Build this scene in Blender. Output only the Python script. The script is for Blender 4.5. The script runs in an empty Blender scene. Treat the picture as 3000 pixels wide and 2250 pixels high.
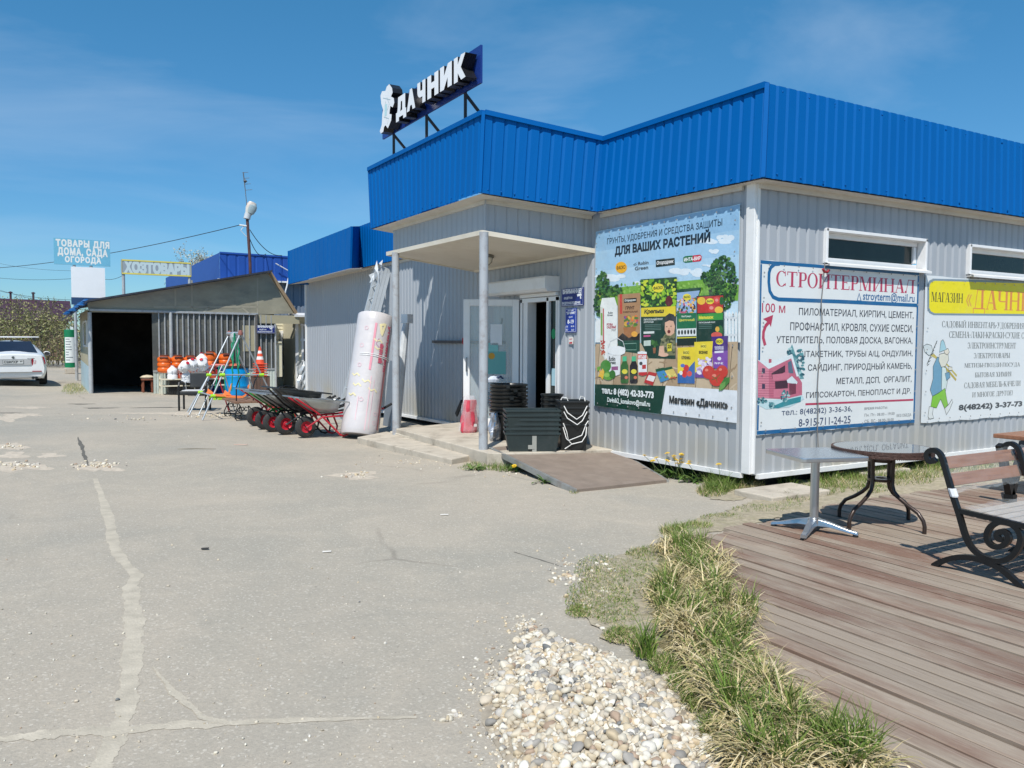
import bpy, math, random
import numpy as np
from mathutils import Vector, Matrix
from mathutils.geometry import delaunay_2d_cdt
S=bpy.context.scene; COL=S.collection; PI=math.pi; rad=math.radians
# ------------------------------------------------------------ camera, sky, sun, exposure
KD=1.356239; FPX=2361.6; CAM=np.array([0,0,1.5])
yaw,pit,rol=rad(59.588),rad(-3.087),rad(.292)
_f=np.array([math.cos(yaw)*math.cos(pit),math.sin(yaw)*math.cos(pit),math.sin(pit)])
_r=np.array([math.sin(yaw),-math.cos(yaw),0]); _u=np.cross(_r,_f)
_c,_s=math.cos(rol),math.sin(rol); _r,_u=_c*_r+_s*_u,-_s*_r+_c*_u
cd=bpy.data.cameras.new('camera'); cam=bpy.data.objects.new('camera',cd); COL.objects.link(cam)
cd.sensor_width=36; cd.lens=FPX/3000*36; cd.clip_end=2000; cd.clip_start=.05
cam.matrix_world=Matrix(((_r[0],_u[0],-_f[0],0),(_r[1],_u[1],-_f[1],0),(_r[2],_u[2],-_f[2],1.5),(0,0,0,1)))
S.camera=cam
SUN=Vector((.47,.52,-1)).normalized()          # the way the light travels
W=bpy.data.worlds.new('World'); S.world=W; W.use_nodes=True
nt=W.node_tree; N=nt.nodes; L=nt.links; bg=N['Background']
sky=N.new('ShaderNodeTexSky'); sky.sky_type='NISHITA'; sky.sun_disc=False
sky.sun_elevation=math.asin(-SUN.z); sky.sun_rotation=math.atan2(-SUN.x,-SUN.y)%(2*PI)
sky.air_density=1.0; sky.dust_density=.0; sky.ozone_density=3.0; sky.altitude=150
tc=N.new('ShaderNodeTexCoord'); mp=N.new('ShaderNodeMapping'); mp.inputs['Scale'].default_value=(1.0,1.3,3.6); mp.inputs['Rotation'].default_value=(0.12,.2,.3)
nz=N.new('ShaderNodeTexNoise'); nz.inputs['Scale'].default_value=1.7; nz.inputs['Detail'].default_value=8; nz.inputs['Roughness'].default_value=.55; nz.inputs['Distortion'].default_value=.6
rp=N.new('ShaderNodeValToRGB'); rp.color_ramp.elements[0].position=.5; rp.color_ramp.elements[1].position=.86
rp.color_ramp.elements[1].color=(.36,.36,.36,1)
mx=N.new('ShaderNodeMix'); mx.data_type='RGBA'; mx.inputs['B'].default_value=(5.2,6.2,7.4,1)
hs=N.new('ShaderNodeHueSaturation'); hs.inputs['Saturation'].default_value=1.12; hs.inputs['Value'].default_value=1.0
L.new(tc.outputs['Generated'],mp.inputs[0]); L.new(mp.outputs[0],nz.inputs['Vector']); L.new(nz.outputs['Fac'],rp.inputs[0])
L.new(rp.outputs[0],mx.inputs['Factor']); L.new(sky.outputs[0],hs.inputs['Color']); 
sx=N.new('ShaderNodeSeparateXYZ'); L.new(tc.outputs['Generated'],sx.inputs[0])
gr=N.new('ShaderNodeValToRGB'); e=gr.color_ramp.elements; e[0].position=0; e[0].color=(.40,.60,.80,1); e[1].position=.42; e[1].color=(.46,.96,1,1)
q_=e.new(.2); q_.color=(.45,.77,.89,1); L.new(sx.outputs['Z'],gr.inputs[0])
ml=N.new('ShaderNodeMix'); ml.data_type='RGBA'; ml.blend_type='MULTIPLY'; ml.inputs['Factor'].default_value=1; L.new(hs.outputs[0],ml.inputs['A']); L.new(gr.outputs[0],ml.inputs['B'])
L.new(ml.outputs['Result'],mx.inputs['A']); L.new(mx.outputs['Result'],bg.inputs[0])
bg.inputs[1].default_value=.13
sd=bpy.data.lights.new('sun','SUN'); so=bpy.data.objects.new('sun',sd); COL.objects.link(so)
sd.energy=5.0; sd.angle=rad(.53); sd.color=(1,.96,.89); so.rotation_euler=SUN.to_track_quat('-Z','Y').to_euler()
S.view_settings.view_transform='Standard'; S.view_settings.look='None'; S.view_settings.exposure=.0; S.view_settings.gamma=1
# ------------------------------------------------------------ pixel -> place on a real plane
def ray(x,y): X,Y=x*KD,y*KD; return _f*FPX+_r*(X-1500)-_u*(Y-1125)
def PX(x,y,X): d=ray(x,y); return CAM+d*(X/d[0])
def PY(x,y,Y): d=ray(x,y); return CAM+d*(Y/d[1])
def PZ(x,y,h): d=ray(x,y); return CAM+d*((h-1.5)/d[2])
def gz(x,y):
    t=math.sqrt(min(max((y-3)/19,0),1.2)+.02)-.1414; return t*(.04-.045*min(max(x,-1),7))
def PG(x,y):
    h=0
    for _ in range(8): p=PZ(x,y,h); h=gz(p[0],p[1])
    return np.array([p[0],p[1],h])
def PD(x,y,dist): d=ray(x,y); return CAM+d*(dist/(d@_f))     # at a distance along the view
def crop(x0,y0,sc): return lambda x,y: ((x/sc+x0)/KD,(y/sc+y0)/KD)
def sr(r,g=None,b=None):
    if g is None: g=b=r
    return tuple(((c/255)/12.92 if c<=10 else ((c/255+.055)/1.055)**2.4) for c in (r,g,b))
# ------------------------------------------------------------ materials
MATS={}
def mat(name,col,rough=.6,metal=0.,var=.12,vs=3.,bump=0.,bs=40.,dirt=None,ds=1.5,da=.5,spec=.5,tint=None,stretch=(1,1,1),trans=0,coat=0,bdist=.01):
    if name in MATS: return MATS[name]
    m=bpy.data.materials.new(name); m.use_nodes=True; n=m.node_tree.nodes; l=m.node_tree.links; b=n['Principled BSDF']
    b.inputs['Roughness'].default_value=rough; b.inputs['Metallic'].default_value=metal; b.inputs['Specular IOR Level'].default_value=spec
    if trans: b.inputs['Transmission Weight'].default_value=trans
    if coat: b.inputs['Coat Weight'].default_value=coat; b.inputs['Coat Roughness'].default_value=.05
    t=n.new('ShaderNodeTexCoord'); mpn=n.new('ShaderNodeMapping'); mpn.inputs['Scale'].default_value=stretch; l.new(t.outputs['Object'],mpn.inputs[0])
    z=n.new('ShaderNodeTexNoise'); z.inputs['Scale'].default_value=vs; z.inputs['Detail'].default_value=6; z.inputs['Roughness'].default_value=.62; l.new(mpn.outputs[0],z.inputs['Vector'])
    mr=n.new('ShaderNodeMapRange'); mr.inputs[1].default_value=.25; mr.inputs[2].default_value=.75; l.new(z.outputs['Fac'],mr.inputs[0])
    c=n.new('ShaderNodeMix'); c.data_type='RGBA'; l.new(mr.outputs[0],c.inputs['Factor'])
    if col=='attr':
        a=n.new('ShaderNodeAttribute'); a.attribute_name='Col'
        k=n.new('ShaderNodeMix'); k.data_type='RGBA'; k.blend_type='MULTIPLY'; k.inputs['Factor'].default_value=1; k.inputs['B'].default_value=(1-var,1-var,1-var,1)
        l.new(a.outputs['Color'],k.inputs['A']); l.new(k.outputs['Result'],c.inputs['A']); l.new(a.outputs['Color'],c.inputs['B'])
    else:
        c.inputs['A'].default_value=tuple(v*(1-var) for v in col)+(1,)
        c.inputs['B'].default_value=(tuple(min(1,v*(1+var)) for v in col) if tint is None else tuple(tint))+(1,)
    out=c.outputs['Result']
    if dirt is not None:
        z2=n.new('ShaderNodeTexNoise'); z2.inputs['Scale'].default_value=ds; z2.inputs['Detail'].default_value=10; z2.inputs['Roughness'].default_value=.7; l.new(mpn.outputs[0],z2.inputs['Vector'])
        m2=n.new('ShaderNodeMapRange'); m2.inputs[1].default_value=.5; m2.inputs[2].default_value=.72; m2.inputs[4].default_value=da; l.new(z2.outputs['Fac'],m2.inputs[0])
        d=n.new('ShaderNodeMix'); d.data_type='RGBA'; d.inputs['B'].default_value=tuple(dirt)+(1,); l.new(m2.outputs[0],d.inputs['Factor']); l.new(out,d.inputs['A']); out=d.outputs['Result']
    l.new(out,b.inputs['Base Color'])
    if bump:
        z3=n.new('ShaderNodeTexNoise'); z3.inputs['Scale'].default_value=bs; z3.inputs['Detail'].default_value=5; l.new(mpn.outputs[0],z3.inputs['Vector'])
        bp=n.new('ShaderNodeBump'); bp.inputs['Strength'].default_value=bump; bp.inputs['Distance'].default_value=bdist; l.new(z3.outputs['Fac'],bp.inputs['Height']); l.new(bp.outputs[0],b.inputs['Normal'])
    MATS[name]=m; return m
def glassy(name,col,rough=.05,alpha=.3,spec=.5):
    if name in MATS: return MATS[name]
    m=bpy.data.materials.new(name); m.use_nodes=True; b=m.node_tree.nodes['Principled BSDF']
    b.inputs['Base Color'].default_value=tuple(col)+(1,); b.inputs['Roughness'].default_value=rough; b.inputs['Alpha'].default_value=alpha; b.inputs['Specular IOR Level'].default_value=spec
    MATS[name]=m; return m
# ------------------------------------------------------------ lettering outlines
_TC={}
def fill_loops(loops):
    """nonzero winding fill of outlines"""
    P=[];E=[];SS=[]
    for l in loops:
        l=np.asarray(l,float); b=len(P); n=len(l); P+=[Vector(p) for p in l.tolist()]
        E+=[(b+i2,b+(i2+1)%n) for i2 in range(n)]; SS+=list(zip(l.tolist(),np.roll(l,-1,0).tolist()))
    ov,oe,of=delaunay_2d_cdt(P,E,[],0,1e-5)[:3]
    O=np.array([(v.x,v.y) for v in ov]); T=np.array([f for f in of if len(f)==3])
    C=O[T].mean(1); SS=np.array(SS); a,b=SS[:,0],SS[:,1]; cx,cy=C[:,0:1],C[:,1:2]
    cr=(b[:,0]-a[:,0])*(cy-a[:,1])-(cx-a[:,0])*(b[:,1]-a[:,1])
    w=((a[:,1]<=cy)&(b[:,1]>cy)&(cr>0)).sum(1)-((a[:,1]>cy)&(b[:,1]<=cy)&(cr<0)).sum(1)
    return O,T[w!=0]
def text2d(s,off=0.0,res=3,sp=1.0):
    k=(s,off,res,sp)
    if k in _TC: return _TC[k]
    c=bpy.data.curves.new('t','FONT'); c.body=s; c.size=1; c.fill_mode='NONE'; c.resolution_u=res; c.space_character=sp
    o=bpy.data.objects.new('t',c); COL.objects.link(o)
    dg=bpy.context.evaluated_depsgraph_get(); me=bpy.data.meshes.new_from_object(o.evaluated_get(dg))
    bpy.data.objects.remove(o); bpy.data.curves.remove(c)
    V=[(v.co.x,v.co.y) for v in me.vertices]; nxt={e.vertices[0]:e.vertices[1] for e in me.edges}
    bpy.data.meshes.remove(me)
    loops=[];seen=set()
    for q in list(nxt):
        l=[];j=q
        while j not in seen and j in nxt: seen.add(j);l.append(j);j=nxt[j]
        if len(l)>2:
            l=np.array([V[i] for i in l]); l=l[np.hypot(*(l-np.roll(l,1,0)).T)>1e-5]
            if len(l)>2: loops.append(l)
    ar=[float(np.sum(l[:,0]*np.roll(l[:,1],-1)-l[:,1]*np.roll(l[:,0],-1))) for l in loops]
    bb=[(l.min(0),l.max(0)) for l in loops]
    LL=[]
    for i,l in enumerate(loops):
        sg=ar[i]; big=abs(ar[i])
        for j,m in enumerate(loops):
            if j!=i and abs(ar[j])>big and (bb[j][0]<=bb[i][0]+1e-4).all() and (bb[j][1]>=bb[i][1]-1e-4).all(): sg=ar[j]; big=abs(ar[j])
        if sg<0: l=l[::-1].copy()
        if off:
            d=np.roll(l,-1,0)-l; d/=np.hypot(d[:,0],d[:,1])[:,None]+1e-12
            n1=np.stack([d[:,1],-d[:,0]],1); n0=np.roll(n1,1,0); m=n0+n1
            l=l+off*m/np.maximum(1+np.sum(n0*n1,1),.5)[:,None]
        LL.append(l)
    _TC[k]=fill_loops(LL); return _TC[k]
# ------------------------------------------------------------ mesh builder
V3=lambda *a: np.array(a,float)
def unit(v): v=np.array(v,float); return v/np.linalg.norm(v)
def Rz(a): c,s=math.cos(a),math.sin(a); return np.array([[c,-s,0],[s,c,0],[0,0,1]])
def Rx(a): c,s=math.cos(a),math.sin(a); return np.array([[1,0,0],[0,c,-s],[0,s,c]])
def Ry(a): c,s=math.cos(a),math.sin(a); return np.array([[c,0,s],[0,1,0],[-s,0,c]])
class Fr:                                                          # a flat frame: origin, two axes, normal
    def __init__(s,o,ux,uy): s.o=np.array(o,float); s.ux=unit(ux); s.uy=unit(uy); s.n=np.cross(s.ux,s.uy)
    def at(s,u,v,d=0): return s.o+s.ux*u+s.uy*v+s.n*d
    def px(s,q): d=ray(*q); p=CAM+d*(((s.o-CAM)@s.n)/(d@s.n)); return float((p-s.o)@s.ux),float((p-s.o)@s.uy)
class MB:
    def __init__(s): s.v=[];s.f=[];s.m=[];s.c=[]
    def add(s,vs,fs,mi=0,col=(1,1,1)):
        b=len(s.v); s.v+=[tuple(map(float,p)) for p in vs]
        for f in fs: s.f.append(tuple(b+int(i) for i in f)); s.m.append(mi); s.c.append(col)
        return s
    def box(s,c,d,R=None,mi=0,col=(1,1,1)):
        c=np.array(c,float); h=np.array(d,float)/2
        P=[V3(x,y,z)*h for x in(-1,1) for y in(-1,1) for z in(-1,1)]
        if R is not None: P=[R@p for p in P]
        return s.add([c+p for p in P],[(0,1,3,2),(4,6,7,5),(0,4,5,1),(2,3,7,6),(0,2,6,4),(1,5,7,3)],mi,col)
    def bar(s,p,q,w,h,up=(0,0,1),mi=0,col=(1,1,1)):
        p,q=np.array(p,float),np.array(q,float); d=unit(q-p); a=np.cross(d,up)
        if np.linalg.norm(a)<1e-4: a=np.cross(d,(1,0,0))
        a=unit(a); b=np.cross(a,d); a=a*w/2; b=b*h/2
        P=[p-a-b,p+a-b,p+a+b,p-a+b,q-a-b,q+a-b,q+a+b,q-a+b]
        return s.add(P,[(3,2,1,0),(4,5,6,7),(0,1,5,4),(1,2,6,5),(2,3,7,6),(3,0,4,7)],mi,col)
    def tube(s,pts,r,seg=8,mi=0,caps=True,col=(1,1,1),flat=None):
        P=[np.array(p,float) for p in pts]; n=len(P); rr=r if hasattr(r,'__len__') else [r]*n
        T=[unit(P[min(i+1,n-1)]-P[max(i-1,0)]) for i in range(n)]
        a=np.cross(T[0],(0,0,1));
        if np.linalg.norm(a)<1e-3: a=np.cross(T[0],(1,0,0))
        a=unit(a); vs=[]
        for i in range(n):
            a=a-T[i]*(a@T[i]); a=unit(a); b=np.cross(T[i],a)
            for k in range(seg):
                t=2*PI*k/seg; vs.append(P[i]+rr[i]*(a*math.cos(t)+b*math.sin(t)))
        fs=[(i*seg+k,i*seg+(k+1)%seg,(i+1)*seg+(k+1)%seg,(i+1)*seg+k) for i in range(n-1) for k in range(seg)]
        if caps: fs+=[tuple(range(seg))[::-1],tuple((n-1)*seg+k for k in range(seg))]
        return s.add(vs,fs,mi,col)
    def lathe(s,prof,c=(0,0,0),seg=20,R=None,mi=0,col=(1,1,1),cap=True,sq=1.0,mis=None):
        c=np.array(c,float); vs=[]
        for r,z in prof:
            for k in range(seg):
                t=2*PI*k/seg; p=V3(r*math.cos(t),r*math.sin(t)*sq,z); vs.append(c+(p if R is None else R@p))
        for i in range(len(prof)-1):
            pass
        fs=[(i*seg+k,i*seg+(k+1)%seg,(i+1)*seg+(k+1)%seg,(i+1)*seg+k) for i in range(len(prof)-1) for k in range(seg)]
        b0=len(s.f); s.add(vs,fs,mi,col)
        if mis:
            for i in range(len(prof)-1):
                for k in range(seg): s.m[b0+i*seg+k]=mis[i]
        if cap:
            b=len(s.v)-len(vs)
            if prof[0][0]>1e-4: s.f.append(tuple(b+k for k in range(seg))[::-1]); s.m.append(mis[0] if mis else mi); s.c.append(col)
            if prof[-1][0]>1e-4: s.f.append(tuple(b+(len(prof)-1)*seg+k for k in range(seg))); s.m.append(mis[-1] if mis else mi); s.c.append(col)
        return s
    def poly(s,fr,pts,d=0,mi=0,col=(1,1,1)):
        """flat polygon (may be concave) in a frame"""
        P=[Vector(p) for p in pts]; n=len(P)
        ov,oe,of=delaunay_2d_cdt(P,[(i,(i+1)%n) for i in range(n)],[],1,1e-6)[:3]
        fs=[]
        for f in of:
            a,b,c=(ov[i] for i in f[:3]); fs.append(f if (b-a).cross(c-a)>0 else f[::-1])
        return s.add([fr.at(v.x,v.y,d) for v in ov],fs,mi,col)
    def rect(s,fr,u0,v0,u1,v1,d=0,mi=0,col=(1,1,1)): return s.add([fr.at(u0,v0,d),fr.at(u1,v0,d),fr.at(u1,v1,d),fr.at(u0,v1,d)],[(0,1,2,3)],mi,col)
    def disc(s,fr,u,v,ru,rv=None,d=0,seg=18,mi=0,col=(1,1,1)):
        rv=ru if rv is None else rv
        return s.add([fr.at(u+ru*math.cos(2*PI*k/seg),v+rv*math.sin(2*PI*k/seg),d) for k in range(seg)],[tuple(range(seg))],mi,col)
    def line(s,fr,pts,w,d=0,mi=0,col=(1,1,1),closed=False):
        P=[V3(*p) for p in pts]; n=len(P); vs=[]
        for i in range(n):
            a=P[(i-1)%n] if (i or closed) else P[0]; b=P[(i+1)%n] if (i<n-1 or closed) else P[-1]
            t=unit(b-a); nn=V3(-t[1],t[0])*w/2; vs+=[fr.at(*(P[i]-nn),d),fr.at(*(P[i]+nn),d)]
        m=n if closed else n-1
        return s.add(vs,[(2*i,2*((i+1)%n),2*((i+1)%n)+1,2*i+1) for i in range(m)],mi,col)
    def text(s,t,fr,rc,d=0,off=0.,mi=0,col=(1,1,1),sp=1.,slant=0,res=2):
        O,T=text2d(t,off,res,sp); lo,hi=O[np.unique(T)].min(0),O[np.unique(T)].max(0); q=(O-lo)/(hi-lo)
        u0,v0,u1,v1=rc; U=u0+q[:,0]*(u1-u0)+slant*(q[:,1]-.5)*(v1-v0); Vv=v0+q[:,1]*(v1-v0)
        return s.add([fr.at(a,b,d) for a,b in zip(U,Vv)],T.tolist(),mi,col)
    def prism(s,fr,pts,d0,d1,mi=0,mi_side=None,col=(1,1,1)):
        """outline pts extruded between depths d0 < d1"""
        ms=mi if mi_side is None else mi_side
        A=sum(a[0]*b[1]-b[0]*a[1] for a,b in zip(pts,pts[1:]+pts[:1]))
        if A<0: pts=pts[::-1]
        s.poly(fr,pts,d1,mi,col); k=len(s.f); s.poly(fr,pts,d0,ms,col)
        for i in range(k,len(s.f)): s.f[i]=s.f[i][::-1]
        n=len(pts); vs=[fr.at(*p,d0) for p in pts]+[fr.at(*p,d1) for p in pts]
        return s.add(vs,[(i,(i+1)%n,n+(i+1)%n,n+i) for i in range(n)],ms,col)
    def corr(s,A0,A1,B0,B1,n,pitch=.155,depth=.016,mi=0,s0=0.,mir=False):
        """profiled sheet between a lower line A0-A1 and an upper line B0-B1, wide ribs towards n"""
        A0,A1,B0,B1,n=map(lambda p:np.array(p,float),(A0,A1,B0,B1,n)); Ln=np.linalg.norm(A1-A0)
        pr=[(0,1),(.66,1),(.82,0),(.92,0)] if not mir else [(0,1),(.66,1),(.74,0),(.84,0)]; pts=[]
        k=-1
        while k*pitch+s0<Ln:
            for a,h in pr:
                x=s0+(k+a)*pitch
                if 0<x<Ln: pts.append((x/Ln,h))
            k+=1
        pts=[(0,1)]+pts+[(1,1)]
        vs=[]
        for t,h in pts: o=n*h*depth; vs+=[A0+(A1-A0)*t+o,B0+(B1-B0)*t+o]
        return s.add(vs,[(2*i,2*i+2,2*i+3,2*i+1) for i in range(len(pts)-1)],mi)
    def build(s,name,mats,parent=None,smooth=False,bevel=0,world=True,sub=0):
        me=bpy.data.meshes.new(name); V=s.v
        if parent is not None and world:
            b=parent
            off=V3(0,0,0)
            while b is not None: off=off+np.array(b.location); b=b.parent
            V=[tuple(np.array(p)-off) for p in V]
        me.from_pydata(V,[],s.f)
        if not isinstance(mats,(list,tuple)): mats=[mats]
        for m in mats: me.materials.append(m)
        if len(mats)>1: me.polygons.foreach_set('material_index',s.m)
        if any(c!=(1,1,1) for c in s.c):
            a=me.attributes.new('Col','FLOAT_COLOR','FACE'); a.data.foreach_set('color',np.array([(*c,1) for c in s.c],float).ravel())
        if smooth: me.polygons.foreach_set('use_smooth',[True]*len(s.f)); me.set_sharp_from_angle(angle=rad(40))
        me.update()
        o=bpy.data.objects.new(name,me); COL.objects.link(o)
        if parent is not None: o.parent=parent
        if bevel:
            bv=o.modifiers.new('bevel','BEVEL'); bv.width=bevel; bv.segments=2; bv.limit_method='ANGLE'; bv.angle_limit=rad(35)
        if sub:
            sb=o.modifiers.new('sub','SUBSURF'); sb.levels=sub; sb.render_levels=sub
        return o
def tag(o,label=None,cat=None,group=None,kind=None):
    if label: o['label']=label
    if cat: o['category']=cat
    if group: o['group']=group
    if kind: o['kind']=kind
    return o
def thing(name,label,cat,loc=(0,0,0),rz=0,group=None):
    o=bpy.data.objects.new(name,None); COL.objects.link(o); o.location=tuple(map(float,loc)); o.rotation_euler=(0,0,rz); o.empty_display_size=.1
    return tag(o,label,cat,group)
def copy_tree(o,parent=None):
    c=o.copy(); COL.objects.link(c)
    if parent is not None: c.parent=parent
    for ch in list(o.children): copy_tree(ch,c)
    return c
def np_mesh(name,V,F,m,col=None,parent=None,smooth=False):
    """big mesh from arrays; F n x k; col one colour a face"""
    me=bpy.data.meshes.new(name); V=np.asarray(V,np.float32); F=np.asarray(F,np.int32); k=F.shape[1]
    me.vertices.add(len(V)); me.vertices.foreach_set('co',V.ravel()); me.loops.add(F.size); me.loops.foreach_set('vertex_index',F.ravel())
    me.polygons.add(len(F)); me.polygons.foreach_set('loop_start',np.arange(0,F.size,k,dtype=np.int32))
    if smooth: me.polygons.foreach_set('use_smooth',np.ones(len(F),bool))
    me.update(calc_edges=True); me.validate()
    if col is not None:
        a=me.attributes.new('Col','FLOAT_COLOR','FACE'); c=np.ones((len(F),4),np.float32); c[:,:3]=col; a.data.foreach_set('color',c.ravel())
    me.materials.append(m); o=bpy.data.objects.new(name,me); COL.objects.link(o)
    if parent is not None: o.parent=parent
    return o
RNG=np.random.default_rng(7); random.seed(7)
# ============================================================ the ground
XW,YC=6.422,5.975
def grid(xs,ys,fn):
    X,Y=np.meshgrid(xs,ys,indexing='ij'); Z=np.array([[fn(x,y) for y in ys] for x in xs]); n,m=X.shape
    V=np.stack([X,Y,Z],-1).reshape(-1,3); i=np.arange(n*m).reshape(n,m)
    F=np.stack([i[:-1,:-1],i[1:,:-1],i[1:,1:],i[:-1,1:]],-1).reshape(-1,4); return V,F
def gmat():
    m=bpy.data.materials.new('asphalt'); m.use_nodes=True; n=m.node_tree.nodes; l=m.node_tree.links; b=n['Principled BSDF']
    t=n.new('ShaderNodeTexCoord')
    def noise(sc,det=6,ro=.6,st=(1,1,1),dist=0):
        mp=n.new('ShaderNodeMapping'); mp.inputs['Scale'].default_value=st; l.new(t.outputs['Object'],mp.inputs[0])
        z=n.new('ShaderNodeTexNoise'); z.inputs['Scale'].default_value=sc; z.inputs['Detail'].default_value=det; z.inputs['Roughness'].default_value=ro; z.inputs['Distortion'].default_value=dist
        l.new(mp.outputs[0],z.inputs['Vector']); return z.outputs['Fac']
    def rng(s,a,c,lo=0.,hi=1.):
        r=n.new('ShaderNodeMapRange'); r.inputs[1].default_value=a; r.inputs[2].default_value=c; r.inputs[3].default_value=lo; r.inputs[4].default_value=hi; l.new(s,r.inputs[0]); return r.outputs[0]
    def mix(f,a,c,bt='MIX'):
        k=n.new('ShaderNodeMix'); k.data_type='RGBA'; k.blend_type=bt
        for nm,v in (('A',a),('B',c)):
            if isinstance(v,tuple): k.inputs[nm].default_value=v+(1,)
            else: l.new(v,k.inputs[nm])
        if isinstance(f,float): k.inputs['Factor'].default_value=f
        else: l.new(f,k.inputs['Factor'])
        return k.outputs['Result']
    big=noise(.35,5,.6,dist=.5)
    base=mix(rng(big,.32,.68),(.355,.33,.275),(.46,.40,.32))
    base=mix(rng(noise(1.3,8,.7,dist=1.),.46,.74,0,.6),base,(.52,.45,.355))
    base=mix(rng(noise(.9,9,.72,dist=.3),.55,.78,0,.5),base,(.31,.29,.245))
    base=mix(rng(noise(.22,4,.6,(1,.35,1),.8),.5,.62,0,.5),base,(.34,.325,.285)); base=mix(rng(noise(2.6,9,.75,(1,1,1),1.6),.58,.7,0,.45),base,(.57,.49,.385)); base=mix(rng(noise(4.5,8,.7,(.4,1.4,1),1.),.6,.74,0,.4),base,(.27,.25,.21))
    sp=n.new('ShaderNodeTexVoronoi'); sp.inputs['Scale'].default_value=95; l.new(t.outputs['Object'],sp.inputs['Vector'])
    hs=n.new('ShaderNodeSeparateColor'); l.new(sp.outputs['Color'],hs.inputs[0])
    base=mix(rng(hs.outputs[0],0,1,0,.24),base,(.2,.185,.16))
    base=mix(rng(hs.outputs[1],.9,.97,0,.4),base,(.66,.61,.52))
    base=mix(rng(noise(30,3,.5),.68,.76,0,.45),base,(.16,.14,.115))
    # hairline cracks in the surface
    v=n.new('ShaderNodeTexVoronoi'); v.feature='DISTANCE_TO_EDGE'; v.inputs['Scale'].default_value=.42
    wv=n.new('ShaderNodeTexNoise'); wv.inputs['Scale'].default_value=1.6; wv.inputs['Detail'].default_value=6
    av=n.new('ShaderNodeMix'); av.data_type='RGBA'; av.inputs['Factor'].default_value=.22; l.new(t.outputs['Object'],wv.inputs['Vector']); l.new(t.outputs['Object'],av.inputs['A']); l.new(wv.outputs['Color'],av.inputs['B']); l.new(av.outputs['Result'],v.inputs['Vector'])
    ck=rng(v.outputs['Distance'],.002,.009,1,0)
    mm=n.new('ShaderNodeMath'); mm.operation='MULTIPLY'; l.new(ck,mm.inputs[0]); l.new(rng(noise(.6,3,.5),.55,.66,0,.35),mm.inputs[1])
    base=mix(mm.outputs[0],base,(.13,.115,.095))
    l.new(base,b.inputs['Base Color']); b.inputs['Roughness'].default_value=.93; b.inputs['Specular IOR Level'].default_value=.2
    bp=n.new('ShaderNodeBump'); bp.inputs['Strength'].default_value=.5; bp.inputs['Distance'].default_value=.008
    ad=n.new('ShaderNodeMath'); ad.operation='ADD'; l.new(noise(60,5,.7),ad.inputs[0]); l.new(rng(hs.outputs[0],0,1,0,.4),ad.inputs[1])
    l.new(ad.outputs[0],bp.inputs['Height']); l.new(bp.outputs[0],b.inputs['Normal']); return m
M_asph=gmat(); MATS['asphalt']=M_asph
xs=np.unique(np.concatenate([np.linspace(-8,12,120),np.linspace(-40,-8,20),np.linspace(12,40,20),np.array([-900,-400,-150,-80,80,150,400,900])]))
ys=np.unique(np.concatenate([np.linspace(-6,30,300),np.linspace(30,70,20),np.array([-60,-20,100,200,400,900])]))
def gfn(x,y):
    w=max(0,1-abs(x-2)/14)*max(0,1-abs(y-10)/20)
    return gz(x,y)+w*.012*(math.sin(x*1.3+.5*y)+math.sin(y*1.1-x*.7+1.2))
V,F=grid(xs,ys,gfn); g=np_mesh('ground',V,F,M_asph,smooth=True); tag(g,kind='structure')
M_sand=mat('sandy_fill',(.455,.405,.32),.95,var=.22,vs=9,bump=.35,bs=90,dirt=(.62,.55,.44),ds=6,da=.4)
def strip(name,pts,ws,m,up=.005,rag=.35,seed=1):
    r=random.Random(seed); P=[]
    for (a,b) in zip(pts,pts[1:]):
        for i in range(16): t=i/16; P.append((a[0]+(b[0]-a[0])*t,a[1]+(b[1]-a[1])*t))
    P=[PG(*p) for p in P+[pts[-1]]]; n=len(P); vs=[]
    nn=[[sum(math.sin(i*f_+p_)*a_ for f_,p_,a_ in zip((.31,.73,1.7),[r.uniform(0,6) for _ in range(3)],(.6,.45,.3))) for i in range(n)] for _ in (0,1)] if False else [[0]*n,[0]*n]
    for sg_ in (0,1):
        ph=[r.uniform(0,6) for _ in range(4)]
        for i in range(n): nn[sg_][i]=.5*math.sin(i*.27+ph[0])+.4*math.sin(i*.71+ph[1])+.25*math.sin(i*1.9+ph[2])+.2*r.uniform(-1,1)
    for i in range(n):
        t=unit(P[min(i+1,n-1)]-P[max(i-1,0)]); q=V3(-t[1],t[0],0); w=np.interp(i/(n-1),np.linspace(0,1,len(ws)),ws)/2
        for sg in(-1,1):
            p=P[i]+q*sg*w*(1+rag*nn[(sg+1)//2][i]); vs.append((p[0],p[1],gfn(p[0],p[1])+up))
    mb=MB().add(vs,[(2*i,2*i+2,2*i+3,2*i+1)[::-1] for i in range(n-1)]); return tag(mb.build(name,m),kind='structure')
strip('ground_seam',[(205,1030),(222,1075),(238,1130),(243,1165),(250,1190),(268,1217),(296,1243),(283,1268),(285,1300),(290,1345),(288,1400),(280,1470),(272,1530),(255,1585),(225,1640),(205,1700)],[.04,.07,.08,.075,.07,.065,.085,.09,.095,.085,.08,.07,.08,.07],M_sand,.0012,.28,3)
strip('ground_seam',[(-40,1602),(60,1592),(140,1583),(255,1578),(380,1567),(520,1560),(700,1553),(900,1549)],[.05,.06,.07,.07,.06,.05,.03,.02],M_sand,.0018,.5,4)
strip('ground_seam',[(330,1440),(380,1500),(440,1550),(490,1562)],[.01,.03,.03,.03],M_sand,.0024,.6,5)
strip('ground_seam',[(168,945),(176,965),(182,985),(190,1004)],[.02,.05,.04,.02],mat('damp_crack',(.13,.12,.1),.9,var=.3),.0012,.6,6)
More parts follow.
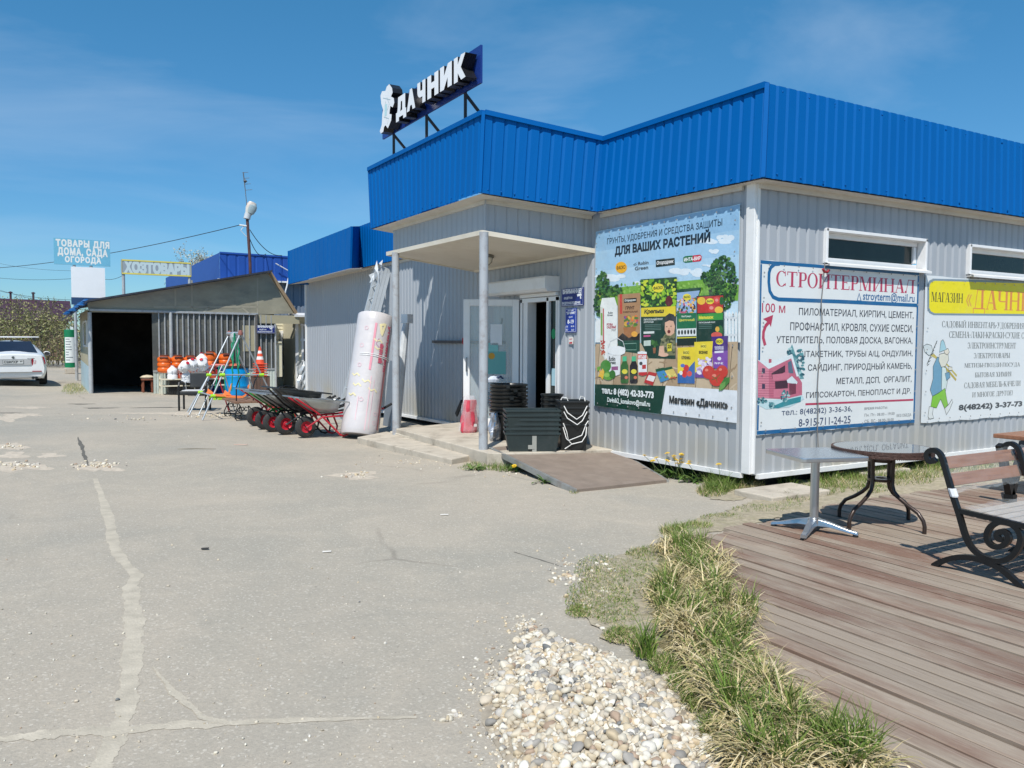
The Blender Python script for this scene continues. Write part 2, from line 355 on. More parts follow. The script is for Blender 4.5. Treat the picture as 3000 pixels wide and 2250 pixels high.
strip('ground_seam',[(1110,1190),(1160,1205),(1215,1222)],[.008,.014,.008],mat('damp_crack',(.13,.12,.1)),.0012,.7,8)
strip('ground_seam',[(1050,1450),(1058,1500),(1075,1590),(1095,1680)],[.02,.03,.03,.03],M_sand,.0012,.6,9)
# patches of bare grit where the surface has broken up
def patch(px,py,rx,ry,seed,m,up=.0014,name='grit_patch'):
    r=random.Random(seed); c=PG(px,py); e=PG(px+rx,py); e2=PG(px,py+ry); a=np.linalg.norm(e-c); b=np.linalg.norm(e2-c); n=34; vs=[]
    dx=unit(e-c); dy=unit(e2-c)
    ph=[r.uniform(0,6.28) for _ in range(4)]
    for i in range(n):
        t=2*PI*i/n; k=1+.25*math.sin(3*t+ph[0])+.18*math.sin(5*t+ph[1])+r.uniform(-.16,.16); p=c+dx*a*k*math.cos(t)+dy*b*k*math.sin(t); vs.append((p[0],p[1],gfn(p[0],p[1])+up))
    vs.append((c[0],c[1],gfn(c[0],c[1])+up)); f=[(i,(i+1)%n,n) for i in range(n)]
    nz_=np.cross(np.array(vs[1])-vs[0],np.array(vs[n])-vs[0])[2]
    if nz_<0: f=[q[::-1] for q in f]
    tag(MB().add(vs,f).build(name,m),kind='structure')
M_grit=mat('pale_grit',(.50,.43,.34),.95,var=.25,vs=14,bump=.6,bs=60,dirt=(.6,.55,.46),ds=12,da=.5)
for i,a in enumerate([(215,1008,45,9),(45,1008,60,9),(20,965,40,7),(30,984,30,8),(770,1030,48,9),(45,898,40,5),(10,905,30,6),(420,893,120,3),(110,985,25,5),(60,880,40,2.5)]): patch(*a,seed=20+i,m=M_grit)
M_dk=mat('damp_crack',(.13,.12,.1))
for i,a in enumerate([(215,881,34,1.),(175,872,22,.8),(340,881,50,.7),(20,893,22,.9)]): patch(*a,seed=60+i,m=M_dk,up=.003)

# ============================================================ shop building
M_grey=mat('grey_sheet',sr(165,170,176),.45,var=.05,vs=.8,dirt=sr(152,154,154),ds=1.1,da=.35,spec=.5,stretch=(1,1,.35))
_n=M_grey.node_tree.nodes; _l=M_grey.node_tree.links; _t=_n.new('ShaderNodeTexCoord'); _x=_n.new('ShaderNodeSeparateXYZ'); _l.new(_t.outputs['Object'],_x.inputs[0])
_z=_n.new('ShaderNodeTexNoise'); _z.inputs['Scale'].default_value=1.1; _z.inputs['Detail'].default_value=6; _l.new(_t.outputs['Object'],_z.inputs['Vector'])
_m=_n.new('ShaderNodeMapRange'); _m.inputs[1].default_value=.75; _m.inputs[2].default_value=.05; _l.new(_x.outputs['Z'],_m.inputs[0])
_k=_n.new('ShaderNodeMapRange'); _k.inputs[1].default_value=.35; _k.inputs[2].default_value=.7; _k.inputs[4].default_value=.75; _l.new(_z.outputs['Fac'],_k.inputs[0])
_p=_n.new('ShaderNodeMath'); _p.operation='MULTIPLY'; _l.new(_m.outputs[0],_p.inputs[0]); _l.new(_k.outputs[0],_p.inputs[1])
_b=_n['Principled BSDF']; _src=_b.inputs['Base Color'].links[0].from_socket; _q=_n.new('ShaderNodeMix'); _q.data_type='RGBA'; _q.inputs['B'].default_value=(.38,.33,.22,1); _l.new(_p.outputs[0],_q.inputs['Factor']); _l.new(_src,_q.inputs['A']); _l.new(_q.outputs['Result'],_b.inputs['Base Color'])
M_blue=mat('blue_sheet',(.0,.105,.365),.5,spec=.12,var=.07,vs=.7,bump=.25,bs=2.2,bdist=.02,dirt=(.0,.12,.37),ds=2,da=.25,stretch=(1,1,.4))
M_white=mat('white_metal',(.78,.78,.77),.4,var=.05,vs=2,dirt=(.55,.52,.46),ds=3,da=.35)
M_soff=mat('soffit_metal',sr(205,200,190),.5,var=.06,vs=2,dirt=sr(150,140,125),ds=3,da=.3)
M_pvc=mat('white_plastic',(.8,.8,.8),.25,var=.03,vs=2,dirt=(.6,.58,.54),ds=5,da=.25)
M_dark=mat('dark_void',(.012,.012,.013),.9,var=.3)
M_glass=mat('window_glass',(.02,.03,.028),.08,var=.3,vs=2,spec=.3)
M_conc=mat('concrete',sr(186,176,160),.9,var=.16,vs=4,bump=.5,bs=50,dirt=sr(120,108,92),ds=3.5,da=.7)
B=thing('shop_building','grey ribbed metal shop with bright blue parapet and a corner entrance porch','shop',(XW,YC,0))
xm=XW-.014; ym=YC-.014
YE=22.146; zb=lambda y: .105-(y-YC)*.0128       # lower edge of the long wall
R1=XW+16.
mb=MB(); nL=(-1,0,0); nR=(0,-1,0)
def wl(y0,y1,z0,z1,s0=0): mb.corr((xm+.014,y1,z0 if z0 is not None else zb(y1)),(xm+.014,y0,z0 if z0 is not None else zb(y0)),(xm+.014,y1,z1),(xm+.014,y0,z1),nL,.155,.017,s0=s0)
DY0,DY1,DZ=9.575,10.655,2.14     # doorway
wl(YC,DY0,None,3.25,.04); wl(DY0,DY1,DZ,3.0,.1); wl(DY1,YE,None,3.25,.02)
wins=[(7.475,9.25),(10.205,11.97),(12.93,14.7),(15.66,17.4)]; WZ0,WZ1=2.385,2.725
xa=XW
for (a,c) in wins:
    mb.corr((xa,ym+.014,.1),(a,ym+.014,.1),(xa,ym+.014,3.25),(a,ym+.014,3.25),nR,.152,.017,s0=.03,mir=True)
    mb.corr((a,ym+.014,.1),(c,ym+.014,.1),(a,ym+.014,WZ0),(c,ym+.014,WZ0),nR,.152,.017,s0=.1,mir=True)
    mb.corr((a,ym+.014,WZ1),(c,ym+.014,WZ1),(a,ym+.014,3.25),(c,ym+.014,3.25),nR,.152,.017,s0=.1,mir=True); xa=c
mb.corr((xa,ym+.014,.1),(R1,ym+.014,.1),(xa,ym+.014,3.25),(R1,ym+.014,3.25),nR,.152,.017,s0=.03,mir=True)
mb.build('wall',M_grey,B)
mb=MB(); mb.add([(XW,YE,zb(YE)),(R1,YE,zb(YE)),(R1,YE,3.25),(XW,YE,3.25)],[(0,1,2,3)]); mb.add([(R1,YC,.1),(R1,YE,.1),(R1,YE,3.25),(R1,YC,3.25)],[(3,2,1,0)]); mb.build('rear_wall',M_grey,B)
mb=MB(); mb.add([(XW+.02,YC+.02,3.95),(R1,YC+.02,3.95),(R1,YE,3.95),(XW+.02,YE,3.95)],[(0,1,2,3)]); mb.build('roof',mat('roof_felt',(.12,.12,.13),.9),B)
mb=MB(); mb.box((XW-.018,YC+.045,1.68),(.045,.12,3.14)); mb.box((XW+.012,YC-.02,1.682),(.03,.024,3.136))
mb.build('corner_trim',M_white,B,bevel=.006)
mb=MB(); mb.bar((XW-.03,YC+.1,zb(YC)-.02),(XW-.03,DY0-.9,zb(DY0-.9)-.02),.05,.05); mb.bar((XW-.03,12.4,zb(12.4)-.02),(XW-.03,YE,zb(YE)-.02),.05,.05)
mb.bar((XW+.06,YC-.03,.085),(R1,YC-.03,.085),.05,.05)
mb.box((XW-.02,YE+.02,1.49),(.06,.09,3.16)); mb.build('base_trim',M_white,B)
mb=MB(); mb.box((XW+.26,(YC+YE)/2,-.12),(.02,YE-YC-.5,.5)); mb.box(((XW+R1)/2+.2,YC+.22,-.12),(R1-XW-.4,.02,.5)); mb.build('gap_backing',mat('underfloor_shade',(.035,.032,.03),.95,var=.4),B)  # near-black sheets added for the shaded void under the walls
# blue parapet; lower edge stands out, upper edge leans back a little
bL=V3(XW-.15,YC-.22,3.135); tL=V3(XW-.055,YC-.16,4.085)
mb=MB()
bI=V3(XW-.15,8.53,3.168); tI=V3(XW-.055,8.54,4.115)
bF=V3(4.78,8.94,3.33); tF=V3(4.81,8.905,4.318); bE=V3(4.78,12.71,3.33); tE=V3(4.81,12.905,4.337)
bR=V3(R1,YC-.22,3.135); tR=V3(R1,YC-.16,4.08)
mb.corr(bI,bL,tI,tL,(-1,0,0),.155,.016); mb.corr(bL,bR,tL,tR,(0,-1,0),.152,.016,mir=True)
mb.corr(bE,bF,tE,tF,(-1,0,0),.155,.016); mb.corr(bF,bI,tF,tI,(0,-1,0),.15,.016,mir=True)
k1b=V3(XW-.1,17.59,3.122); k1t=V3(XW-.1,17.6,4.06); k0b=V3(XW-.55,16.95,3.045); k0t=V3(XW-.55,16.85,3.935)
mb.corr(k1b,V3(XW-.1,12.6,3.13),k1t,V3(XW-.1,12.6,4.1),(-1,0,0),.155,.014)
mb.corr(bE,V3(XW-.1,12.9,3.2),tE,V3(XW-.1,13.1,4.15),(0,1,0),.155,.014)
eb=V3(XW-.55,21.9,2.99); et=V3(XW-.55,21.91,3.878)
mb.corr(k0b,k1b,k0t,k1t,(0,-1,0),.155,.01,mir=True); mb.corr(eb,k0b,et,k0t,(-1,0,0),.31,.008); mb.corr(V3(XW+3,21.9,2.99),eb,V3(XW+3,21.91,3.878),et,(0,1,0),.31,.008)
for p_,q_,n_ in ((bL,tL,(-1,-1,0)),(bF,tF,(-1,-1,0)),(bE,tE,(-1,1,0)),(eb,et,(-1,1,0)),(k0b,k0t,(-1,-1,0))):
    o_=unit(n_)*.006; mb.bar(p_+o_,q_+o_,.045,.045)
# turned-over cap along the top
def cap(a,b,n): a,b,n=map(np.array,(a,b,n)); mb.bar(a+n*.01+V3(0,0,-.012),b+n*.01+V3(0,0,-.012),.07,.06)
cap(tI,tL+V3(0,0,0),(-1,0,0)); cap(tE,tF,(-1,0,0)); cap(tF,tI,(0,-1,0)); mb.bar(tL+V3(.02,.02,-.01),tR+V3(0,.02,-.01),.03,.03)
# fixing screws
def screws(a,b,k,n,lift=.05):
    a,b,n=map(np.array,(a,b,n))
    for i in range(k):
        p=a+(b-a)*((i+.5)/k)+n*.017+V3(0,0,lift); mb.lathe([(.011,-.004),(.011,.004),(.005,.008)],p,6,R=np.stack([np.cross(V3(0,0,1),n),V3(0,0,1),n],1))
screws(bI,bL,10,nL); screws(bL,bR,46,nR); screws(bE,bF,12,nL); screws(bF,bI,9,nR); screws(tL,tR,40,nR,-.05); screws(tI,tL,8,nL,-.08)
mb.build('parapet',M_blue,B)
# soffit strips and white trim under the parapet
mb=MB(); dz=V3(0,0,-.012)
def soff(o1,o2,i1,i2): mb.add([np.array(o1)+dz,np.array(o2)+dz,np.array(i2)+dz,np.array(i1)+dz],[(0,1,2,3)])
soff(bI,bL,(XW,8.53,3.168),(XW,YC,3.135)); soff(bL,bR,(XW,YC,3.135),(R1,YC,3.135))
mb.bar((XW-.04,8.6,3.135),(XW-.04,YC+.15,3.105),.03,.05); mb.bar((XW,YC-.045,3.1),(R1,YC-.045,3.1),.03,.055)
soff(bE,bF,(5.03,12.35,3.325),(5.03,9.2,3.31)); soff(bF,bI,(5.03,9.2,3.31),(XW-.02,8.84,3.168)); soff(bE,(6.3,12.9,3.2),(5.03,12.35,3.325),(6.3,12.35,3.19))
soff(eb,k0b,(XW,22.1,3.06),(XW,17,3.1)); soff(k0b,k1b,(XW,17,3.1),(XW,17.6,3.12)); soff(k1b,(XW-.1,12.6,3.13),(XW,17.6,3.12),(XW,12.6,3.13))
mb.bar((XW-.03,22.15,3.06),(XW-.03,12.4,3.11),.03,.05)
mb.bar((4.985,12.34,3.29),(4.985,9.19,3.275),.03,.05); mb.bar((4.99,9.18,3.275),(XW-.03,8.82,3.14),.03,.05)
mb.build('soffit',M_soff,B)
# canopy: grey frieze and pale ceiling
cF0,cF1=V3(4.93,9.15,2.875),V3(4.93,9.15,3.31); cL0,cL1=V3(4.93,12.33,2.895),V3(4.93,12.33,3.32); cR0,cR1=V3(XW,8.80,2.70),V3(XW,8.80,3.17); cB=V3(XW,11.65,2.66); cB1=V3(XW,12.33,3.2)
fz=V3(.075,0,0); fy=V3(0,.05,0); mb=MB(); mb.corr(cL0+fz,cF0+fz+fy,cL1+fz,cF1+fz+fy,nL,.155,.014); mb.bar(cF0+fz+fy,cF1+fz+fy,.05,.05); mb.corr(cF0+fz+fy,cR0+fy,cF1+fz+fy,cR1+fy,nR,.155,.014,mir=True); mb.corr(V3(XW,12.1,2.68),cL0+fz,cB1,cL1+fz,(0,1,0),.155,.014); mb.build('frieze',M_grey,B)
mb=MB(); q=[cF0,cR0,V3(XW,12.1,2.68),cL0]; lo=[p+V3(0,0,-.02) for p in q]; hi=[p+V3(0,0,.03) for p in q]; mb.add(lo+hi,[(3,2,1,0),(4,5,6,7)])
mb.bar(cL0+V3(-.03,.03,-.005),cF0+V3(-.03,-.03,-.005),.035,.06); mb.bar(cF0+V3(-.03,-.03,-.005),cR0+V3(0,-.03,-.005),.035,.06); mb.bar(cL0+V3(-.03,.02,-.005),V3(XW,12.12,2.675),.035,.06); mb.bar((XW-.05,8.8,2.68),(XW-.05,12.1,2.66),.04,.04)
mb.build('canopy_ceiling',mat('ceiling_panel',sr(214,206,190),.55,var=.05,vs=1.2,dirt=sr(180,165,140),ds=1.5,da=.4),B)
M_post=mat('grey_post_paint',sr(168,173,178),.5,var=.08,vs=4,dirt=sr(110,80,60),ds=9,da=.5)
for (x,y,z0) in ((4.90,9.07,.03),(4.87,11.93,-.1)): mb=MB(); mb.tube([(x,y,z0),(x,y,2.87)],.058,16); mb.box((x,y,z0+.006),(.16,.16,.012)); mb.build('porch_post',M_post,B,smooth=True)
# lamp under the ceiling
c0=PX(1051,560,5.75); mb=MB(); mb.lathe([(.10,.06),(.11,.03),(.11,0)],(c0[0],c0[1],2.72),16); lp=mb.build('ceiling_lamp',mat('lamp_cage',sr(120,116,108),.5),B,smooth=True)
mb=MB(); mb.lathe([(.085,0),(.08,-.05),(.055,-.09),(.0,-.1)],(c0[0],c0[1],2.72),16)
for k in range(6):
    a=2*PI*k/6; mb.tube([(c0[0]+.1*math.cos(a),c0[1]+.1*math.sin(a),2.72),(c0[0]+.092*math.cos(a),c0[1]+.092*math.sin(a),2.66),(c0[0]+.03*math.cos(a),c0[1]+.03*math.sin(a),2.61)],.004,5,mi=1)
mb.build('lamp_cover',[mat('lamp_glass',sr(225,220,205),.3),MATS['lamp_cage']],lp,smooth=True)
# windows
def window(a,c):
    z0,z1=WZ0,WZ1; mb=MB(); Y=YC-.03
    mb.box(((a+c)/2,Y+.03,z1+.005),(c-a+.06,.12,.035)); mb.box((a-.012,Y+.03,(z0+z1)/2),(.035,.12,z1-z0+.04)); mb.box((c+.012,Y+.03,(z0+z1)/2),(.035,.12,z1-z0+.04))
    y2=YC+.075; w=.055
    mb.box(((a+c)/2,y2,z1-.012-w/2),(c-a-.03,.05,w)); mb.box(((a+c)/2,y2,z0+.0+w/2),(c-a-.03,.05,w)); mb.box((a+.02+w/2,y2,(z0+z1)/2),(w,.046,z1-z0-.14)); mb.box((c-.02-w/2,y2,(z0+z1)/2),(w,.046,z1-z0-.14))
    o=mb.build('window',M_pvc,B,bevel=.004)
    MB().box(((a+c)/2,y2+.012,(z0+z1)/2),(c-a-.12,.012,z1-z0-.1)).build('pane',M_glass,o)
    mb=MB(); mb.add([(a-.03,YC-.02,z0+.0),(c+.03,YC-.02,z0),(c+.04,YC-.115,z0-.03),(a-.04,YC-.115,z0-.03),(c+.04,YC-.115,z0-.055),(a-.04,YC-.115,z0-.055)],[(3,2,1,0),(5,4,2,3)]); mb.box(((a+c)/2,YC-.066,z0-.04),(c-a+.06,.09,.01)); mb.build('sill',M_white,o)
for a,c in wins[:3]: window(a,c)
# entrance: frame, side light, open leaf, shutter box
mb=MB(); w=.06; X=XW+.02
for y in (DY0+w/2,DY1-w/2,9.885,9.645): mb.box((X,y,1.08),(.1,w if y!=9.645 else .05,2.1))
mb.box((X,(DY0+DY1)/2,2.105),(.1,DY1-DY0-.002,.065)); mb.box((X+.03,10.5,1.05),(.16,.12,2.05)); mb.box((X,9.77,.17),(.098,.2,.2)); mb.build('door_frame',M_pvc,B,bevel=.004)
df=bpy.data.objects['door_frame']; MB().box((X,9.77,1.17),(.012,.2,1.82)).build('side_pane',M_glass,df)
mb=MB(); fr=Fr((X-.012,9.68,0),(0,-1,0),(0,0,1)); fr=Fr((X-.012,9.86,0),(0,-1,0),(0,0,1)); mb.disc(fr,.09,1.6,.055,.075,d=.004,col=sr(0,150,90)); mb.build('door_sticker',mat('print','attr',.5,var=.06,vs=3),df); mb=MB(); mb.rect(fr,.05,.85,.14,1.1,d=.004,col=sr(170,205,215)); mb.build('door_sticker',mat('print','attr'),df)
# room behind the doorway, its shade put into the dark colour
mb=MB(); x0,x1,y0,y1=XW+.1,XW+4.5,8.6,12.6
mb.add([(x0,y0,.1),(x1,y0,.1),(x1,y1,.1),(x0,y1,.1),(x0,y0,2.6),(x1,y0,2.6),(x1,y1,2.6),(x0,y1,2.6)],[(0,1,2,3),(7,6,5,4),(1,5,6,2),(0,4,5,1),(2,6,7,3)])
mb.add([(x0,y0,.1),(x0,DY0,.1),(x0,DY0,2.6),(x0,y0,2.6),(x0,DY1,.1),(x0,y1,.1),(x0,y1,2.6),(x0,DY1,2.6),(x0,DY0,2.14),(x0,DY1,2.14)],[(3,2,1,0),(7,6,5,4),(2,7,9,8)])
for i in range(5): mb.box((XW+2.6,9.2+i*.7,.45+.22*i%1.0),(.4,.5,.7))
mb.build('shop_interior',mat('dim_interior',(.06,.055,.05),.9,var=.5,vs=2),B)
h,fe=V3(6.40,10.70,0),V3(5.66,11.13,0); fr=Fr(h+V3(0,0,.13),fe-h,(0,0,1)); Wd=np.linalg.norm(fe-h); H=2.0
mb=MB(); ux,n=fr.ux,fr.n
def fb(u0,v0,u1,v1,t=.06,mi=0,dd=0,col=(1,1,1)):
    P=[fr.at(u,v,d+dd) for d in(-t/2,t/2) for (u,v) in((u0,v0),(u1,v0),(u1,v1),(u0,v1))]; mb.add(P,[(3,2,1,0),(4,5,6,7),(0,1,5,4),(1,2,6,5),(2,3,7,6),(3,0,4,7)],mi,col)
fb(0,0,.1,H); fb(Wd-.1,0,Wd,H); fb(.1,0,Wd-.1,.16,.058); fb(.1,H-.1,Wd-.1,H,.058); dl=mb.build('door',M_pvc,B,bevel=.005)
mb=MB(); fb(.1,.16,Wd-.1,H-.1,.012); mb.build('door_pane',glassy('clear_glass',(.62,.7,.72),.02,.32,.9),dl)
mb=MB(); fr2=fr
def note(u0,v0,u1,v1,c):
    for s_ in (-1,1): mb.rect(fr,u0,v0,u1,v1,s_*.011,0,c); 
note(.26,1.30,.44,1.62,sr(225,228,230)); note(.2,.85,.55,1.2,sr(105,170,165)); note(.32,1.2,.47,1.33,sr(130,195,190)); mb.disc(fr,.42,1.13,.05,d=-.0125,col=sr(205,150,40)); mb.disc(fr,.42,1.13,.05,d=.0125,col=sr(205,150,40)); mb.build('paper_notice',MATS['print'],dl)
mb=MB(); mb.tube([fr.at(Wd-.05,.9,-.03),fr.at(Wd-.05,.9,-.075),fr.at(Wd-.05,1.1,-.075),fr.at(Wd-.05,1.1,-.03)],.012,8); mb.build('handle',mat('grey_metal',(.35,.35,.36),.35,1.),dl,smooth=True)
mb=MB(); f3=Fr((XW-.02,11.32,0),(0,-1,0),(0,0,1)); prof=[(.0,2.415),(.23,2.415),(.25,2.39),(.25,2.24),(.21,2.2),(0,2.2)]
vs=[(XW-.017-a,y,z) for y in (11.32-.0,9.585) for a,z in prof]; k=len(prof); mb.add(vs,[tuple(range(k))[::-1],tuple(range(k,2*k))]+[(i,(i+1)%k,k+(i+1)%k,k+i) for i in range(k)])
mb.box((XW-.05,10.1,2.17),(.05,1.0,.05)); mb.build('shutter_box',M_white,B,bevel=.004)
mb=MB(); mb.box((XW-.045,12.45,1.47),(.04,2.7,.05)); mb.build('wall_rail',mat('rusty_iron',sr(92,84,80),.7,var=.2,vs=8),B)
# entrance slabs and ramp
def slab(name,pts,z1,z0,lab,cat='step',m=M_conc,seed=2,bev=.012):
    mb=MB(); n=len(pts); c=np.mean(pts,0)
    A=sum(a[0]*b[1]-b[0]*a[1] for a,b in zip(pts,pts[1:]+pts[:1]))
    if A<0: pts=pts[::-1]
    mb.add([(x,y,z0) for x,y in pts]+[(x,y,z1) for x,y in pts],[tuple(range(n))[::-1],tuple(range(n,2*n))]+[(i,(i+1)%n,n+(i+1)%n,n+i) for i in range(n)])
    o=mb.build(name,m,None,bevel=bev); tag(o,lab,cat); return o
slab('porch_slab',[(4.85,11.91),(6.39,12.35),(6.39,8.3),(4.98,8.62),(4.80,8.78)],.10,-.25,'pale concrete platform under the porch canopy carrying the tubs','platform')
st=[PZ(771.7,944,.0)[:2],PZ(975,992,.0)[:2],PZ(1017,983,.0)[:2],PZ(905,945,.0)[:2],PZ(835,932,0)[:2]]
slab('concrete_step',[tuple(p) for p in st],.0,-.3,'low cracked concrete step in front of the porch, with a worn edge')
st2=[PZ(842,932,.03)[:2],PZ(1010,977,.03)[:2],PZ(1037,975,.03)[:2],PZ(858,926,.03)[:2]]
slab('mortar_strip',[tuple(p) for p in st2],.03,-.3,'rough light mortar strip between the low step and the porch platform','kerb',mat('mortar',sr(196,186,168),.95,var=.25,vs=12,bump=.8,bs=40),bev=.01)
rt,rr=PZ(1060,967,.115),PZ(1287,945,.135); r0,r1=PG(1243,1062),PG(1440,1040); r0[2]+=.02; r1[2]+=.02; rt[2]=.115; rr[2]=.135
mb=MB(); dn=V3(0,0,-.045); mb.add([rt,rr,r1,r0,rt+dn,rr+dn,r1+dn,r0+dn],[(3,2,1,0)[::-1] if False else (0,3,2,1),(4,5,6,7),(0,4,7,3),(1,2,6,5),(0,1,5,4),(3,7,6,2)])
def rampmat():
    m=mat('ramp_plate',sr(132,118,106),.7,.0,var=.16,vs=5,dirt=sr(158,146,132),ds=4,da=.45); n=m.node_tree.nodes; l=m.node_tree.links
    t=n.new('ShaderNodeTexCoord'); w1=n.new('ShaderNodeTexWave'); w1.inputs['Scale'].default_value=16; w1.inputs['Distortion'].default_value=.0; w1.wave_type='BANDS'; w1.bands_direction='DIAGONAL'; l.new(t.outputs['Object'],w1.inputs['Vector'])
    b=n.new('ShaderNodeBump'); b.inputs['Strength'].default_value=.35; b.inputs['Distance'].default_value=.006; l.new(w1.outputs['Fac'],b.inputs['Height']); l.new(b.outputs[0],n['Principled BSDF'].inputs['Normal']); return m
rm=mb.build('ramp',rampmat()); tag(rm,'brown checker plate ramp leading up to the shop entrance','ramp')
mb=MB(); mb.bar(rt+V3(-.012,-.012,-.02),r0+V3(-.012,-.012,-.02),.04,.06); mb.bar(rr+V3(.012,0,-.03),r1+V3(.012,0,-.03),.04,.05); mb.build('ramp_edge',mat('galvanised',sr(170,172,170),.45,.6,var=.15,vs=6,dirt=sr(120,85,60),ds=5,da=.5),rm)
# blocks the building stands on at its corner
for i,(px_,py_,w_,d_,h_) in enumerate(((1690,1048,.85,.5,.16),(1890,1004,.8,.4,.14))):
    p=PZ(px_,py_,.04); p=np.array(p); slab('concrete_block',[(p[0]-w_/2,p[1]-d_/2),(p[0]+w_/2,p[1]-d_/2),(p[0]+w_/2,p[1]+d_/2),(p[0]-w_/2,p[1]+d_/2)],-.005,-.3,('pale concrete slab lying in the grass at the shop corner','pale concrete slab in the grass behind the round table')[i],'slab')
# ============================================================ writing: serif letters built from strokes
def _serif():
    G={}; T,t,s,w=.17,.055,.045,.085
    r=lambda x0,y0,x1,y1:[(x0,y0),(x1,y0),(x1,y1),(x0,y1)]
    def stem(x,T=T,top=1,bot=1):
        o=[r(x,0,x+T,1)]
        if bot: o.append(r(x-w,0,x+T+w,s))
        if top: o.append(r(x-w,1-s,x+T+w,1))
        return o
    def dg(x0,y0,x1,y1,a,): return [(x0,y0),(x0+a,y0),(x1+a,y1),(x1,y1)] if y1>y0 else [(x1,y1),(x1+a,y1),(x0+a,y0),(x0,y0)]
    def ring(cx,cy,rx,ry,tx,ty,a0=0,a1=360,n=26):
        if a1-a0>=360:
            o=[(cx+rx*math.cos(2*PI*k/n),cy+ry*math.sin(2*PI*k/n)) for k in range(n)]; i=[(cx+(rx-tx)*math.cos(-2*PI*k/n),cy+(ry-ty)*math.sin(-2*PI*k/n)) for k in range(n)]; return [o,i]
        A=[rad(a0+(a1-a0)*k/n) for k in range(n+1)]
        return [[(cx+rx*math.cos(a),cy+ry*math.sin(a)) for a in A]+[(cx+(rx-tx)*math.cos(a),cy+(ry-ty)*math.sin(a)) for a in A[::-1]]]
    def bowl(x,y0,y1,wd):
        cy=(y0+y1)/2; ry=(y1-y0)/2; A=[rad(-90+180*k/14) for k in range(15)]; m=x+wd*.45
        o=[(x,y0)]+[(m+(wd*.55)*math.cos(a),cy+ry*math.sin(a)) for a in A]+[(x,y1)]
        i=[(x,y0+t)]+[(m+(wd*.55-T*.95)*math.cos(a),cy+(ry-t)*math.sin(a)) for a in A]+[(x,y1-t)]
        return [o,i[::-1]]
    tick=lambda x,y,d:[(x,y),(x+.05,y),(x+.05,y+d),(x,y+d)] if d>0 else [(x,y+d),(x+.05,y+d),(x+.05,y),(x,y)]
    G['О']=(.82,ring(.41,.5,.40,.52,.16,.045)); G['С']=(.78,ring(.42,.5,.40,.52,.16,.045,48,318)+[r(.66,.68,.71,1.0),tick(.68,.06,.16)])
    G['Т']=(.78,[r(.31,0,.31+T,1),r(.2,0,.59,s),r(.02,1-t,.77,1),tick(.02,.76,.24),tick(.72,.76,.24)])
    G['Р']=(.70,stem(.12)+bowl(.12+T,.44,1,.4)); G['Й']=None
    G['И']=(.98,stem(.1)+stem(.72)+[dg(.2,.05,.72,.95,.06)]); G['Й']=(.98,G['И'][1]+ring(.5,1.26,.2,.17,.045,.075,190,350))
    G['Е']=(.74,stem(.1)+[r(.1,0,.7,t),r(.1,1-t,.67,1),r(.25,.49,.52,.49+t),tick(.63,.74,.26),tick(.66,0,.26),r(.48,.4,.52,.63)])
    G['М']=(1.12,[r(.12,0,.17,1),r(.02,0,.28,s),r(.02,1-s,.22,1),dg(.15,1,.5,0.02,.17),dg(.52,.02,.86,1,.05),r(.85,0,.85+T,1),r(.75,0,1.1,s),r(.85,1-s,1.1,1)])
    G['Н']=(.98,stem(.1)+stem(.72)+[r(.2,.48,.8,.48+t)]); G['П']=(.98,stem(.1)+stem(.72)+[r(.2,1-t,.8,1)])
    G['А']=(.88,[dg(.08,0,.40,1,.05),dg(.38,1,.64,0,.19),r(.2,.32,.62,.32+t),r(.0,0,.24,s),r(.54,0,.9,s)])
    G['Л']=(.92,[dg(.1,.0,.3,1,.05),r(.3,1-s,.95,1),r(.66,0,.66+T,1),r(.57,0,.93,s)]+ring(.1,.09,.09,.09,.089,.089))
    G['Г']=(.66,stem(.1)+[r(.1,1-t,.66,1),tick(.61,.72,.28)])
    G['В']=(.76,stem(.1)+bowl(.1+T,.5,1,.36)+bowl(.1+T,0,.53,.42)); G['Ь']=(.72,stem(.1)+bowl(.1+T,0,.53,.4)); G['Ы']=(1.0,stem(.08)+bowl(.08+T,0,.53,.32)+stem(.76)); G['Б']=(.72,stem(.1)+bowl(.1+T,0,.55,.4)+[r(.1,1-t,.66,1),tick(.61,.74,.26)])
    G['Д']=(.98,[dg(.16,t,.32,1,.05),r(.3,1-s,.9,1),r(.64,0,.64+T,1),r(.03,0,.95,t),tick(.03,0,-.22),tick(.9,0,-.22)])
    G['З']=(.66,ring(.3,.74,.28,.28,.14,.05,-90,150)+ring(.29,.27,.33,.29,.15,.05,-150,90)); G['Э']=(.74,ring(.32,.5,.38,.52,.16,.045,-140,140)+[r(.3,.48,.6,.53),tick(.04,.0,.24),tick(.04,.76,.24)])
    G['К']=(.86,stem(.1)+[dg(.24,.42,.66,1,.06),dg(.34,.58,.66,0,.2),r(.62,0,.92,s),r(.56,1-s,.86,1)]); G['Х']=(.9,[dg(.12,1,.58,0,.2),dg(.1,0,.68,1,.06),r(0,0,.28,s),r(.5,0,.9,s),r(.02,1-s,.4,1),r(.58,1-s,.86,1)])
    G['У']=(.86,[dg(.08,1,.38,.36,.2),dg(.2,0,.7,1,.06),r(0,1-s,.36,1),r(.6,1-s,.88,1)]+ring(.18,.08,.09,.09,.088,.088)); G['Ч']=(.9,[r(.08,.5,.08+T,1),r(0,1-s,.34,1),r(.2,.42,.7,.42+t)]+stem(.66)+ring(.25,.57,.17,.15,.16,.06,180,270))
    G['Я']=(.82,stem(.55)+[[(a-0,b) for a,b in l] for l in [[(.82-.02-x,y) for x,y in p][::-1] for p in bowl(.1+T-.02,.44,1,.42)]]+[dg(.08,0,.4,.48,.09),r(0,0,.22,s)])
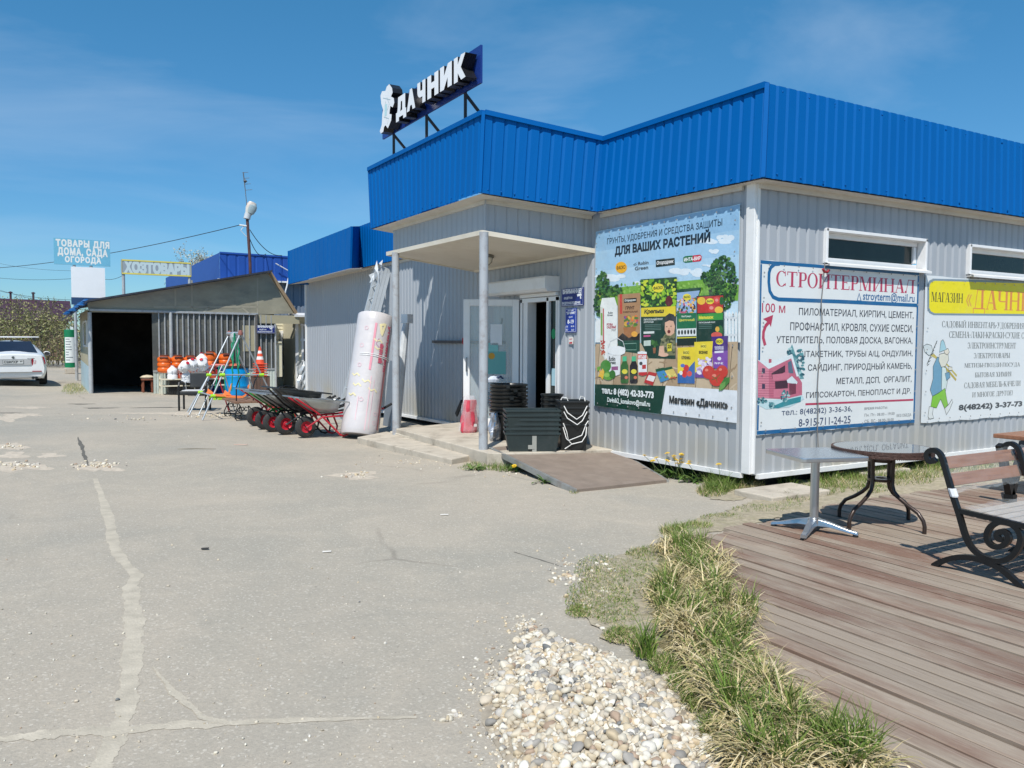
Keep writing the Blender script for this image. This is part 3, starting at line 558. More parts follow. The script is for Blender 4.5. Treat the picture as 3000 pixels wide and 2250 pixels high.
    G['Ю']=(1.15,stem(.08)+ring(.76,.5,.36,.52,.15,.045)+[r(.2,.47,.45,.53)]); G['Ц']=(1.0,stem(.1,bot=0)+stem(.72,bot=0)+[r(.02,0,1.0,t),tick(.95,0,-.2)])
    G['Щ']=(1.3,stem(.08,bot=0)+stem(.52,bot=0)+stem(.96,bot=0)+[r(0,0,1.28,t),tick(1.23,0,-.2)]); G['Ж']=(1.1,stem(.46)+[dg(.06,0,.4,.55,.08),dg(.66,.55,.96,0,.08),dg(.1,1,.42,.45,.08),dg(.64,.45,.92,1,.08)]); G['Ф']=(1.0,stem(.41)+ring(.5,.52,.48,.34,.16,.05))
    G['·']=(.34,ring(.17,.45,.09,.11,.088,.1)); G['!']=(.3,[r(.1,.28,.22,1)]+ring(.16,.08,.08,.09,.079,.089)); G[' ']=(.36,[])
    ch=lambda x,d:[(x+.17*(d<0),.72),(x+.17*(d>0),.42),(x+.17*(d<0),.12),(x+.17*(d<0)+.07,.12),(x+.17*(d>0)+.07,.42),(x+.17*(d<0)+.07,.72)]
    G['«']=(.5,[ch(.02,-1),ch(.2,-1)]); G['»']=(.5,[ch(.04,1),ch(.22,1)])
    return G
SER=_serif()
def orient(l):
    return l
def serif2d(s,gap=.03):
    k=('S',s,gap)
    if k in _TC: return _TC[k]
    LL=[]; x=0
    for c in s:
        w,ls=SER[c]; cen=[]
        for l in ls:
            l=np.array(l)+V3(x,0); A=np.sum(l[:,0]*np.roll(l[:,1],-1)-l[:,1]*np.roll(l[:,0],-1))
            LL.append((l,A,c))
        x+=w+gap
    out=[]; prev=None
    for i,(l,A,c) in enumerate(LL):
        # a loop inside the one before it that runs the other way is a hole; all else is solid
        if A<0:
            p=out[-1] if out else None
            inside=p is not None and (p.min(0)<=l.min(0)+1e-6).all() and (p.max(0)>=l.max(0)-1e-6).all()
            if not inside: l=l[::-1]
        out.append(l)
    _TC[k]=fill_loops(out)+(x-gap,); return _TC[k]
def serif(mb,s,fr,rc,d,col=(1,1,1),mi=0):
    O,T,w=serif2d(s); u0,v0,u1,v1=rc
    mb.add([fr.at(u0+a/w*(u1-u0),v0+b*(v1-v0),d) for a,b in O],T.tolist(),mi,col)
M_print=MATS['print']; M_bprint=mat('banner_print','attr',.42,var=.10,vs=22,bump=.5,bs=1.9,bdist=.05,dirt=(.55,.53,.48),ds=3,da=.12); M_vinyl=mat('vinyl','attr',.42,var=.05,vs=2.5,bump=.25,bs=2.2,bdist=.03)
def rcp(fr,q,x0,y0,x1,y1): a=fr.px(q(x0,y0)); b=fr.px(q(x1,y1)); return (a[0],a[1],b[0],b[1])
class Art:
    """flat printing on a frame; every piece lies a hair above the one before"""
    def __init__(s,fr,q,d0=.002,step=.00003): s.fr=fr;s.q=q;s.d=d0;s.st=step;s.mb=MB()
    def P(s,pts): return [s.fr.px(s.q(*p)) for p in pts]
    def poly(s,pts,c): s.d+=s.st; s.mb.poly(s.fr,s.P(pts),s.d,0,c)
    def line(s,pts,w,c,closed=False): s.d+=s.st; s.mb.line(s.fr,s.P(pts),w,s.d,0,c,closed)
    def ell(s,x,y,rx,ry,c,seg=20): s.poly([(x+rx*math.cos(2*PI*k/seg),y+ry*math.sin(2*PI*k/seg)) for k in range(seg)],c)
    def txt(s,t,x0,y0,x1,y1,c,off=0.,slant=0,sp=1.): s.d+=s.st; s.mb.text(t,s.fr,rcp(s.fr,s.q,x0,y0,x1,y1),s.d,off,0,c,sp,slant)
    def ser(s,t,x0,y0,x1,y1,c): s.d+=s.st; serif(s.mb,t,s.fr,rcp(s.fr,s.q,x0,y0,x1,y1),s.d,c)
    def blobs(s,n,box,r,cols,seed=1,seg=6,asp=1.6):
        R=random.Random(seed); s.d+=s.st
        for k in range(n):
            x=R.uniform(box[0],box[2]); y=R.uniform(box[1],box[3]); a=R.uniform(0,PI); q=R.uniform(.6,1.3)*r
            pts=[(x+q*(asp*math.cos(2*PI*i/seg)*math.cos(a)-math.sin(2*PI*i/seg)*math.sin(a)),y+q*(asp*math.cos(2*PI*i/seg)*math.sin(a)+math.sin(2*PI*i/seg)*math.cos(a))) for i in range(seg)]
            s.d+=.000006; s.mb.poly(s.fr,s.P(pts),s.d,0,R.choice(cols))
    def blobs_in(s,n,cx,cy,rx,ry,r,cols,seed=1):
        R=random.Random(seed); s.d+=s.st
        for k in range(n):
            a=R.uniform(0,2*PI); q=math.sqrt(R.random()); x=cx+rx*q*math.cos(a); y=cy+ry*q*math.sin(a); z=R.uniform(.6,1.4)*r; b=R.uniform(0,3)
            s.d+=.000006; s.mb.poly(s.fr,s.P([(x+z*math.cos(b+2*PI*i/5)*R.uniform(.7,1.2),y+z*math.sin(b+2*PI*i/5)*R.uniform(.7,1.2)) for i in range(5)]),s.d,0,R.choice(cols))
def banner(name,lab,fr,W_,H_,base,cat='banner',wob=.006,seed=3,group=None):
    """thin vinyl sheet with slightly uneven edges"""
    r=random.Random(seed); t=thing(name,lab,cat,fr.at(W_/2,0,0),0,group)
    n=16; top=[(W_*i/n,H_+r.uniform(-wob,wob)) for i in range(n+1)]; bot=[(W_*i/n,r.uniform(-wob,wob)) for i in range(n+1)]
    mb=MB(); mb.prism(fr,bot+top[::-1],-.003,.001,col=base); mb.build('sheet',M_vinyl,t)
    mb=MB()
    for i in range(12):
        for (u,v) in ((W_*(i+.5)/12,.045),(W_*(i+.5)/12,H_-.045)): mb.disc(fr,u,v,.011,d=.021,seg=8,col=sr(150,150,150))
    for i in range(7):
        for u in (.045,W_-.045): mb.disc(fr,u,H_*(i+.5)/7,.011,d=.021,seg=8,col=sr(150,150,150))
    return t,mb
# ------------------------------------------------------------ banner with product picture, left of the corner
f1=Fr((XW-.04,8.705,.633),(0,-1,0),(0,0,1)); W1,H1=2.54,2.31
b1,ey=banner('product_banner','tall picture banner of soil bags and vegetables left of the shop corner',f1,W1,H1,sr(190,218,232))
c5=crop(1720,560,2.37); c7=crop(1730,820,4.88); A=Art(f1,c5)
sky_=[sr(148,190,222),sr(163,201,228),sr(178,211,233),sr(193,220,237),sr(206,228,240)]
for i in range(5):
    v1=H1-.006-i*.26; f1r=(0.004,v1-.262,W1-.004,v1); A.mb.rect(f1,*f1r,d=.0012+.00005*i,col=sky_[i])
A.d=.0016
Rr=random.Random(4)
for cx,cy,rx,ry in ((900,350,110,22),(960,320,60,25),(700,560,110,30),(200,600,130,25),(420,640,90,20),(860,420,50,15),(850,520,60,12)):
    for k in range(7): A.ell(cx+Rr.uniform(-.8,.8)*rx,cy+Rr.uniform(-.5,.5)*ry,rx*Rr.uniform(.25,.45),ry*Rr.uniform(.4,.8),sr(225,236,243),10)
A.txt('ГРУНТЫ, УДОБРЕНИЯ И СРЕДСТВА ЗАЩИТЫ',140,378,940,188,sr(30,52,70),.008); A.txt('ДЛЯ ВАШИХ РАСТЕНИЙ',193,458,858,262,sr(16,36,52),.05)
A.ell(238,530,40,40,sr(245,178,30)); A.txt('ФАСКО',206,548,268,512,sr(60,40,20),.03)
A.txt('Robin',355,515,428,482,sr(88,98,104),.03); A.txt('Green',332,552,426,514,sr(88,98,104),.03); A.line([(322,512),(345,496),(326,520),(346,508)],.008,sr(88,98,104))
A.poly([(478,478),(609,464),(611,512),(479,528)],sr(14,34,30)); A.txt('Огородник',484,518,602,472,sr(240,240,240),.03,.2)
A.poly([(668,462),(682,452),(734,447),(734,492),(684,498),(668,490)],sr(20,110,60)); A.poly([(735,447),(785,441),(797,452),(795,478),(785,487),(735,492)],sr(205,40,60)); A.txt('ИНТА-ВИР',674,490,790,450,sr(245,245,245),.03)
A.poly([(60,690),(250,665),(500,640),(840,608),(1055,650),(1050,760),(60,800)],sr(120,172,60))
A.blobs(120,(240,640,880,720),7,[sr(100,150,45),sr(135,185,75),sr(150,195,90)],5)
gd=[sr(28,62,30),sr(44,88,40),sr(60,108,48),sr(20,48,26),sr(88,132,60)]
A.blobs_in(520,945,640,100,190,10,gd,6); A.blobs_in(150,855,600,60,50,8,gd,7); A.blobs_in(280,112,690,48,130,9,gd,8); A.blobs_in(60,200,690,50,35,10,gd,9); A.blobs_in(100,100,790,45,80,12,gd+[sr(150,170,40)],10)
for x in list(range(62,110,17))+list(range(962,1056,23)):
    y0=832 if x>500 else 880; A.poly([(x,y0+20),(x+8,y0),(x+17,y0+20),(x+17,1050),(x,1050)],sr(232,236,236))
for y in (870,990): A.poly([(960,y),(1050,y+3),(1050,y+18),(960,y+15)],sr(215,220,222))
A.poly([(60,1060),(1052,1045),(1049,1395),(60,1345)],sr(190,165,135))
for k in range(9):
    x=75+k*115; cl=lambda v:max(61,min(v,1046)); A.poly([(cl(x+20),1062),(cl(x+118),1060),(cl(x+112),1400),(cl(x-10),1400)] if x<1030 else [(1040,1062),(1046,1062),(1046,1400),(1040,1400)],[sr(202,180,150),sr(176,150,120),sr(190,168,138)][k%3])
    A.line([(cl(x+20),1062),(cl(x-10),1395)],.008,sr(82,62,45)) if x<1030 else None
A.blobs(60,(70,1070,1040,1380),6,[sr(160,134,104),sr(208,188,160)],12,5,5)
A.poly([(59,1340),(560,1352),(520,1548),(57,1488)],sr(18,62,48)); A.poly([(552,1350),(1048,1384),(1045,1610),(520,1546)],sr(226,230,234))
# goods in the picture
A.q=c7
def bag(pts,c): A.poly(pts,c)
A.poly([(150,380),(175,262),(355,250),(392,372),(395,1000),(215,1145),(150,1000)],sr(236,238,234)); A.poly([(150,385),(206,400),(212,1140),(150,1000)],sr(214,216,204)); A.poly([(158,470),(182,478),(182,800),(158,790)],sr(120,165,70)); A.poly([(188,410),(202,412),(205,900),(190,890)],sr(196,70,80)); A.blobs(26,(155,870,212,1080),10,[sr(180,60,55),sr(196,98,70)],2)
A.txt('Robin',262,488,330,452,sr(70,80,84),.03); A.txt('Green',250,520,330,488,sr(70,80,84),.03); A.txt('РОЗЫ',243,655,328,618,sr(170,40,60),.05,.15); A.txt('САДОВЫЕ',243,702,376,655,sr(170,40,60),.05,.15); A.txt('ГРУНТ',310,738,376,702,sr(90,90,90),.02)
bag([(400,212),(725,185),(716,1055),(402,1010)],sr(176,134,96)); A.poly([(428,205),(465,205),(466,485),(432,488)],sr(200,72,58)); A.poly([(488,270),(670,256),(671,320),(489,330)],sr(30,30,28)); A.txt('Огородник',498,318,660,268,sr(235,235,230),.03,.15); A.txt('ГРУНТ',512,428,640,372,sr(80,48,28),.05); A.txt('УНИВЕРСАЛЬНЫЙ',474,476,686,432,sr(80,48,28),.03)
A.blobs(40,(500,520,680,690),17,[sr(120,150,60),sr(200,70,80),sr(220,170,60),sr(110,80,150),sr(80,120,50),sr(230,120,60)],3); A.poly([(480,680),(665,670),(640,830),(500,835)],sr(170,110,60)); A.poly([(400,830),(470,760),(560,830),(650,790),(716,760),(716,900),(400,900)],sr(38,30,26)); A.poly([(402,870),(716,860),(716,1055),(402,1010)],sr(24,72,56)); A.ell(640,775,45,40,sr(235,170,70)); A.line([(480,915),(668,905),(668,1000),(480,1000)],.006,sr(150,190,170),True)
bag([(728,-5),(1245,-40),(1228,1130),(845,1120),(735,900)],sr(18,58,46)); A.poly([(735,10),(1240,-28),(1232,380),(738,392)],sr(34,74,30)); A.blobs(150,(742,0,1232,370),20,[sr(150,195,50),sr(110,165,45),sr(185,215,70),sr(60,110,40),sr(205,215,60),sr(26,60,28)],4)
A.ell(980,115,82,64,sr(238,220,60)); A.txt('ФАСКО',912,145,1046,85,sr(40,60,30),.04); A.ell(1135,305,52,78,sr(96,34,40)); A.poly([(736,400),(1231,376),(1230,520),(737,528)],sr(232,206,50)); A.txt('Крепыш',782,500,1062,410,sr(30,34,26),.05,.2)
A.txt('ПИТАТЕЛЬНЫЙ ГРУНТ',776,582,1046,540,sr(225,230,225),.03); A.txt('ДЛЯ РАССАДЫ',776,618,916,588,sr(225,230,225),.03)
for y in (640,662,690,712): A.poly([(790,y),(1020,y-8),(1020,y+2),(790,y+10)],sr(90,120,110))
A.poly([(772,740),(925,733),(925,765),(772,772)],sr(220,226,222)); A.poly([(772,792),(870,787),(870,812),(772,817)],sr(200,90,140)); A.poly([(775,870),(875,862),(875,940),(775,945)],sr(200,215,205))
# printed child in a cap
A.poly([(1075,590),(1085,520),(1140,478),(1205,495),(1232,560),(1228,660),(1190,600)],sr(52,54,56)); A.poly([(1000,960),(1030,850),(1080,770),(1225,740),(1226,1080),(1020,1080)],sr(124,124,88)); A.blobs(36,(1030,800,1222,1060),16,[sr(96,100,66),sr(150,146,112),sr(70,76,54)],6)
A.poly([(1078,610),(1140,580),(1200,590),(1222,660),(1210,760),(1160,800),(1105,790),(1075,720)],sr(224,178,150)); A.ell(1135,740,22,26,sr(110,40,40)); A.ell(1105,670,10,6,sr(60,40,30)); A.ell(1165,662,10,6,sr(60,40,30)); A.ell(1135,700,12,9,sr(205,152,126)); A.poly([(1000,950),(1060,940),(1075,1060),(985,1085)],sr(224,180,152)); A.ell(1060,1070,70,28,sr(226,182,156))
A.poly([(1110,915),(1170,905),(1175,1015),(1115,1025)],sr(226,214,60)); A.txt('25',1118,980,1166,925,sr(30,40,20),.05); A.blobs(18,(890,870,980,960),17,[sr(70,120,60),sr(50,96,46)],7); A.poly([(905,970),(950,968),(942,1050),(912,1050)],sr(150,96,66))
bag([(1247,160),(1590,120),(1525,300),(1530,930),(1250,940)],sr(60,100,60)); A.poly([(1250,165),(1580,140),(1528,320),(1528,470),(1250,475)],sr(150,180,215)); A.poly([(1245,140),(1600,108),(1590,150),(1248,185)],sr(24,70,50)); A.blobs(70,(1255,260,1520,470),15,[sr(200,90,120),sr(230,170,80),sr(60,50,70),sr(220,205,225),sr(90,110,60),sr(240,200,120)],8); A.ell(1395,245,58,46,sr(238,220,60)); A.txt('ФАСКО',1348,268,1442,222,sr(40,60,30),.04)
A.poly([(1252,480),(1528,470),(1528,690),(1252,700)],sr(24,110,70)); A.txt('Цветочный',1280,600,1502,550,sr(225,215,80),.03); A.txt('БиоГумус',1318,540,1456,505,sr(230,235,230),.03); A.poly([(1252,700),(1528,690),(1528,800),(1252,808)],sr(228,232,230))
for k in range(6): A.ell(1280+k*44,752-k*2,15,34,sr(52,60,58)); 
A.poly([(1252,812),(1528,803),(1530,930),(1250,940)],sr(20,40,34)); A.poly([(1252,822),(1528,812),(1528,828),(1252,838)],sr(215,205,60))
bag([(1530,232),(1922,204),(1925,810),(1760,880),(1535,890)],sr(20,56,44)); A.poly([(1540,245),(1912,222),(1910,460),(1545,475)],sr(190,52,46)); 
for x,y,rx,ry,c in ((1600,300,60,55,sr(236,190,60)),(1740,400,60,55,sr(214,62,52)),(1850,430,60,50,sr(240,190,70)),(1820,290,55,50,sr(222,76,70)),(1650,400,55,50,sr(200,50,44)),(1890,300,30,60,sr(40,100,50)),(1745,400,30,25,sr(240,150,140)),(1820,290,25,22,sr(240,150,140))): A.ell(x,y,rx,ry,c)
A.ell(1725,305,56,42,sr(238,220,60)); A.txt('ФАСКО',1680,326,1770,284,sr(40,60,30),.04); A.poly([(1545,490),(1910,470),(1908,570),(1546,585)],sr(60,150,60)); A.txt('Малышок',1565,562,1775,508,sr(228,215,60),.06); A.txt('ПИТАТЕЛЬНЫЙ ГРУНТ',1565,622,1800,590,sr(225,230,225),.03)
for y in (640,665,690): A.poly([(1565,y),(1750,y-6),(1750,y+3),(1565,y+9)],sr(90,120,110))
A.ell(1870,720,40,70,sr(50,110,56)); A.ell(1820,790,80,45,sr(214,92,80)); A.ell(1830,705,30,38,sr(225,175,70))
bag([(1745,812),(1980,800),(1976,1275),(1775,1262)],sr(128,72,168)); A.poly([(1745,812),(1980,800),(1978,1010),(1762,1030)],sr(72,40,124)); A.ell(1860,880,54,44,sr(238,220,60)); A.txt('ФАСКО',1815,902,1905,860,sr(40,60,30),.04); A.txt('КАЛИЙНОЕ',1792,972,1920,942,sr(225,220,235),.04); A.txt('УДОБРЕНИЕ',1792,1000,1920,975,sr(225,220,235),.04); A.poly([(1790,1018),(1918,1010),(1918,1040),(1790,1048)],sr(230,226,238)); A.ell(1858,1125,28,26,sr(230,226,238)); A.txt('N·P·K',1792,1205,1918,1178,sr(230,226,238),.04)
bag([(1500,888),(1768,876),(1745,1140),(1700,1395),(1515,1392)],sr(236,212,60)); A.poly([(1510,1330),(1640,1220),(1760,1095),(1740,1400),(1512,1396)],sr(110,70,150)); A.ell(1632,950,42,34,sr(246,228,90)); A.txt('ФАСКО',1592,968,1672,932,sr(60,60,30),.04); A.txt('ВЕСЕННЕЕ',1566,1058,1692,1015,sr(40,44,26),.06); A.blobs(26,(1560,1120,1740,1330),22,[sr(236,228,240),sr(220,200,228),sr(180,150,200)],9)
bag([(1262,970),(1510,958),(1506,1480),(1262,1472)],sr(238,212,54)); A.poly([(1262,1340),(1400,1280),(1508,1160),(1506,1482),(1262,1474)],sr(52,104,170)); A.ell(1385,1040,44,36,sr(246,228,90)); A.txt('ФАСКО',1342,1060,1428,1020,sr(60,60,30),.04); A.txt('КЛУБНИКА',1318,1135,1448,1092,sr(40,44,26),.06); A.ell(1385,1260,40,50,sr(210,48,48)); A.ell(1360,1340,38,56,sr(214,54,50)); A.ell(1430,1340,36,40,sr(222,80,76)); A.ell(1310,1330,24,30,sr(240,238,230)); A.ell(1335,1225,32,26,sr(80,110,190))
A.line([(262,985),(300,870),(390,828),(480,880),(512,990)],.009,sr(232,234,234)); A.poly([(255,985),(300,955),(420,945),(500,965),(516,1010),(505,1050),(450,1075),(330,1072),(262,1040)],sr(238,240,240)); A.poly([(250,1045),(345,1078),(448,1076),(435,1350),(380,1370),(255,1290)],sr(230,232,232)); A.txt('Robin',278,1160,372,1095,sr(60,66,66),.04); A.txt('Green',268,1205,378,1155,sr(60,66,66),.04); A.poly([(315,1240),(410,1235),(410,1290),(315,1290)],sr(150,80,130))
for x,c in ((505,sr(54,104,48)),(636,sr(34,28,34))):
    A.poly([(x-30,1095),(x+28,1090),(x+28,1160),(x-30,1165)],sr(80,190,140)); A.poly([(x-28,1165),(x+28,1160),(x+52,1230),(x+55,1450),(x+40,1478),(x-45,1478),(x-60,1450),(x-58,1230)],c); A.ell(x,1310,40,34,sr(226,212,70)); A.poly([(x-58,1350),(x+54,1345),(x+54,1420),(x-58,1425)],sr(60,70,50)); A.ell(x+22,1395,24,22,sr(220,120,90))
A.poly([(690,1030),(750,1018),(822,1030),(824,1350),(760,1372),(704,1355)],sr(234,236,238)); A.poly([(690,1060),(822,1060),(822,1130),(692,1135)],sr(210,66,60)); A.txt('ИНТА-ВИР',700,1128,816,1075,sr(240,240,240),.05); A.poly([(704,1320),(824,1316),(824,1352),(762,1372),(704,1356)],sr(200,52,54)); A.ell(738,1195,24,26,sr(70,70,72)); A.poly([(755,1215),(810,1210),(810,1270),(755,1275)],sr(190,60,60))
A.poly([(845,1310),(965,1335),(905,1510),(782,1465)],sr(190,54,54)); A.poly([(850,1360),(948,1382),(915,1458),(815,1428)],sr(236,232,228)); A.poly([(945,1278),(1060,1252),(1140,1420),(1020,1465)],sr(70,140,190)); A.poly([(945,1278),(1060,1252),(1075,1290),(958,1318)],sr(30,84,54)); A.poly([(1060,1262),(1180,1236),(1262,1380),(1140,1412)],sr(222,200,110)); A.poly([(1060,1262),(1180,1236),(1196,1268),(1072,1300)],sr(30,84,54)); A.blobs(14,(1000,1340,1230,1400),12,[sr(200,90,60),sr(80,150,70),sr(240,220,120)],10)
for x,y,rr_ in ((1705,1320,88),(1900,1310,82),(1818,1405,105)): A.ell(x,y,rr_,rr_*1.1,sr(206,62,50)); A.ell(x-rr_*.3,y-rr_*.35,rr_*.28,rr_*.22,sr(236,140,120))
A.line([(1760,1380),(1818,1405),(1870,1350)],.008,sr(70,110,50)); A.line([(1818,1405),(1830,1470)],.008,sr(70,110,50)); A.line([(1818,1405),(1750,1430)],.008,sr(70,110,50)); A.poly([(1935,1400),(2010,1390),(2005,1460),(1900,1580),(1850,1580),(1870,1500)],sr(70,130,60)); A.poly([(1870,1490),(1950,1450),(1940,1530),(1860,1590)],sr(110,160,80))
A.ell(235,1230,75,85,sr(70,140,50)); A.ell(270,1370,80,62,sr(96,160,60)); A.ell(330,1350,45,60,sr(56,116,44)); A.ell(250,1360,40,30,sr(150,195,90)); A.poly([(130,1260),(165,1310),(190,1265),(215,1310),(205,1370),(190,1430),(165,1390),(128,1380),(150,1330)],sr(240,190,50)); A.poly([(110,1250),(160,1230),(150,1290),(115,1300)],sr(110,170,60))
A.q=c5
A.txt('тел.: 8 (482) 42-33-773',110,1416,472,1392,sr(236,240,238),.05); A.txt('Da4nik2_konakovo@mail.ru',148,1472,446,1458,sr(226,234,230),.035); A.txt('Магазин «Дачник»',578,1482,988,1455,sr(40,44,46),.05)
A.mb.add(ey.v,ey.f,0,sr(150,150,150)); A.mb.build('printed_picture',M_bprint,b1); 
# ------------------------------------------------------------ two text banners on the right-hand wall
c6=crop(2180,640,2.5134); f2=Fr((6.455,YC-.034,.525),(1,0,0),(0,0,1)); W2,H2=2.71,1.82
b2,ey=banner('text_banner','white banner with blue border, red heading and building materials list',f2,W2,H2,sr(226,229,228),seed=8)
A=Art(f2,c6); bl=sr(20,98,150); rd=sr(188,60,92); bk=sr(52,54,66)
for a,b in (((0,0),(W2,.045)),((0,H2-.04),(W2,H2)),((0,.045),(.03,H2-.04)),((W2-.035,.045),(W2,H2-.04))): A.mb.rect(f2,a[0]+.002,a[1]+.002,b[0]-.002,b[1]-.002,.0014,0,bl)
A.line([(1272,640),(700,612),(252,596),(212,578),(188,535),(181,470),(183,400),(196,360),(225,336),(262,334)],.042,bl)
A.ser('СТРОЙТЕРМИНАЛ',232,497,1256,455,rd); A.txt('stroyterm@mail.ru',873,618,1255,556,sr(40,100,150),.012); A.line([(832,605),(846,552),(860,606)],.018,sr(40,100,150),True)
A.txt('100 м',130,692,303,628,rd,.005); A.poly([(138,740),(213,710),(196,800),(184,772),(166,758)],rd); A.line([(183,762),(158,790),(142,835),(140,880),(154,934)],.04,rd)
for t,x0,y0,x1,y1 in (('ПИЛОМАТЕРИАЛ, КИРПИЧ, ЦЕМЕНТ,',402,722,1248,688),('ПРОФНАСТИЛ, КРОВЛЯ, СУХИЕ СМЕСИ,',338,832,1243,782),('УТЕПЛИТЕЛЬ, ПОЛОВАЯ ДОСКА, ВАГОНКА,',237,928,1240,876),('ШТАКЕТНИК, ТРУБЫ А/Ц, ОНДУЛИН,',408,1030,1240,972),('САЙДИНГ, ПРИРОДНЫЙ КАМЕНЬ,',468,1132,1236,1050),('МЕТАЛЛ, ДСП,  ОРГАЛИТ,',678,1230,1233,1158),('ГИПСОКАРТОН, ПЕНОПЛАСТ И ДР.',455,1332,1228,1248)): A.txt(t,x0,y0,x1,y1,bk,.008)
A.line([(450,1368),(1245,1335)],.022,rd)
t_=sr(62,78,110); A.txt('тел.: 8(48242) 3-36-36,',275,1464,795,1380,t_,.008); A.txt('8-915-711-24-25',400,1535,784,1452,t_,.008); g_=sr(110,114,118)
A.txt('ВРЕМЯ РАБОТЫ:',885,1410,1055,1382,g_); A.txt('Пн. Пт.: 08.00 - 19.00',885,1460,1107,1424,g_); A.txt('СБ. ВС.: 08.00-18.00',885,1507,1100,1468,g_); A.txt('БЕЗ ОБЕДА',1122,1466,1230,1434,g_)
# picture of a timber house in snow
tl=[sr(60,120,130),sr(90,150,155),sr(40,90,105),sr(170,205,205)]
A.poly([(352,925),(395,1060),(440,1180),(320,1190),(318,1000)],sr(110,160,165)); A.blobs(70,(318,960,435,1180),9,tl,3); A.poly([(95,1370),(160,1340),(300,1330),(425,1300),(440,1330),(330,1390),(160,1405)],sr(196,222,226)); A.poly([(330,1330),(418,1310),(415,1350),(250,1398),(180,1395)],sr(50,140,150))
A.poly([(100,1040),(180,1105),(350,1000),(398,1165),(425,1210),(425,1300),(300,1330),(100,1320)],sr(196,106,128)); A.poly([(100,1040),(180,1105),(180,1325),(100,1318)],sr(214,132,150))
for y in range(1125,1320,18): A.line([(102,y),(290,y+2)],.004,sr(160,80,104))
A.poly([(98,1042),(180,1060),(352,998),(400,1160),(385,1165),(345,1030),(180,1108)],sr(226,234,236)); A.poly([(200,1140),(300,1080),(300,1130),(205,1180)],sr(70,40,56)); A.poly([(320,1060),(345,1045),(362,1140),(325,1140)],sr(90,110,130)); A.poly([(205,1150),(330,1135),(330,1180),(210,1195)],sr(206,120,140)); A.poly([(225,1200),(320,1190),(320,1250),(228,1255)],sr(70,40,56)); A.poly([(312,1190),(350,1160),(392,1205),(385,1220),(318,1210)],sr(216,228,232)); A.poly([(330,1215),(380,1215),(380,1290),(330,1300)],sr(120,56,76)); A.poly([(215,1258),(330,1250),(330,1310),(215,1320)],sr(206,120,140))
for x,y in ((140,1120),(140,1235)): A.poly([(x-10,y-18),(x+12,y-16),(x+12,y+20),(x-10,y+20)],sr(66,60,84))
A.poly([(180,1035),(200,1035),(200,1060),(180,1066)],sr(190,90,110)); A.blobs_in(30,205,1375,25,24,7,tl,4); A.blobs_in(40,300,1310,28,45,8,tl,5); A.blobs_in(40,130,1340,35,22,7,tl,6)
A.mb.add(ey.v,ey.f,0,sr(150,150,150)); A.mb.build('printed_text',M_bprint,b2)
f3_=Fr((9.295,YC-.034,.515),(1,0,0),(0,0,1))
b3,ey=banner('text_banner','white banner with yellow heading panel and striding gardener cartoon',f3_,2.72,1.80,sr(224,228,229),seed=12)
A=Art(f3_,c6); ye=sr(240,224,10)
def rr(x0,y0,x1,y1,r,sl): return [(x0+r,y0+r*sl),(x1,y0+(x1-x0)*sl),(x1,y1+(x1-x0)*sl*.3),(x0+r,y1),(x0+r*.3,y1-r*.35),(x0,y1-r),(x0,y0+r),(x0+r*.3,y0+r*.35)]
A.poly(rr(1348,442,2560,712,46,.028),sr(128,148,160)); A.poly(rr(1362,458,2560,698,40,.028),ye)
A.ser('МАГАЗИН',1375,612,1612,554,sr(40,40,36)); A.ser('«ДАЧНИК»',1630,664,2240,556,sr(222,140,70))
s_=sr(108,112,110)
for t,x0,y0,x1,y1 in (('САДОВЫЙ ИНВЕНТАРЬ·УДОБРЕНИЯ·ГРУНТЫ',1455,800,2190,775),('СЕМЕНА·ЛАКИ·КРАСКИ·СУХИЕ СМЕСИ',1507,878,2150,842),('ЭЛЕКТРОИНСТРУМЕНТ',1645,957,2002,916),('ЭЛЕКТРОТОВАРЫ',1690,1030,1957,990),('МЕТИЗЫ·ГВОЗДИ·ПОСУДА',1620,1098,2030,1060),('БЫТОВАЯ ХИМИЯ',1698,1170,1968,1128),('САДОВАЯ МЕБЕЛЬ·КАЧЕЛИ',1618,1250,2035,1194),('И МНОГОЕ ДРУГОЕ!',1678,1317,1978,1266)): A.ser(t,x0,y0,x1,y1,s_)
A.txt('8(48242) 3-37-73',1577,1427,2048,1343,sr(72,76,80),.045)
ol=sr(60,66,60)
def fig(pts,c): A.poly(pts,c); A.line(pts,.008,ol,True)
A.line([(1390,1000),(1470,1085),(1560,1190)],.03,sr(190,170,80)); A.line([(1375,1005),(1480,1060),(1565,1160)],.024,sr(200,184,96)); fig([(1318,940),(1345,925),(1378,935),(1392,990),(1360,1010),(1330,985)],sr(214,222,222))
for k in range(7): A.line([(1345+k*11,1085-k*27),(1362+k*9,1070-k*25)],.008,ol)
A.line([(1345,1075),(1420,900)],.012,ol)
fig([(1390,1090),(1420,1020),(1450,1030),(1480,1110),(1475,1250),(1430,1290),(1385,1310),(1368,1260),(1390,1180)],sr(112,160,186)); fig([(1455,1090),(1485,1100),(1500,1180),(1480,1280),(1452,1260)],sr(212,226,222)); fig([(1436,1000),(1500,985),(1505,1040),(1480,1090),(1450,1095),(1432,1050)],sr(224,222,206)); fig([(1470,965),(1500,958),(1510,985),(1495,1005),(1476,995)],sr(230,222,204))
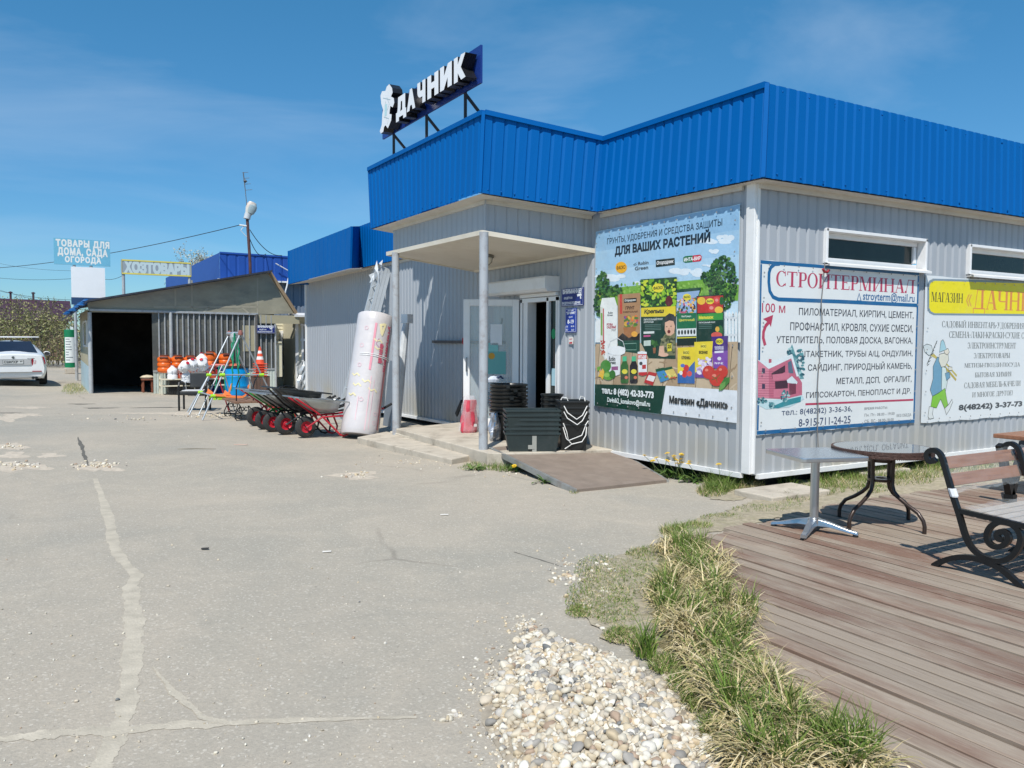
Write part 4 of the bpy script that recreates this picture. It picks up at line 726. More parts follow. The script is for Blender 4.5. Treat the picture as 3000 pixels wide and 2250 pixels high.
fig([(1436,985),(1448,905),(1462,892),(1472,910),(1488,965)],sr(166,206,216)); fig([(1385,1310),(1430,1285),(1478,1250),(1490,1330),(1500,1370),(1475,1400),(1445,1330),(1415,1395),(1372,1390)],sr(130,196,60)); fig([(1352,1460),(1362,1385),(1392,1390),(1385,1440),(1395,1470),(1365,1478)],sr(222,226,224)); fig([(1475,1400),(1505,1370),(1530,1330),(1535,1350),(1510,1410),(1488,1445)],sr(222,226,224)); fig([(1478,1140),(1510,1130),(1515,1170),(1488,1195)],sr(112,160,186)); fig([(1500,1090),(1530,1095),(1528,1120),(1505,1120)],sr(226,222,206))
A.mb.add(ey.v,ey.f,0,sr(150,150,150)); A.mb.build('printed_text',M_bprint,b3)
# cable hanging down over the white banner
mb=MB(); pts=[c6(595,330),(c6(580,500)),c6(568,620),c6(575,760),c6(555,900),c6(560,1010),c6(548,1100),c6(540,1250),c6(545,1400),c6(540,1560)]; P=[PY(*p,YC-.07) for p in pts]; P.append(PY(*crop(2200,1200,2.765)(545,310),YC-.07))
mb.tube(P,.006,6); tag(mb.build('hanging_cable',mat('cable_grey',sr(120,116,112),.6)),'thin grey cable hanging down over the building materials banner','cable')
mb=MB(); mb.tube([PY(*c6(580,372),YC-.075),PY(*c6(592,392),YC-.075),PY(*c6(612,396),YC-.075),PY(*c6(625,380),YC-.075)],.014,8); tag(mb.build('hook',mat('red_hook',sr(150,40,50),.5)),'small dark red hook under the window above the banner','hook')
# ------------------------------------------------------------ plates by the door
c4=crop(1300,750,2.37); fl=Fr((XW-.035,9.56,1.6),(0,-1,0),(0,0,1))
def plate(name,lab,q,tlp,brp,base,draw,cat='sign',fr=fl,border=None,t=.008):
    a=fr.px(q(*tlp)); b=fr.px(q(*brp)); u0,u1,v0,v1=a[0],b[0],b[1],a[1]; o=thing(name,lab,cat,fr.at((u0+u1)/2,v0,0))
    mb=MB(); mb.prism(fr,[(u0,v0),(u1,v0),(u1,v1),(u0,v1)],-.006,.002,col=base); mb.build('board',M_print,o,bevel=.002)
    A=Art(fr,q)
    if border: w=.012; A.mb.line(fr,[(u0+w,v0+w),(u1-w,v0+w),(u1-w,v1-w),(u0+w,v1-w)],.006,.0035,0,border,True)
    draw(A); A.mb.build('lettering',M_print,o); return o
wh=sr(232,236,240); nb=sr(24,44,120)
def camera_icon(A,x,y,s): A.poly([(x-17*s,y-8*s),(x+14*s,y-14*s),(x+17*s,y+2*s),(x-14*s,y+9*s)],wh); A.poly([(x+4*s,y+6*s),(x+12*s,y+5*s),(x+14*s,y+24*s),(x+6*s,y+26*s)],wh)
def dr1(A): A.txt('ВНИМАНИЕ!',827,266,958,224,wh,.05); A.txt('ВЕДЁТСЯ',836,304,893,279,wh,.03); A.txt('ВИДЕОНАБЛЮДЕНИЕ',823,341,950,312,wh,.03); camera_icon(A,942,272,1)
plate('warning_sign','dark blue video surveillance plate with white border beside the door',c4,(819,230),(970,342),nb,dr1,border=wh)
def dr2(A):
    for t,x0,y0,x1,y1,o in (('магазин',862,384,902,372,.02),('"ДАЧНИК"',852,408,914,385,.05),('ПН-ПТ',868,430,896,418,.03),('8-19',860,472,904,440,.04),('СБ',850,496,864,484,.03),('8-18',884,494,906,482,.03),('ВС',850,518,864,506,.03),('8-17',888,520,906,506,.03)): A.txt(t,x0,y0,x1,y1,wh,o)
plate('hours_sign','narrow blue opening hours plate hanging under the surveillance plate',c4,(845,366),(920,530),sr(28,62,160),dr2,border=wh)
plate('sticker','small white and red sticker on the wall below the opening hours',c4,(868,562),(897,612),sr(225,220,216),lambda A:(A.poly([(872,598),(893,596),(893,609),(872,610)],sr(190,50,60)),A.poly([(872,575),(893,573),(893,580),(872,582)],sr(200,120,120))))
# ------------------------------------------------------------ rooftop sign
cs=crop(1050,80,4.148); XS=5.30; fb_=Fr((XS,13.6,5.0),(0,-1,0),(0,0,1)); ff=Fr((XS-.20,13.6,5.0),(0,-1,0),(0,0,1))
rs=thing('rooftop_sign','white block letter shop sign on a blue board standing above the parapet','sign',(XS,11.8,3.96))
M_nav=mat('navy_board',(.012,.04,.22),.35,var=.12,vs=2); M_lw=mat('letter_white',(.86,.86,.86),.35,var=.03); M_lb=mat('letter_side',(.012,.012,.014),.3,var=.2); M_stl=mat('dark_steel',(.03,.028,.03),.6,var=.3,dirt=(.12,.05,.03),ds=6,da=.5)
u0,v0=fb_.px(cs(292,1362)); u1,v1=fb_.px(cs(1486,210)); mb=MB(); mb.prism(fb_,[(u0,v0),(u1,v0),(u1,v1),(u0,v1)],-.03,0)
for k in range(1,4): pass
mb.build('board',M_nav,rs)
def ext_text(ch,rc,fr,depth,name,par,off=.085):
    O,T=text2d(ch,off,3); us=np.unique(T); lo,hi=O[us].min(0),O[us].max(0); q=(O-lo)/(hi-lo); U=rc[0]+q[:,0]*(rc[2]-rc[0]); Vv=rc[1]+q[:,1]*(rc[3]-rc[1])
    mb=MB(); mb.add([fr.at(a,b,0) for a,b in zip(U,Vv)],T.tolist(),0); E={}
    for t in T.tolist():
        for a,b in zip(t,t[1:]+t[:1]):
            if (b,a) in E: del E[(b,a)]
            else: E[(a,b)]=1
    for a,b in E: mb.add([fr.at(U[a],Vv[a],0),fr.at(U[b],Vv[b],0),fr.at(U[b],Vv[b],-depth),fr.at(U[a],Vv[a],-depth)],[(3,2,1,0)],1)
    return mb.build(name,[M_lw,M_lb],par)
for ch,x0,y0,x1,y1 in (('Д',457,1158,580,788),('А',588,1035,690,712),('Ч',716,957,814,622),('Н',838,882,972,520),('И',992,787,1135,404),('К',1160,690,1302,292)): ext_text(ch,rcp(ff,cs,x0,y0,x1,y1),ff,.18,'letter',rs)
gn=[(375,690),(408,735),(416,790),(396,840),(430,862),(436,915),(416,972),(388,955),(376,1050),(404,1060),(398,1130),(358,1228),(330,1190),(312,1210),(302,1268),(272,1292),(260,1262),(284,1180),(290,1060),(300,1000),(278,930),(268,830),(286,778),(328,772),(345,720)]
mb=MB(); P=[ff.px(cs(*p)) for p in gn]; mb.prism(ff,P,-.18,0,0,1); figo=mb.build('figure_panel',[M_lw,M_lb],rs)
A=Art(ff,cs,.001)
for l in ([(345,850),(375,930),(350,1010)],[(330,900),(325,1050),(340,1110)],[(300,860),(390,880)],[(310,1090),(370,1110),(350,1180)]): A.line(l,.012,sr(165,185,190))
A.poly([(320,940),(350,930),(345,1070),(318,1080)],sr(190,222,226)); A.mb.build('figure_drawing',M_print,figo)
for (xx,yy),(bx,by) in (((418,1580),(720,1420)),((818,1340),(1045,1250)),((1290,1130),(1612,1040))):
    p=PX(*cs(xx,yy),XS+.05); t=PX(*cs(xx+18,1268 if xx<500 else (1030 if xx<1000 else 790)),XS+.05)
    mb=MB(); mb.bar((XS+.04,t[1],3.95),(XS+.04,t[1],5.1),.035,.035,up=(1,0,0)); mb.build('sign_leg',M_stl,rs)
    e=V3(XS+1.1,t[1]+.02,3.98); mb=MB(); mb.bar((XS+.04,t[1]+.02,5.03),e,.035,.035); mb.build('brace',M_stl,rs)
# ============================================================ far end of the yard
c1=crop(0,600,2.765); k2=crop(450,800,3.3182); k3=crop(660,1000,5.531); q6=crop(500,450,3.3185); c9=crop(0,950,5.53); k22=crop(440,1000,6.636)
G=lambda q,x,y: PG(*q(x,y))
M_steel=mat('pale_pipe',sr(178,182,184),.5,.2,var=.1,vs=5,dirt=sr(130,110,90),ds=7,da=.5); M_chrome=mat('aluminium',sr(205,208,210),.28,.9,var=.06,vs=6)
M_black=mat('black_plastic',(.016,.017,.018),.5,var=.3,vs=3,dirt=(.06,.06,.055),ds=4,da=.5); M_iron=mat('black_iron',(.012,.013,.014),.42,.2,var=.3,vs=8,spec=.5)
M_orange=mat('orange_plastic',sr(226,104,34),.35,var=.08,vs=3); M_jug=mat('milky_plastic',(.78,.79,.80),.3,var=.04); M_red=mat('red_paint',sr(186,36,52),.35,var=.12,vs=5,dirt=sr(110,30,34),ds=8,da=.4)
M_green=mat('green_paint',sr(20,150,60),.4,var=.1); M_lime=mat('lime_plastic',sr(160,215,50),.4,var=.05); M_rub=mat('rubber',(.03,.03,.03),.85,var=.4,vs=14,dirt=sr(120,108,92),ds=5,da=.5)
M_zinc=mat('zinc_sheet',sr(168,172,172),.36,.75,var=.18,vs=5,dirt=sr(120,118,112),ds=4,da=.5)
M_wood=mat('brown_board',sr(130,98,78),.7,var=.2,vs=6,stretch=(1,8,1),bump=.3,bs=30)
# ---------------------------------------------- shed with a plastic gable
fs=Fr((1.19,25.0,0),(1,.16,0),(0,0,1)); sh=thing('lean_to_shed','low shed with dirty plastic gable, glazing bars and a dark open doorway','shed',(1.19,25.0,0))
M_poly=mat('dirty_polycarbonate',sr(158,153,134),.18,var=.2,vs=1.4,dirt=sr(104,108,106),ds=1.0,da=.7,spec=.7,stretch=(1,1,2))
M_tan=mat('tan_panel',sr(176,168,140),.6,var=.12,vs=2,dirt=sr(120,110,90),ds=2,da=.5)
up=lambda q,*p: fs.px(q(*p))
a0=up(c1,722,870); a1=up(c1,706,792); pk=up(k2,1130,-4); lr=up(k2,1384,392); br=up(k2,1010,402)
mb=MB(); mb.prism(fs,[a0,br,(br[0]+.02,br[1]-.01),lr,pk,a1],-.03,0); gab=mb.build('gable_sheet',M_poly,sh)
mb=MB()
for (p,q_) in ((up(k2,370,70),up(k2,375,395)),(up(k2,1010,45),up(k2,1010,400)),(up(k2,0,330),up(k2,1010,330)),(up(k2,210,150),up(k2,212,330)),(up(k2,540,330),up(k2,470,395)),(up(k2,850,330),up(k2,930,395))): mb.line(fs,[p,q_],.05,.004)
mb.build('gable_frame',mat('pale_batten',sr(164,158,140),.7,var=.1),sh)
# roof: two slopes with ragged edge
el=up(c1,548,905); ov=.34
def P3(uv,d): return fs.at(uv[0],uv[1],0)+V3(0,-d,0)
mb=MB(); T=.05
def slope(a,b,n=14):
    for i in range(n):
        t0,t1=i/n,(i+1)/n; p=[P3((a[0]+(b[0]-a[0])*t,a[1]+(b[1]-a[1])*t),d) for t,d in ((t0,ov+random.uniform(-.015,.015)),(t1,ov+random.uniform(-.015,.015)),(t1,-6),(t0,-6))]
        mb.add(p+[x+V3(0,0,T) for x in p],[(3,2,1,0),(4,5,6,7),(0,1,5,4),(1,2,6,5),(2,3,7,6),(3,0,4,7)])
slope(el,(a1[0],a1[1]+.01),5); slope((a1[0],a1[1]+.01),(pk[0],pk[1]+.01),18); mb.build('roof',mat('roofing_felt',(.035,.04,.055),.75,var=.4,vs=4),sh)
mb=MB(); mb.bar(P3(pk,.03),P3(lr,.03),.06,.10); mb.bar(P3(pk,-.3),P3(lr,-.3),.06,.1); mb.build('rafter',mat('old_timber',sr(150,128,100),.8,var=.25,vs=8),sh)
mb=MB(); r=random.Random(5)
for i in range(13):
    t=i/12*.95; p=P3((el[0]+(a1[0]-el[0])*t,el[1]+(a1[1]-el[1])*t+.07),ov+.02-r.uniform(0,.5)); mb.lathe([(0,-.04),(.11,-.02),(.13*r.uniform(.6,1),.02),(0,.05)],p,7,mi=0)
mb.build('tarpaulin',mat('blue_tarp',sr(24,84,140),.5,var=.4),sh)
# posts, glazing bars, panels
def vpost(u,v0,v1,rr_,name,m,d=.03): mb=MB(); mb.tube([fs.at(u,v0,d),fs.at(u,v1,d)],rr_,10); mb.build(name,m,sh,smooth=True)
vpost(a0[0],-.05,a0[1],.055,'post',M_steel); vpost(up(k2,162,400)[0],-.1,br[1],.05,'post',M_steel); vpost(up(k2,998,400)[0],-.1,br[1],.05,'post',mat('dark_pipe',sr(84,82,80),.7,var=.3,vs=12)); vpost(up(k2,1180,590)[0],-.1,br[1]-.3,.03,'post',M_steel)
gt=br[1]-.02; gb=up(k2,500,945)[1]; ul=up(c1,1232,900)[0]; ur=up(k2,995,400)[0]; ur2=up(k2,1180,590)[0]
mb=MB(); mb.rect(fs,ul,gb,ur2,gt,-.03); mb.build('glazing',mat('dusty_glass',sr(88,90,86),.22,var=.35,vs=1.3,dirt=sr(140,136,122),ds=1.6,da=.6,spec=.7),sh)
mb=MB()
for x in [50,108]+list(range(228,985,54))+[1040,1092,1142]: u=up(k2,x,500)[0]; mb.bar(fs.at(u,gb,.0),fs.at(u,gt,.0),.03,.03,up=fs.n)
mb.bar(fs.at(ul,gb,.01),fs.at(ur2,gb,.01),.04,.05); mb.bar(fs.at(a0[0],gt+.03,.02),fs.at(br[0],gt+.03,.02),.05,.06); mb.build('glazing_bars',M_steel,sh)
mb=MB(); mb.corr(fs.at(ur2,-.3,.0),fs.at(ul,-.3,.0),fs.at(ur2,gb,.0),fs.at(ul,gb,.0),fs.n,.1,.012); mb.build('lower_sheet',mat('pale_sheet',sr(196,206,198),.5,var=.06,dirt=sr(150,140,124),ds=3,da=.5),sh)
mb=MB(); e0=up(k2,1008,402); e1=up(k2,1416,495); mb.rect(fs,e0[0]+.02,e1[1],e1[0],e0[1]-.01,.01); mb.rect(fs,up(k2,865,510)[0],up(k2,980,760)[1],up(k2,990,0)[0],up(k2,980,510)[1],-.012); mb.build('tan_panel',M_tan,sh)
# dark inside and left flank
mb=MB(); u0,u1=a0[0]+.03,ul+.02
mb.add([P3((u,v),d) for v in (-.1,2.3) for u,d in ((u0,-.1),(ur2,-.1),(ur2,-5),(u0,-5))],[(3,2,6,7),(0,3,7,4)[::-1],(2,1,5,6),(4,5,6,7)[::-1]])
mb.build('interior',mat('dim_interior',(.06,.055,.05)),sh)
mb=MB(); zz=gz(1.2,25)
mb.add([P3((u0-.06,.7),-.02),P3((u0-.06,.7),-5),P3((u0-.06,2.3),-5),P3((u0-.06,2.3),-.02)],[(3,2,1,0)]); mb.build('side_wall',M_tan,sh)
mb=MB(); mb.add([P3((u0-.065,-.1),-.02),P3((u0-.065,-.1),-5),P3((u0-.065,.8),-5),P3((u0-.065,.72),-.02)],[(3,2,1,0)]); mb.build('side_skirt',mat('pale_blue_sheet',sr(170,196,206),.45,var=.06,dirt=sr(150,140,120),ds=2,da=.4),sh)
mb=MB()
for (d0,d1,v0,v1) in ((-.4,-2.4,1.25,1.31),(-.4,-2.4,1.95,2.0),(-.4,-.46,1.31,1.95),(-2.34,-2.4,1.31,1.95)): mb.box(P3((u0-.08,(v0+v1)/2),(d0+d1)/2),(.04,abs(d1-d0),v1-v0))
w_=mb.build('window',M_pvc,sh); mb=MB(); mb.box(P3((u0-.075,1.63),-1.4),(.02,1.9,.62)); mb.build('pane',mat('hazy_glass',sr(120,128,138),.15,var=.2,spec=.8),w_)
def dsh(A): A.txt('ВНИМАНИЕ!',1012,531,1165,510,wh,.06); A.txt('ВЕДЁТСЯ',1028,556,1095,541,wh,.04); A.txt('ВИДЕОНАБЛЮДЕНИЕ',1012,577,1155,563,wh,.03); camera_icon(A,1142,540,.8)
fsd=Fr(fs.at(0,0,.09),fs.ux,fs.uy); plate('warning_sign','blue video surveillance plate hanging under the plastic gable of the shed',k2,(1003,508),(1178,586),nb,dsh,fr=fsd,border=wh)
# ---------------------------------------------- buildings behind
M_wall2=mat('slate_sheet',sr(122,134,150),.5,var=.06,dirt=sr(100,110,126),ds=2,da=.4)
yb=30.; cT=PY(*q6(475,962),yb); bb=thing('blue_top_building','grey ribbed building with darker blue parapet rising behind the shed','building',(cT[0],yb,-.2))
zt=cT[2]; zl=zt-.95; xR=cT[0]+12
mb=MB(); mb.corr((cT[0],yb,zl),(xR,yb,zl),(cT[0],yb,zt),(xR,yb,zt-.1),(0,-1,0),.32,.02); lB=PX(*q6(205,1092),cT[0]); mb.add([(cT[0],yb+14,zl),(cT[0],yb,zl),(cT[0],yb,zt),(cT[0],yb+14,zt)],[(0,1,2,3)])
mb.bar((cT[0],yb-.02,zt),(xR,yb-.02,zt-.1),.05,.06); mb.build('parapet',mat('royal_blue_sheet',(.012,.075,.36),.5,var=.06),bb)
mb=MB(); mb.corr((cT[0]+.3,yb+.3,-.4),(xR,yb+.3,-.4),(cT[0]+.3,yb+.3,zl+.05),(xR,yb+.3,zl+.05),(0,-1,0),.3,.02); mb.add([(cT[0]+.3,yb+14,-.4),(cT[0]+.3,yb+.3,-.4),(cT[0]+.3,yb+.3,zl+.05),(cT[0]+.3,yb+14,zl+.05)],[(0,1,2,3)]); mb.build('wall',M_wall2,bb)
mb=MB(); mb.add([(cT[0]-.05,yb-.1,zl-.01),(xR,yb-.1,zl-.01),(xR,yb+.3,zl-.01),(cT[0]-.05,yb+.3,zl-.01)],[(3,2,1,0)]); mb.bar((cT[0]-.1,yb-.12,zl),(xR,yb-.12,zl),.05,.06); mb.build('eaves_trim',M_white,bb)
# cream siding extension between shed and shop
M_sid=mat('cream_siding',sr(214,208,182),.5,var=.05,dirt=sr(170,160,130),ds=3,da=.3)
ys=26.6; x0=PY(*k2(1378,700),ys)[0]; hx=thing('siding_house','cream plastic siding extension with narrow windows squeezed between shed and shop','house',(x0,ys,-.25)); ztop=PY(*k2(1400,415),ys)[2]
def siding(x0,x1,y,z0,z1,mb,st=.12):
    z=z0
    while z<z1-.01: zz=min(z+st,z1); mb.add([(x0,y-.02,z),(x1,y-.02,z),(x1,y,zz),(x0,y,zz),(x0,y,z),(x1,y,z)],[(0,1,2,3),(1,0,4,5)]); z=zz
mb=MB(); siding(x0,x0+3,ys,-.3,ztop,mb); x2=PY(*k2(1260,600),28.2)[0]; mb.add([(x0,ys+1.6,-.3),(x0,ys,-.3),(x0,ys,ztop),(x0,ys+1.6,ztop)],[(0,1,2,3)]); siding(x2-1.2,x0+.0,28.2,-.3,ztop,mb); mb.build('wall',M_sid,hx)
mb=MB(); z0=PY(*k2(1440,880),ys)[2]; z1=PY(*k2(1440,505),ys)[2]; xa_=PY(*k2(1432,600),ys)[0]
for (a,b,c,d) in ((xa_,xa_+.07,z0,z1),(xa_+.5,xa_+.57,z0,z1)): mb.box(((a+b)/2,ys-.04,(c+d)/2),(b-a,.06,d-c))
for z in (z0,z1,(z0+z1)/2+.15): mb.box((xa_+.28,ys-.045,z),(.62,.06,.08))
w_=mb.build('window',M_pvc,hx); mb=MB(); mb.box((xa_+.28,ys-.03,(z0+z1)/2),(.45,.02,z1-z0)); mb.build('pane',M_glass,w_)
mb=MB(); mb.box((x0+.04,ys-.03,(ztop-.3)/2+0),(.1,.05,ztop+.3)); mb.box((x0+1.5,ys-.3,ztop+.02),(3.4,.8,.06),R=Rx(.12)); mb.build('trim',M_white,hx)
mb=MB(); p=PY(*k2(1300,600),28.2); mb.box((p[0],28.16,1.15),(.5,.05,1.3)); w_=mb.build('window',M_pvc,hx); mb=MB(); mb.box((p[0],28.13,1.15),(.36,.03,1.1)); mb.build('pane',M_glass,w_)
mb=MB(); p=PY(*k2(1222,850),25.9); h0=PY(*k2(1222,1010),25.9)[2]; h1=PY(*k2(1222,680),25.9)[2]; mb.box((p[0],25.95,(h0+h1)/2),(.2,.04,h1-h0)); mb.box((p[0]-.02,25.92,h1+.02),(.22,.06,.05)); tag(mb.build('gate_leaf',M_sid,None,bevel=.01),'narrow cream metal gate leaf standing open beside the siding house','gate')
# ---------------------------------------------- lamp post with aerial
y_=28.; b0=PY(*q6(772,1060),y_); t0=PY(*q6(745,640),y_); lpst=thing('lamp_post','rusty leaning lamp post with old street light and a television aerial','lamp post',(b0[0],y_,0))
M_rust=mat('rusty_pipe',sr(86,58,56),.8,var=.35,vs=9); mb=MB(); mb.tube([(b0[0]+.05,y_,-.2),b0,t0],.05,8); mb.build('pole',M_rust,lpst,smooth=True)
mb=MB(); a=PY(*q6(740,635),y_); b=PY(*q6(752,585),y_); c=PY(*q6(795,490),y_); d=unit(c-a); mb.tube([a,b],.11,10); mb.build('lamp_holder',mat('grey_enamel',sr(190,196,200),.5,var=.1),lpst,smooth=True)
mb=MB(); R_=np.stack([unit(np.cross(d,(0,1,0))),V3(0,1,0),d],1); mb.lathe([(.055,.03),(.08,.12),(.12,.2),(.165,.36),(.165,.5),(.12,.6),(0,.62)],a,14,R=R_,sq=.5); mb.build('lamp_head',[mat('enamel_white',sr(206,204,196),.5,var=.1,dirt=sr(160,96,60),ds=3,da=.7)],lpst,smooth=True)
mb=MB(); mb.lathe([(.0,.2),(.1,.23),(.14,.38),(.13,.5),(0,.55)],a+V3(.035,-.055,-.03),12,R=R_,sq=.5); mb.build('lamp_glass',mat('lamp_pane',sr(150,166,170),.2),lpst,smooth=True)
mb=MB(); e0=PY(*q6(738,480),y_); e1=PY(*q6(708,180),y_); mb.tube([t0,e0,e1],.012,6)
for yy,xx0,xx1 in ((183,695,755),(238,712,765),(295,720,778),(352,730,792),(400,724,732)): mb.tube([PY(*q6(xx0,yy+3),y_),PY(*q6(xx1,yy-2),y_)],.008,5)
m_=PY(*q6(725,268),y_); mb.lathe([(0,-.07),(.07,0),(0,.07)],m_,8); mb.tube([PY(*q6(703,190),y_),PY(*q6(722,350),y_)],.006,5); mb.build('aerial',mat('aerial_metal',sr(110,112,116),.5,.4),lpst)
mb=MB(); i0=PY(*q6(740,705),y_); i1=PY(*q6(668,695),y_); mb.tube([i0,i1],.03,7); mb.tube([PY(*q6(712,708),y_),PY(*q6(680,745),y_),PY(*q6(730,800),y_),PY(*q6(760,815),y_)],.012,5); mb.build('insulator',mat('white_ceramic',sr(225,225,222),.4),lpst)
M_wire=mat('wire_black',(.02,.02,.022),.6)
def wire(pts,lab,rr_=.013,n=16):
    P=[]; 
    for (a,b,sag) in zip(pts[:-1],pts[1:],[.25]*9):
        for i in range(n): t=i/n; P.append(a+(b-a)*t-V3(0,0,sag*4*t*(1-t)))
    P.append(pts[-1]); tag(MB().tube(P,rr_,5).build('overhead_wire',M_wire),lab,'wire')
wire([i1,PD(-40,581,40)],'long black overhead wire running from the lamp post past the blue sign'); wire([PD(-40,596,60),PD(210,597,50),PD(270,592,46)],'nearly level thin wire passing behind the white board',.012)
wire([PD(-40,618,70),PD(160,648,55)],'upper of two thin wires sloping down behind the white board',.014); wire([PD(-40,612,70),PD(150,658,55)],'lower of two thin wires sloping down behind the white board',.012); wire([PD(-40,560,75),PD(160,585,60)],'faint high wire behind the blue goods sign',.01)
wire([PY(*q6(770,740),y_),PY(*q6(1080,990),yb)],'drooping cable from the lamp post to the blue top building'); wire([PY(*q6(770,830),y_),PY(*q6(925,975),yb)],'short cable from lamp post to the building roof edge')
p=PY(*q6(1140,1210),29.8); mb=MB(); mb.tube([PY(*q6(1145,1210),29.8),PY(*q6(1130,1290),29.8),PY(*q6(1108,1370),29.8)],.03,6); mb.tube([PY(*q6(1020,1068),29.8),PY(*q6(1145,1140),29.8)],.02,5); tag(mb.build('vent_pipe',M_white),'white bent pipe on the grey wall behind the shed','pipe')
# ---------------------------------------------- sign boards
def board(name,lab,q,y,tl_,br_,base,draw,frame=None,legs=(),cat='sign'):
    fr=Fr((PY(*q(*tl_),y)[0],y,0),(1,0,0),(0,0,1)); a=fr.px(q(*tl_)); b=fr.px(q(*br_)); o=thing(name,lab,cat,fr.at((a[0]+b[0])/2,b[1],0))
    mb=MB(); mb.prism(fr,[(a[0],b[1]),(b[0],b[1]),(b[0],a[1]),(a[0],a[1])],-.08,0,col=base); mb.build('board',M_print,o)
    A=Art(fr,q,.003); 
    if frame: w=.05; mb2=MB(); mb2.line(fr,[(a[0]+w/2,b[1]+w/2),(b[0]-w/2,b[1]+w/2),(b[0]-w/2,a[1]-w/2),(a[0]+w/2,a[1]-w/2)],w,.012,closed=True); mb2.build('frame',frame,o)
    draw(A); A.mb.build('lettering',M_print,o); mb=MB()
    for u in legs: m=MB(); m.tube([fr.at(a[0]+(b[0]-a[0])*u,-.3,-.06),fr.at(a[0]+(b[0]-a[0])*u,b[1]+.02,-.06)],.05,8); m.build('pole',M_steel,o)
    return o
ws=sr(228,230,226)
board('goods_sign','pale blue sign with raised white letters, topmost of the boards behind the shed',c1,33.,(433,266),(895,500),sr(112,180,206),lambda A:(A.txt('ТОВАРЫ ДЛЯ',452,345,886,300,ws,.06,sp=1.2),A.txt('ДОМА, САДА',467,416,872,362,ws,.06,sp=1.2),A.txt('ОГОРОДА',526,474,820,428,ws,.06,sp=1.2)),legs=(.35,.65))
board('blank_board','blank white board with grey top strip under the blue goods sign',c1,32.7,(574,500),(856,812),sr(236,238,240),lambda A:(A.mb.rect(A.fr,*rcp(A.fr,c1,578,808,856,756),.004,0,sr(40,70,110)),A.txt('ТЕПЛИЦЫ',588,788,850,758,ws,.06)),legs=(.1,.9))
board('hardware_sign','long grey sign with pale letters and a yellow frame above the shed roof',c1,30.5,(980,440),(1553,584),sr(150,160,168),lambda A:A.txt('ХОЗТОВАРЫ',1002,554,1534,474,sr(196,212,214),.085),frame=mat('yellow_frame',sr(222,206,96),.5,var=.1),legs=(.03,.97))
# ---------------------------------------------- notice pillar, car
pb=np.array(PG(*c9(1150,800))); s_=pb@_f/1741/1.0
u_=lambda px_: px_/5.53/KD*(pb@_f)/1741
pil=thing('notice_pillar','green painted pillar on a pale base with a white price sheet','pillar',pb,rz=0); hgt=u_(610); w_=u_(172)/2
mb=MB(); mb.box((0,0,u_(50)),(w_*2.1,w_*2.1,u_(100))); mb.build('base',M_conc,pil,world=False,bevel=.03)
mb=MB(); mb.lathe([(w_,u_(100)),(w_,u_(705)),(w_*.9,u_(712))],seg=20); mb.build('column',mat('pillar_green',sr(0,118,74),.45,var=.08,dirt=sr(40,90,70),ds=3,da=.4),pil,smooth=True,world=False)
mb=MB(); mb.box((w_*.3,0,u_(735)),(u_(40),.05,u_(50))); mb.build('cap_bracket',M_white,pil,world=False)
mb=MB(); n=10
for i in range(n):
    a0_=-2.6+1.9*i/n; a1_=-2.6+1.9*(i+1)/n; r_=w_+.008
    mb.add([(r_*math.cos(a0_),r_*math.sin(a0_),u_(180)),(r_*math.cos(a1_),r_*math.sin(a1_),u_(180)),(r_*math.cos(a1_),r_*math.sin(a1_),u_(590)),(r_*math.cos(a0_),r_*math.sin(a0_),u_(590))],[(0,1,2,3)],col=sr(222,226,222))
rr2=random.Random(3)
for k in range(9):
    z=u_(555-k*42); aa=-2.4; ln=rr2.uniform(.5,1.3); r_=w_+.014; m=6
    for i in range(m): a0_=aa+ln*i/m; a1_=aa+ln*(i+1)/m; mb.add([(r_*math.cos(a0_),r_*math.sin(a0_),z),(r_*math.cos(a1_),r_*math.sin(a1_),z),(r_*math.cos(a1_),r_*math.sin(a1_),z+u_(12)),(r_*math.cos(a0_),r_*math.sin(a0_),z+u_(12))],[(0,1,2,3)],col=sr(120,126,130))
mb.build('price_sheet',M_print,pil,world=False)
# car
rear=PG(30,834.5); cd_=math.atan2(ray(30,800)[1],ray(30,800)[0])+rad(1.2)
car=thing('parked_car','white liftback car seen from behind with a roof bar, cut by the frame edge','car',(rear[0],rear[1],gz(rear[0],rear[1])),rz=cd_-PI/2); car.scale=(1,1,.93)
M_car=mat('car_white',(.74,.75,.76),.25,var=.03,vs=2,coat=.6,dirt=(.55,.53,.48),ds=2.5,da=.3); M_cgl=mat('car_glass',(.012,.016,.03),.04,var=.2,spec=.8); M_tyre=mat('tyre',(.02,.02,.02),.8)
# local: x right, y forward, z up; half sections (half width, height) from sill to roof
SEC=[(0.02,[(.70,.30),(.78,.42),(.80,.56),(.77,.72),(.74,.90),(.70,.97),(.0,1.0)]),(.10,[(.74,.24),(.84,.40),(.86,.58),(.83,.78),(.79,.95),(.74,1.03),(0,1.06)]),(.34,[(.80,.22),(.87,.40),(.885,.60),(.87,.82),(.83,.97),(.76,1.05),(0,1.09)]),(.62,[(.82,.22),(.88,.42),(.89,.62),(.88,.84),(.84,.99),(.71,1.17),(0,1.22)]),(1.15,[(.82,.22),(.88,.42),(.89,.64),(.88,.86),(.83,1.0),(.62,1.38),(0,1.43)]),(1.7,[(.82,.22),(.88,.42),(.89,.64),(.88,.87),(.83,1.0),(.60,1.44),(0,1.48)]),(2.4,[(.82,.22),(.88,.42),(.89,.64),(.88,.87),(.83,.99),(.60,1.42),(0,1.47)]),(3.2,[(.82,.22),(.88,.42),(.89,.64),(.87,.86),(.80,.98),(.70,1.06),(0,1.10)]),(4.0,[(.80,.24),(.86,.42),(.87,.6),(.84,.8),(.76,.9),(.6,.94),(0,.97)]),(4.5,[(.62,.28),(.70,.42),(.72,.55),(.68,.68),(.6,.76),(.45,.8),(0,.82)])]
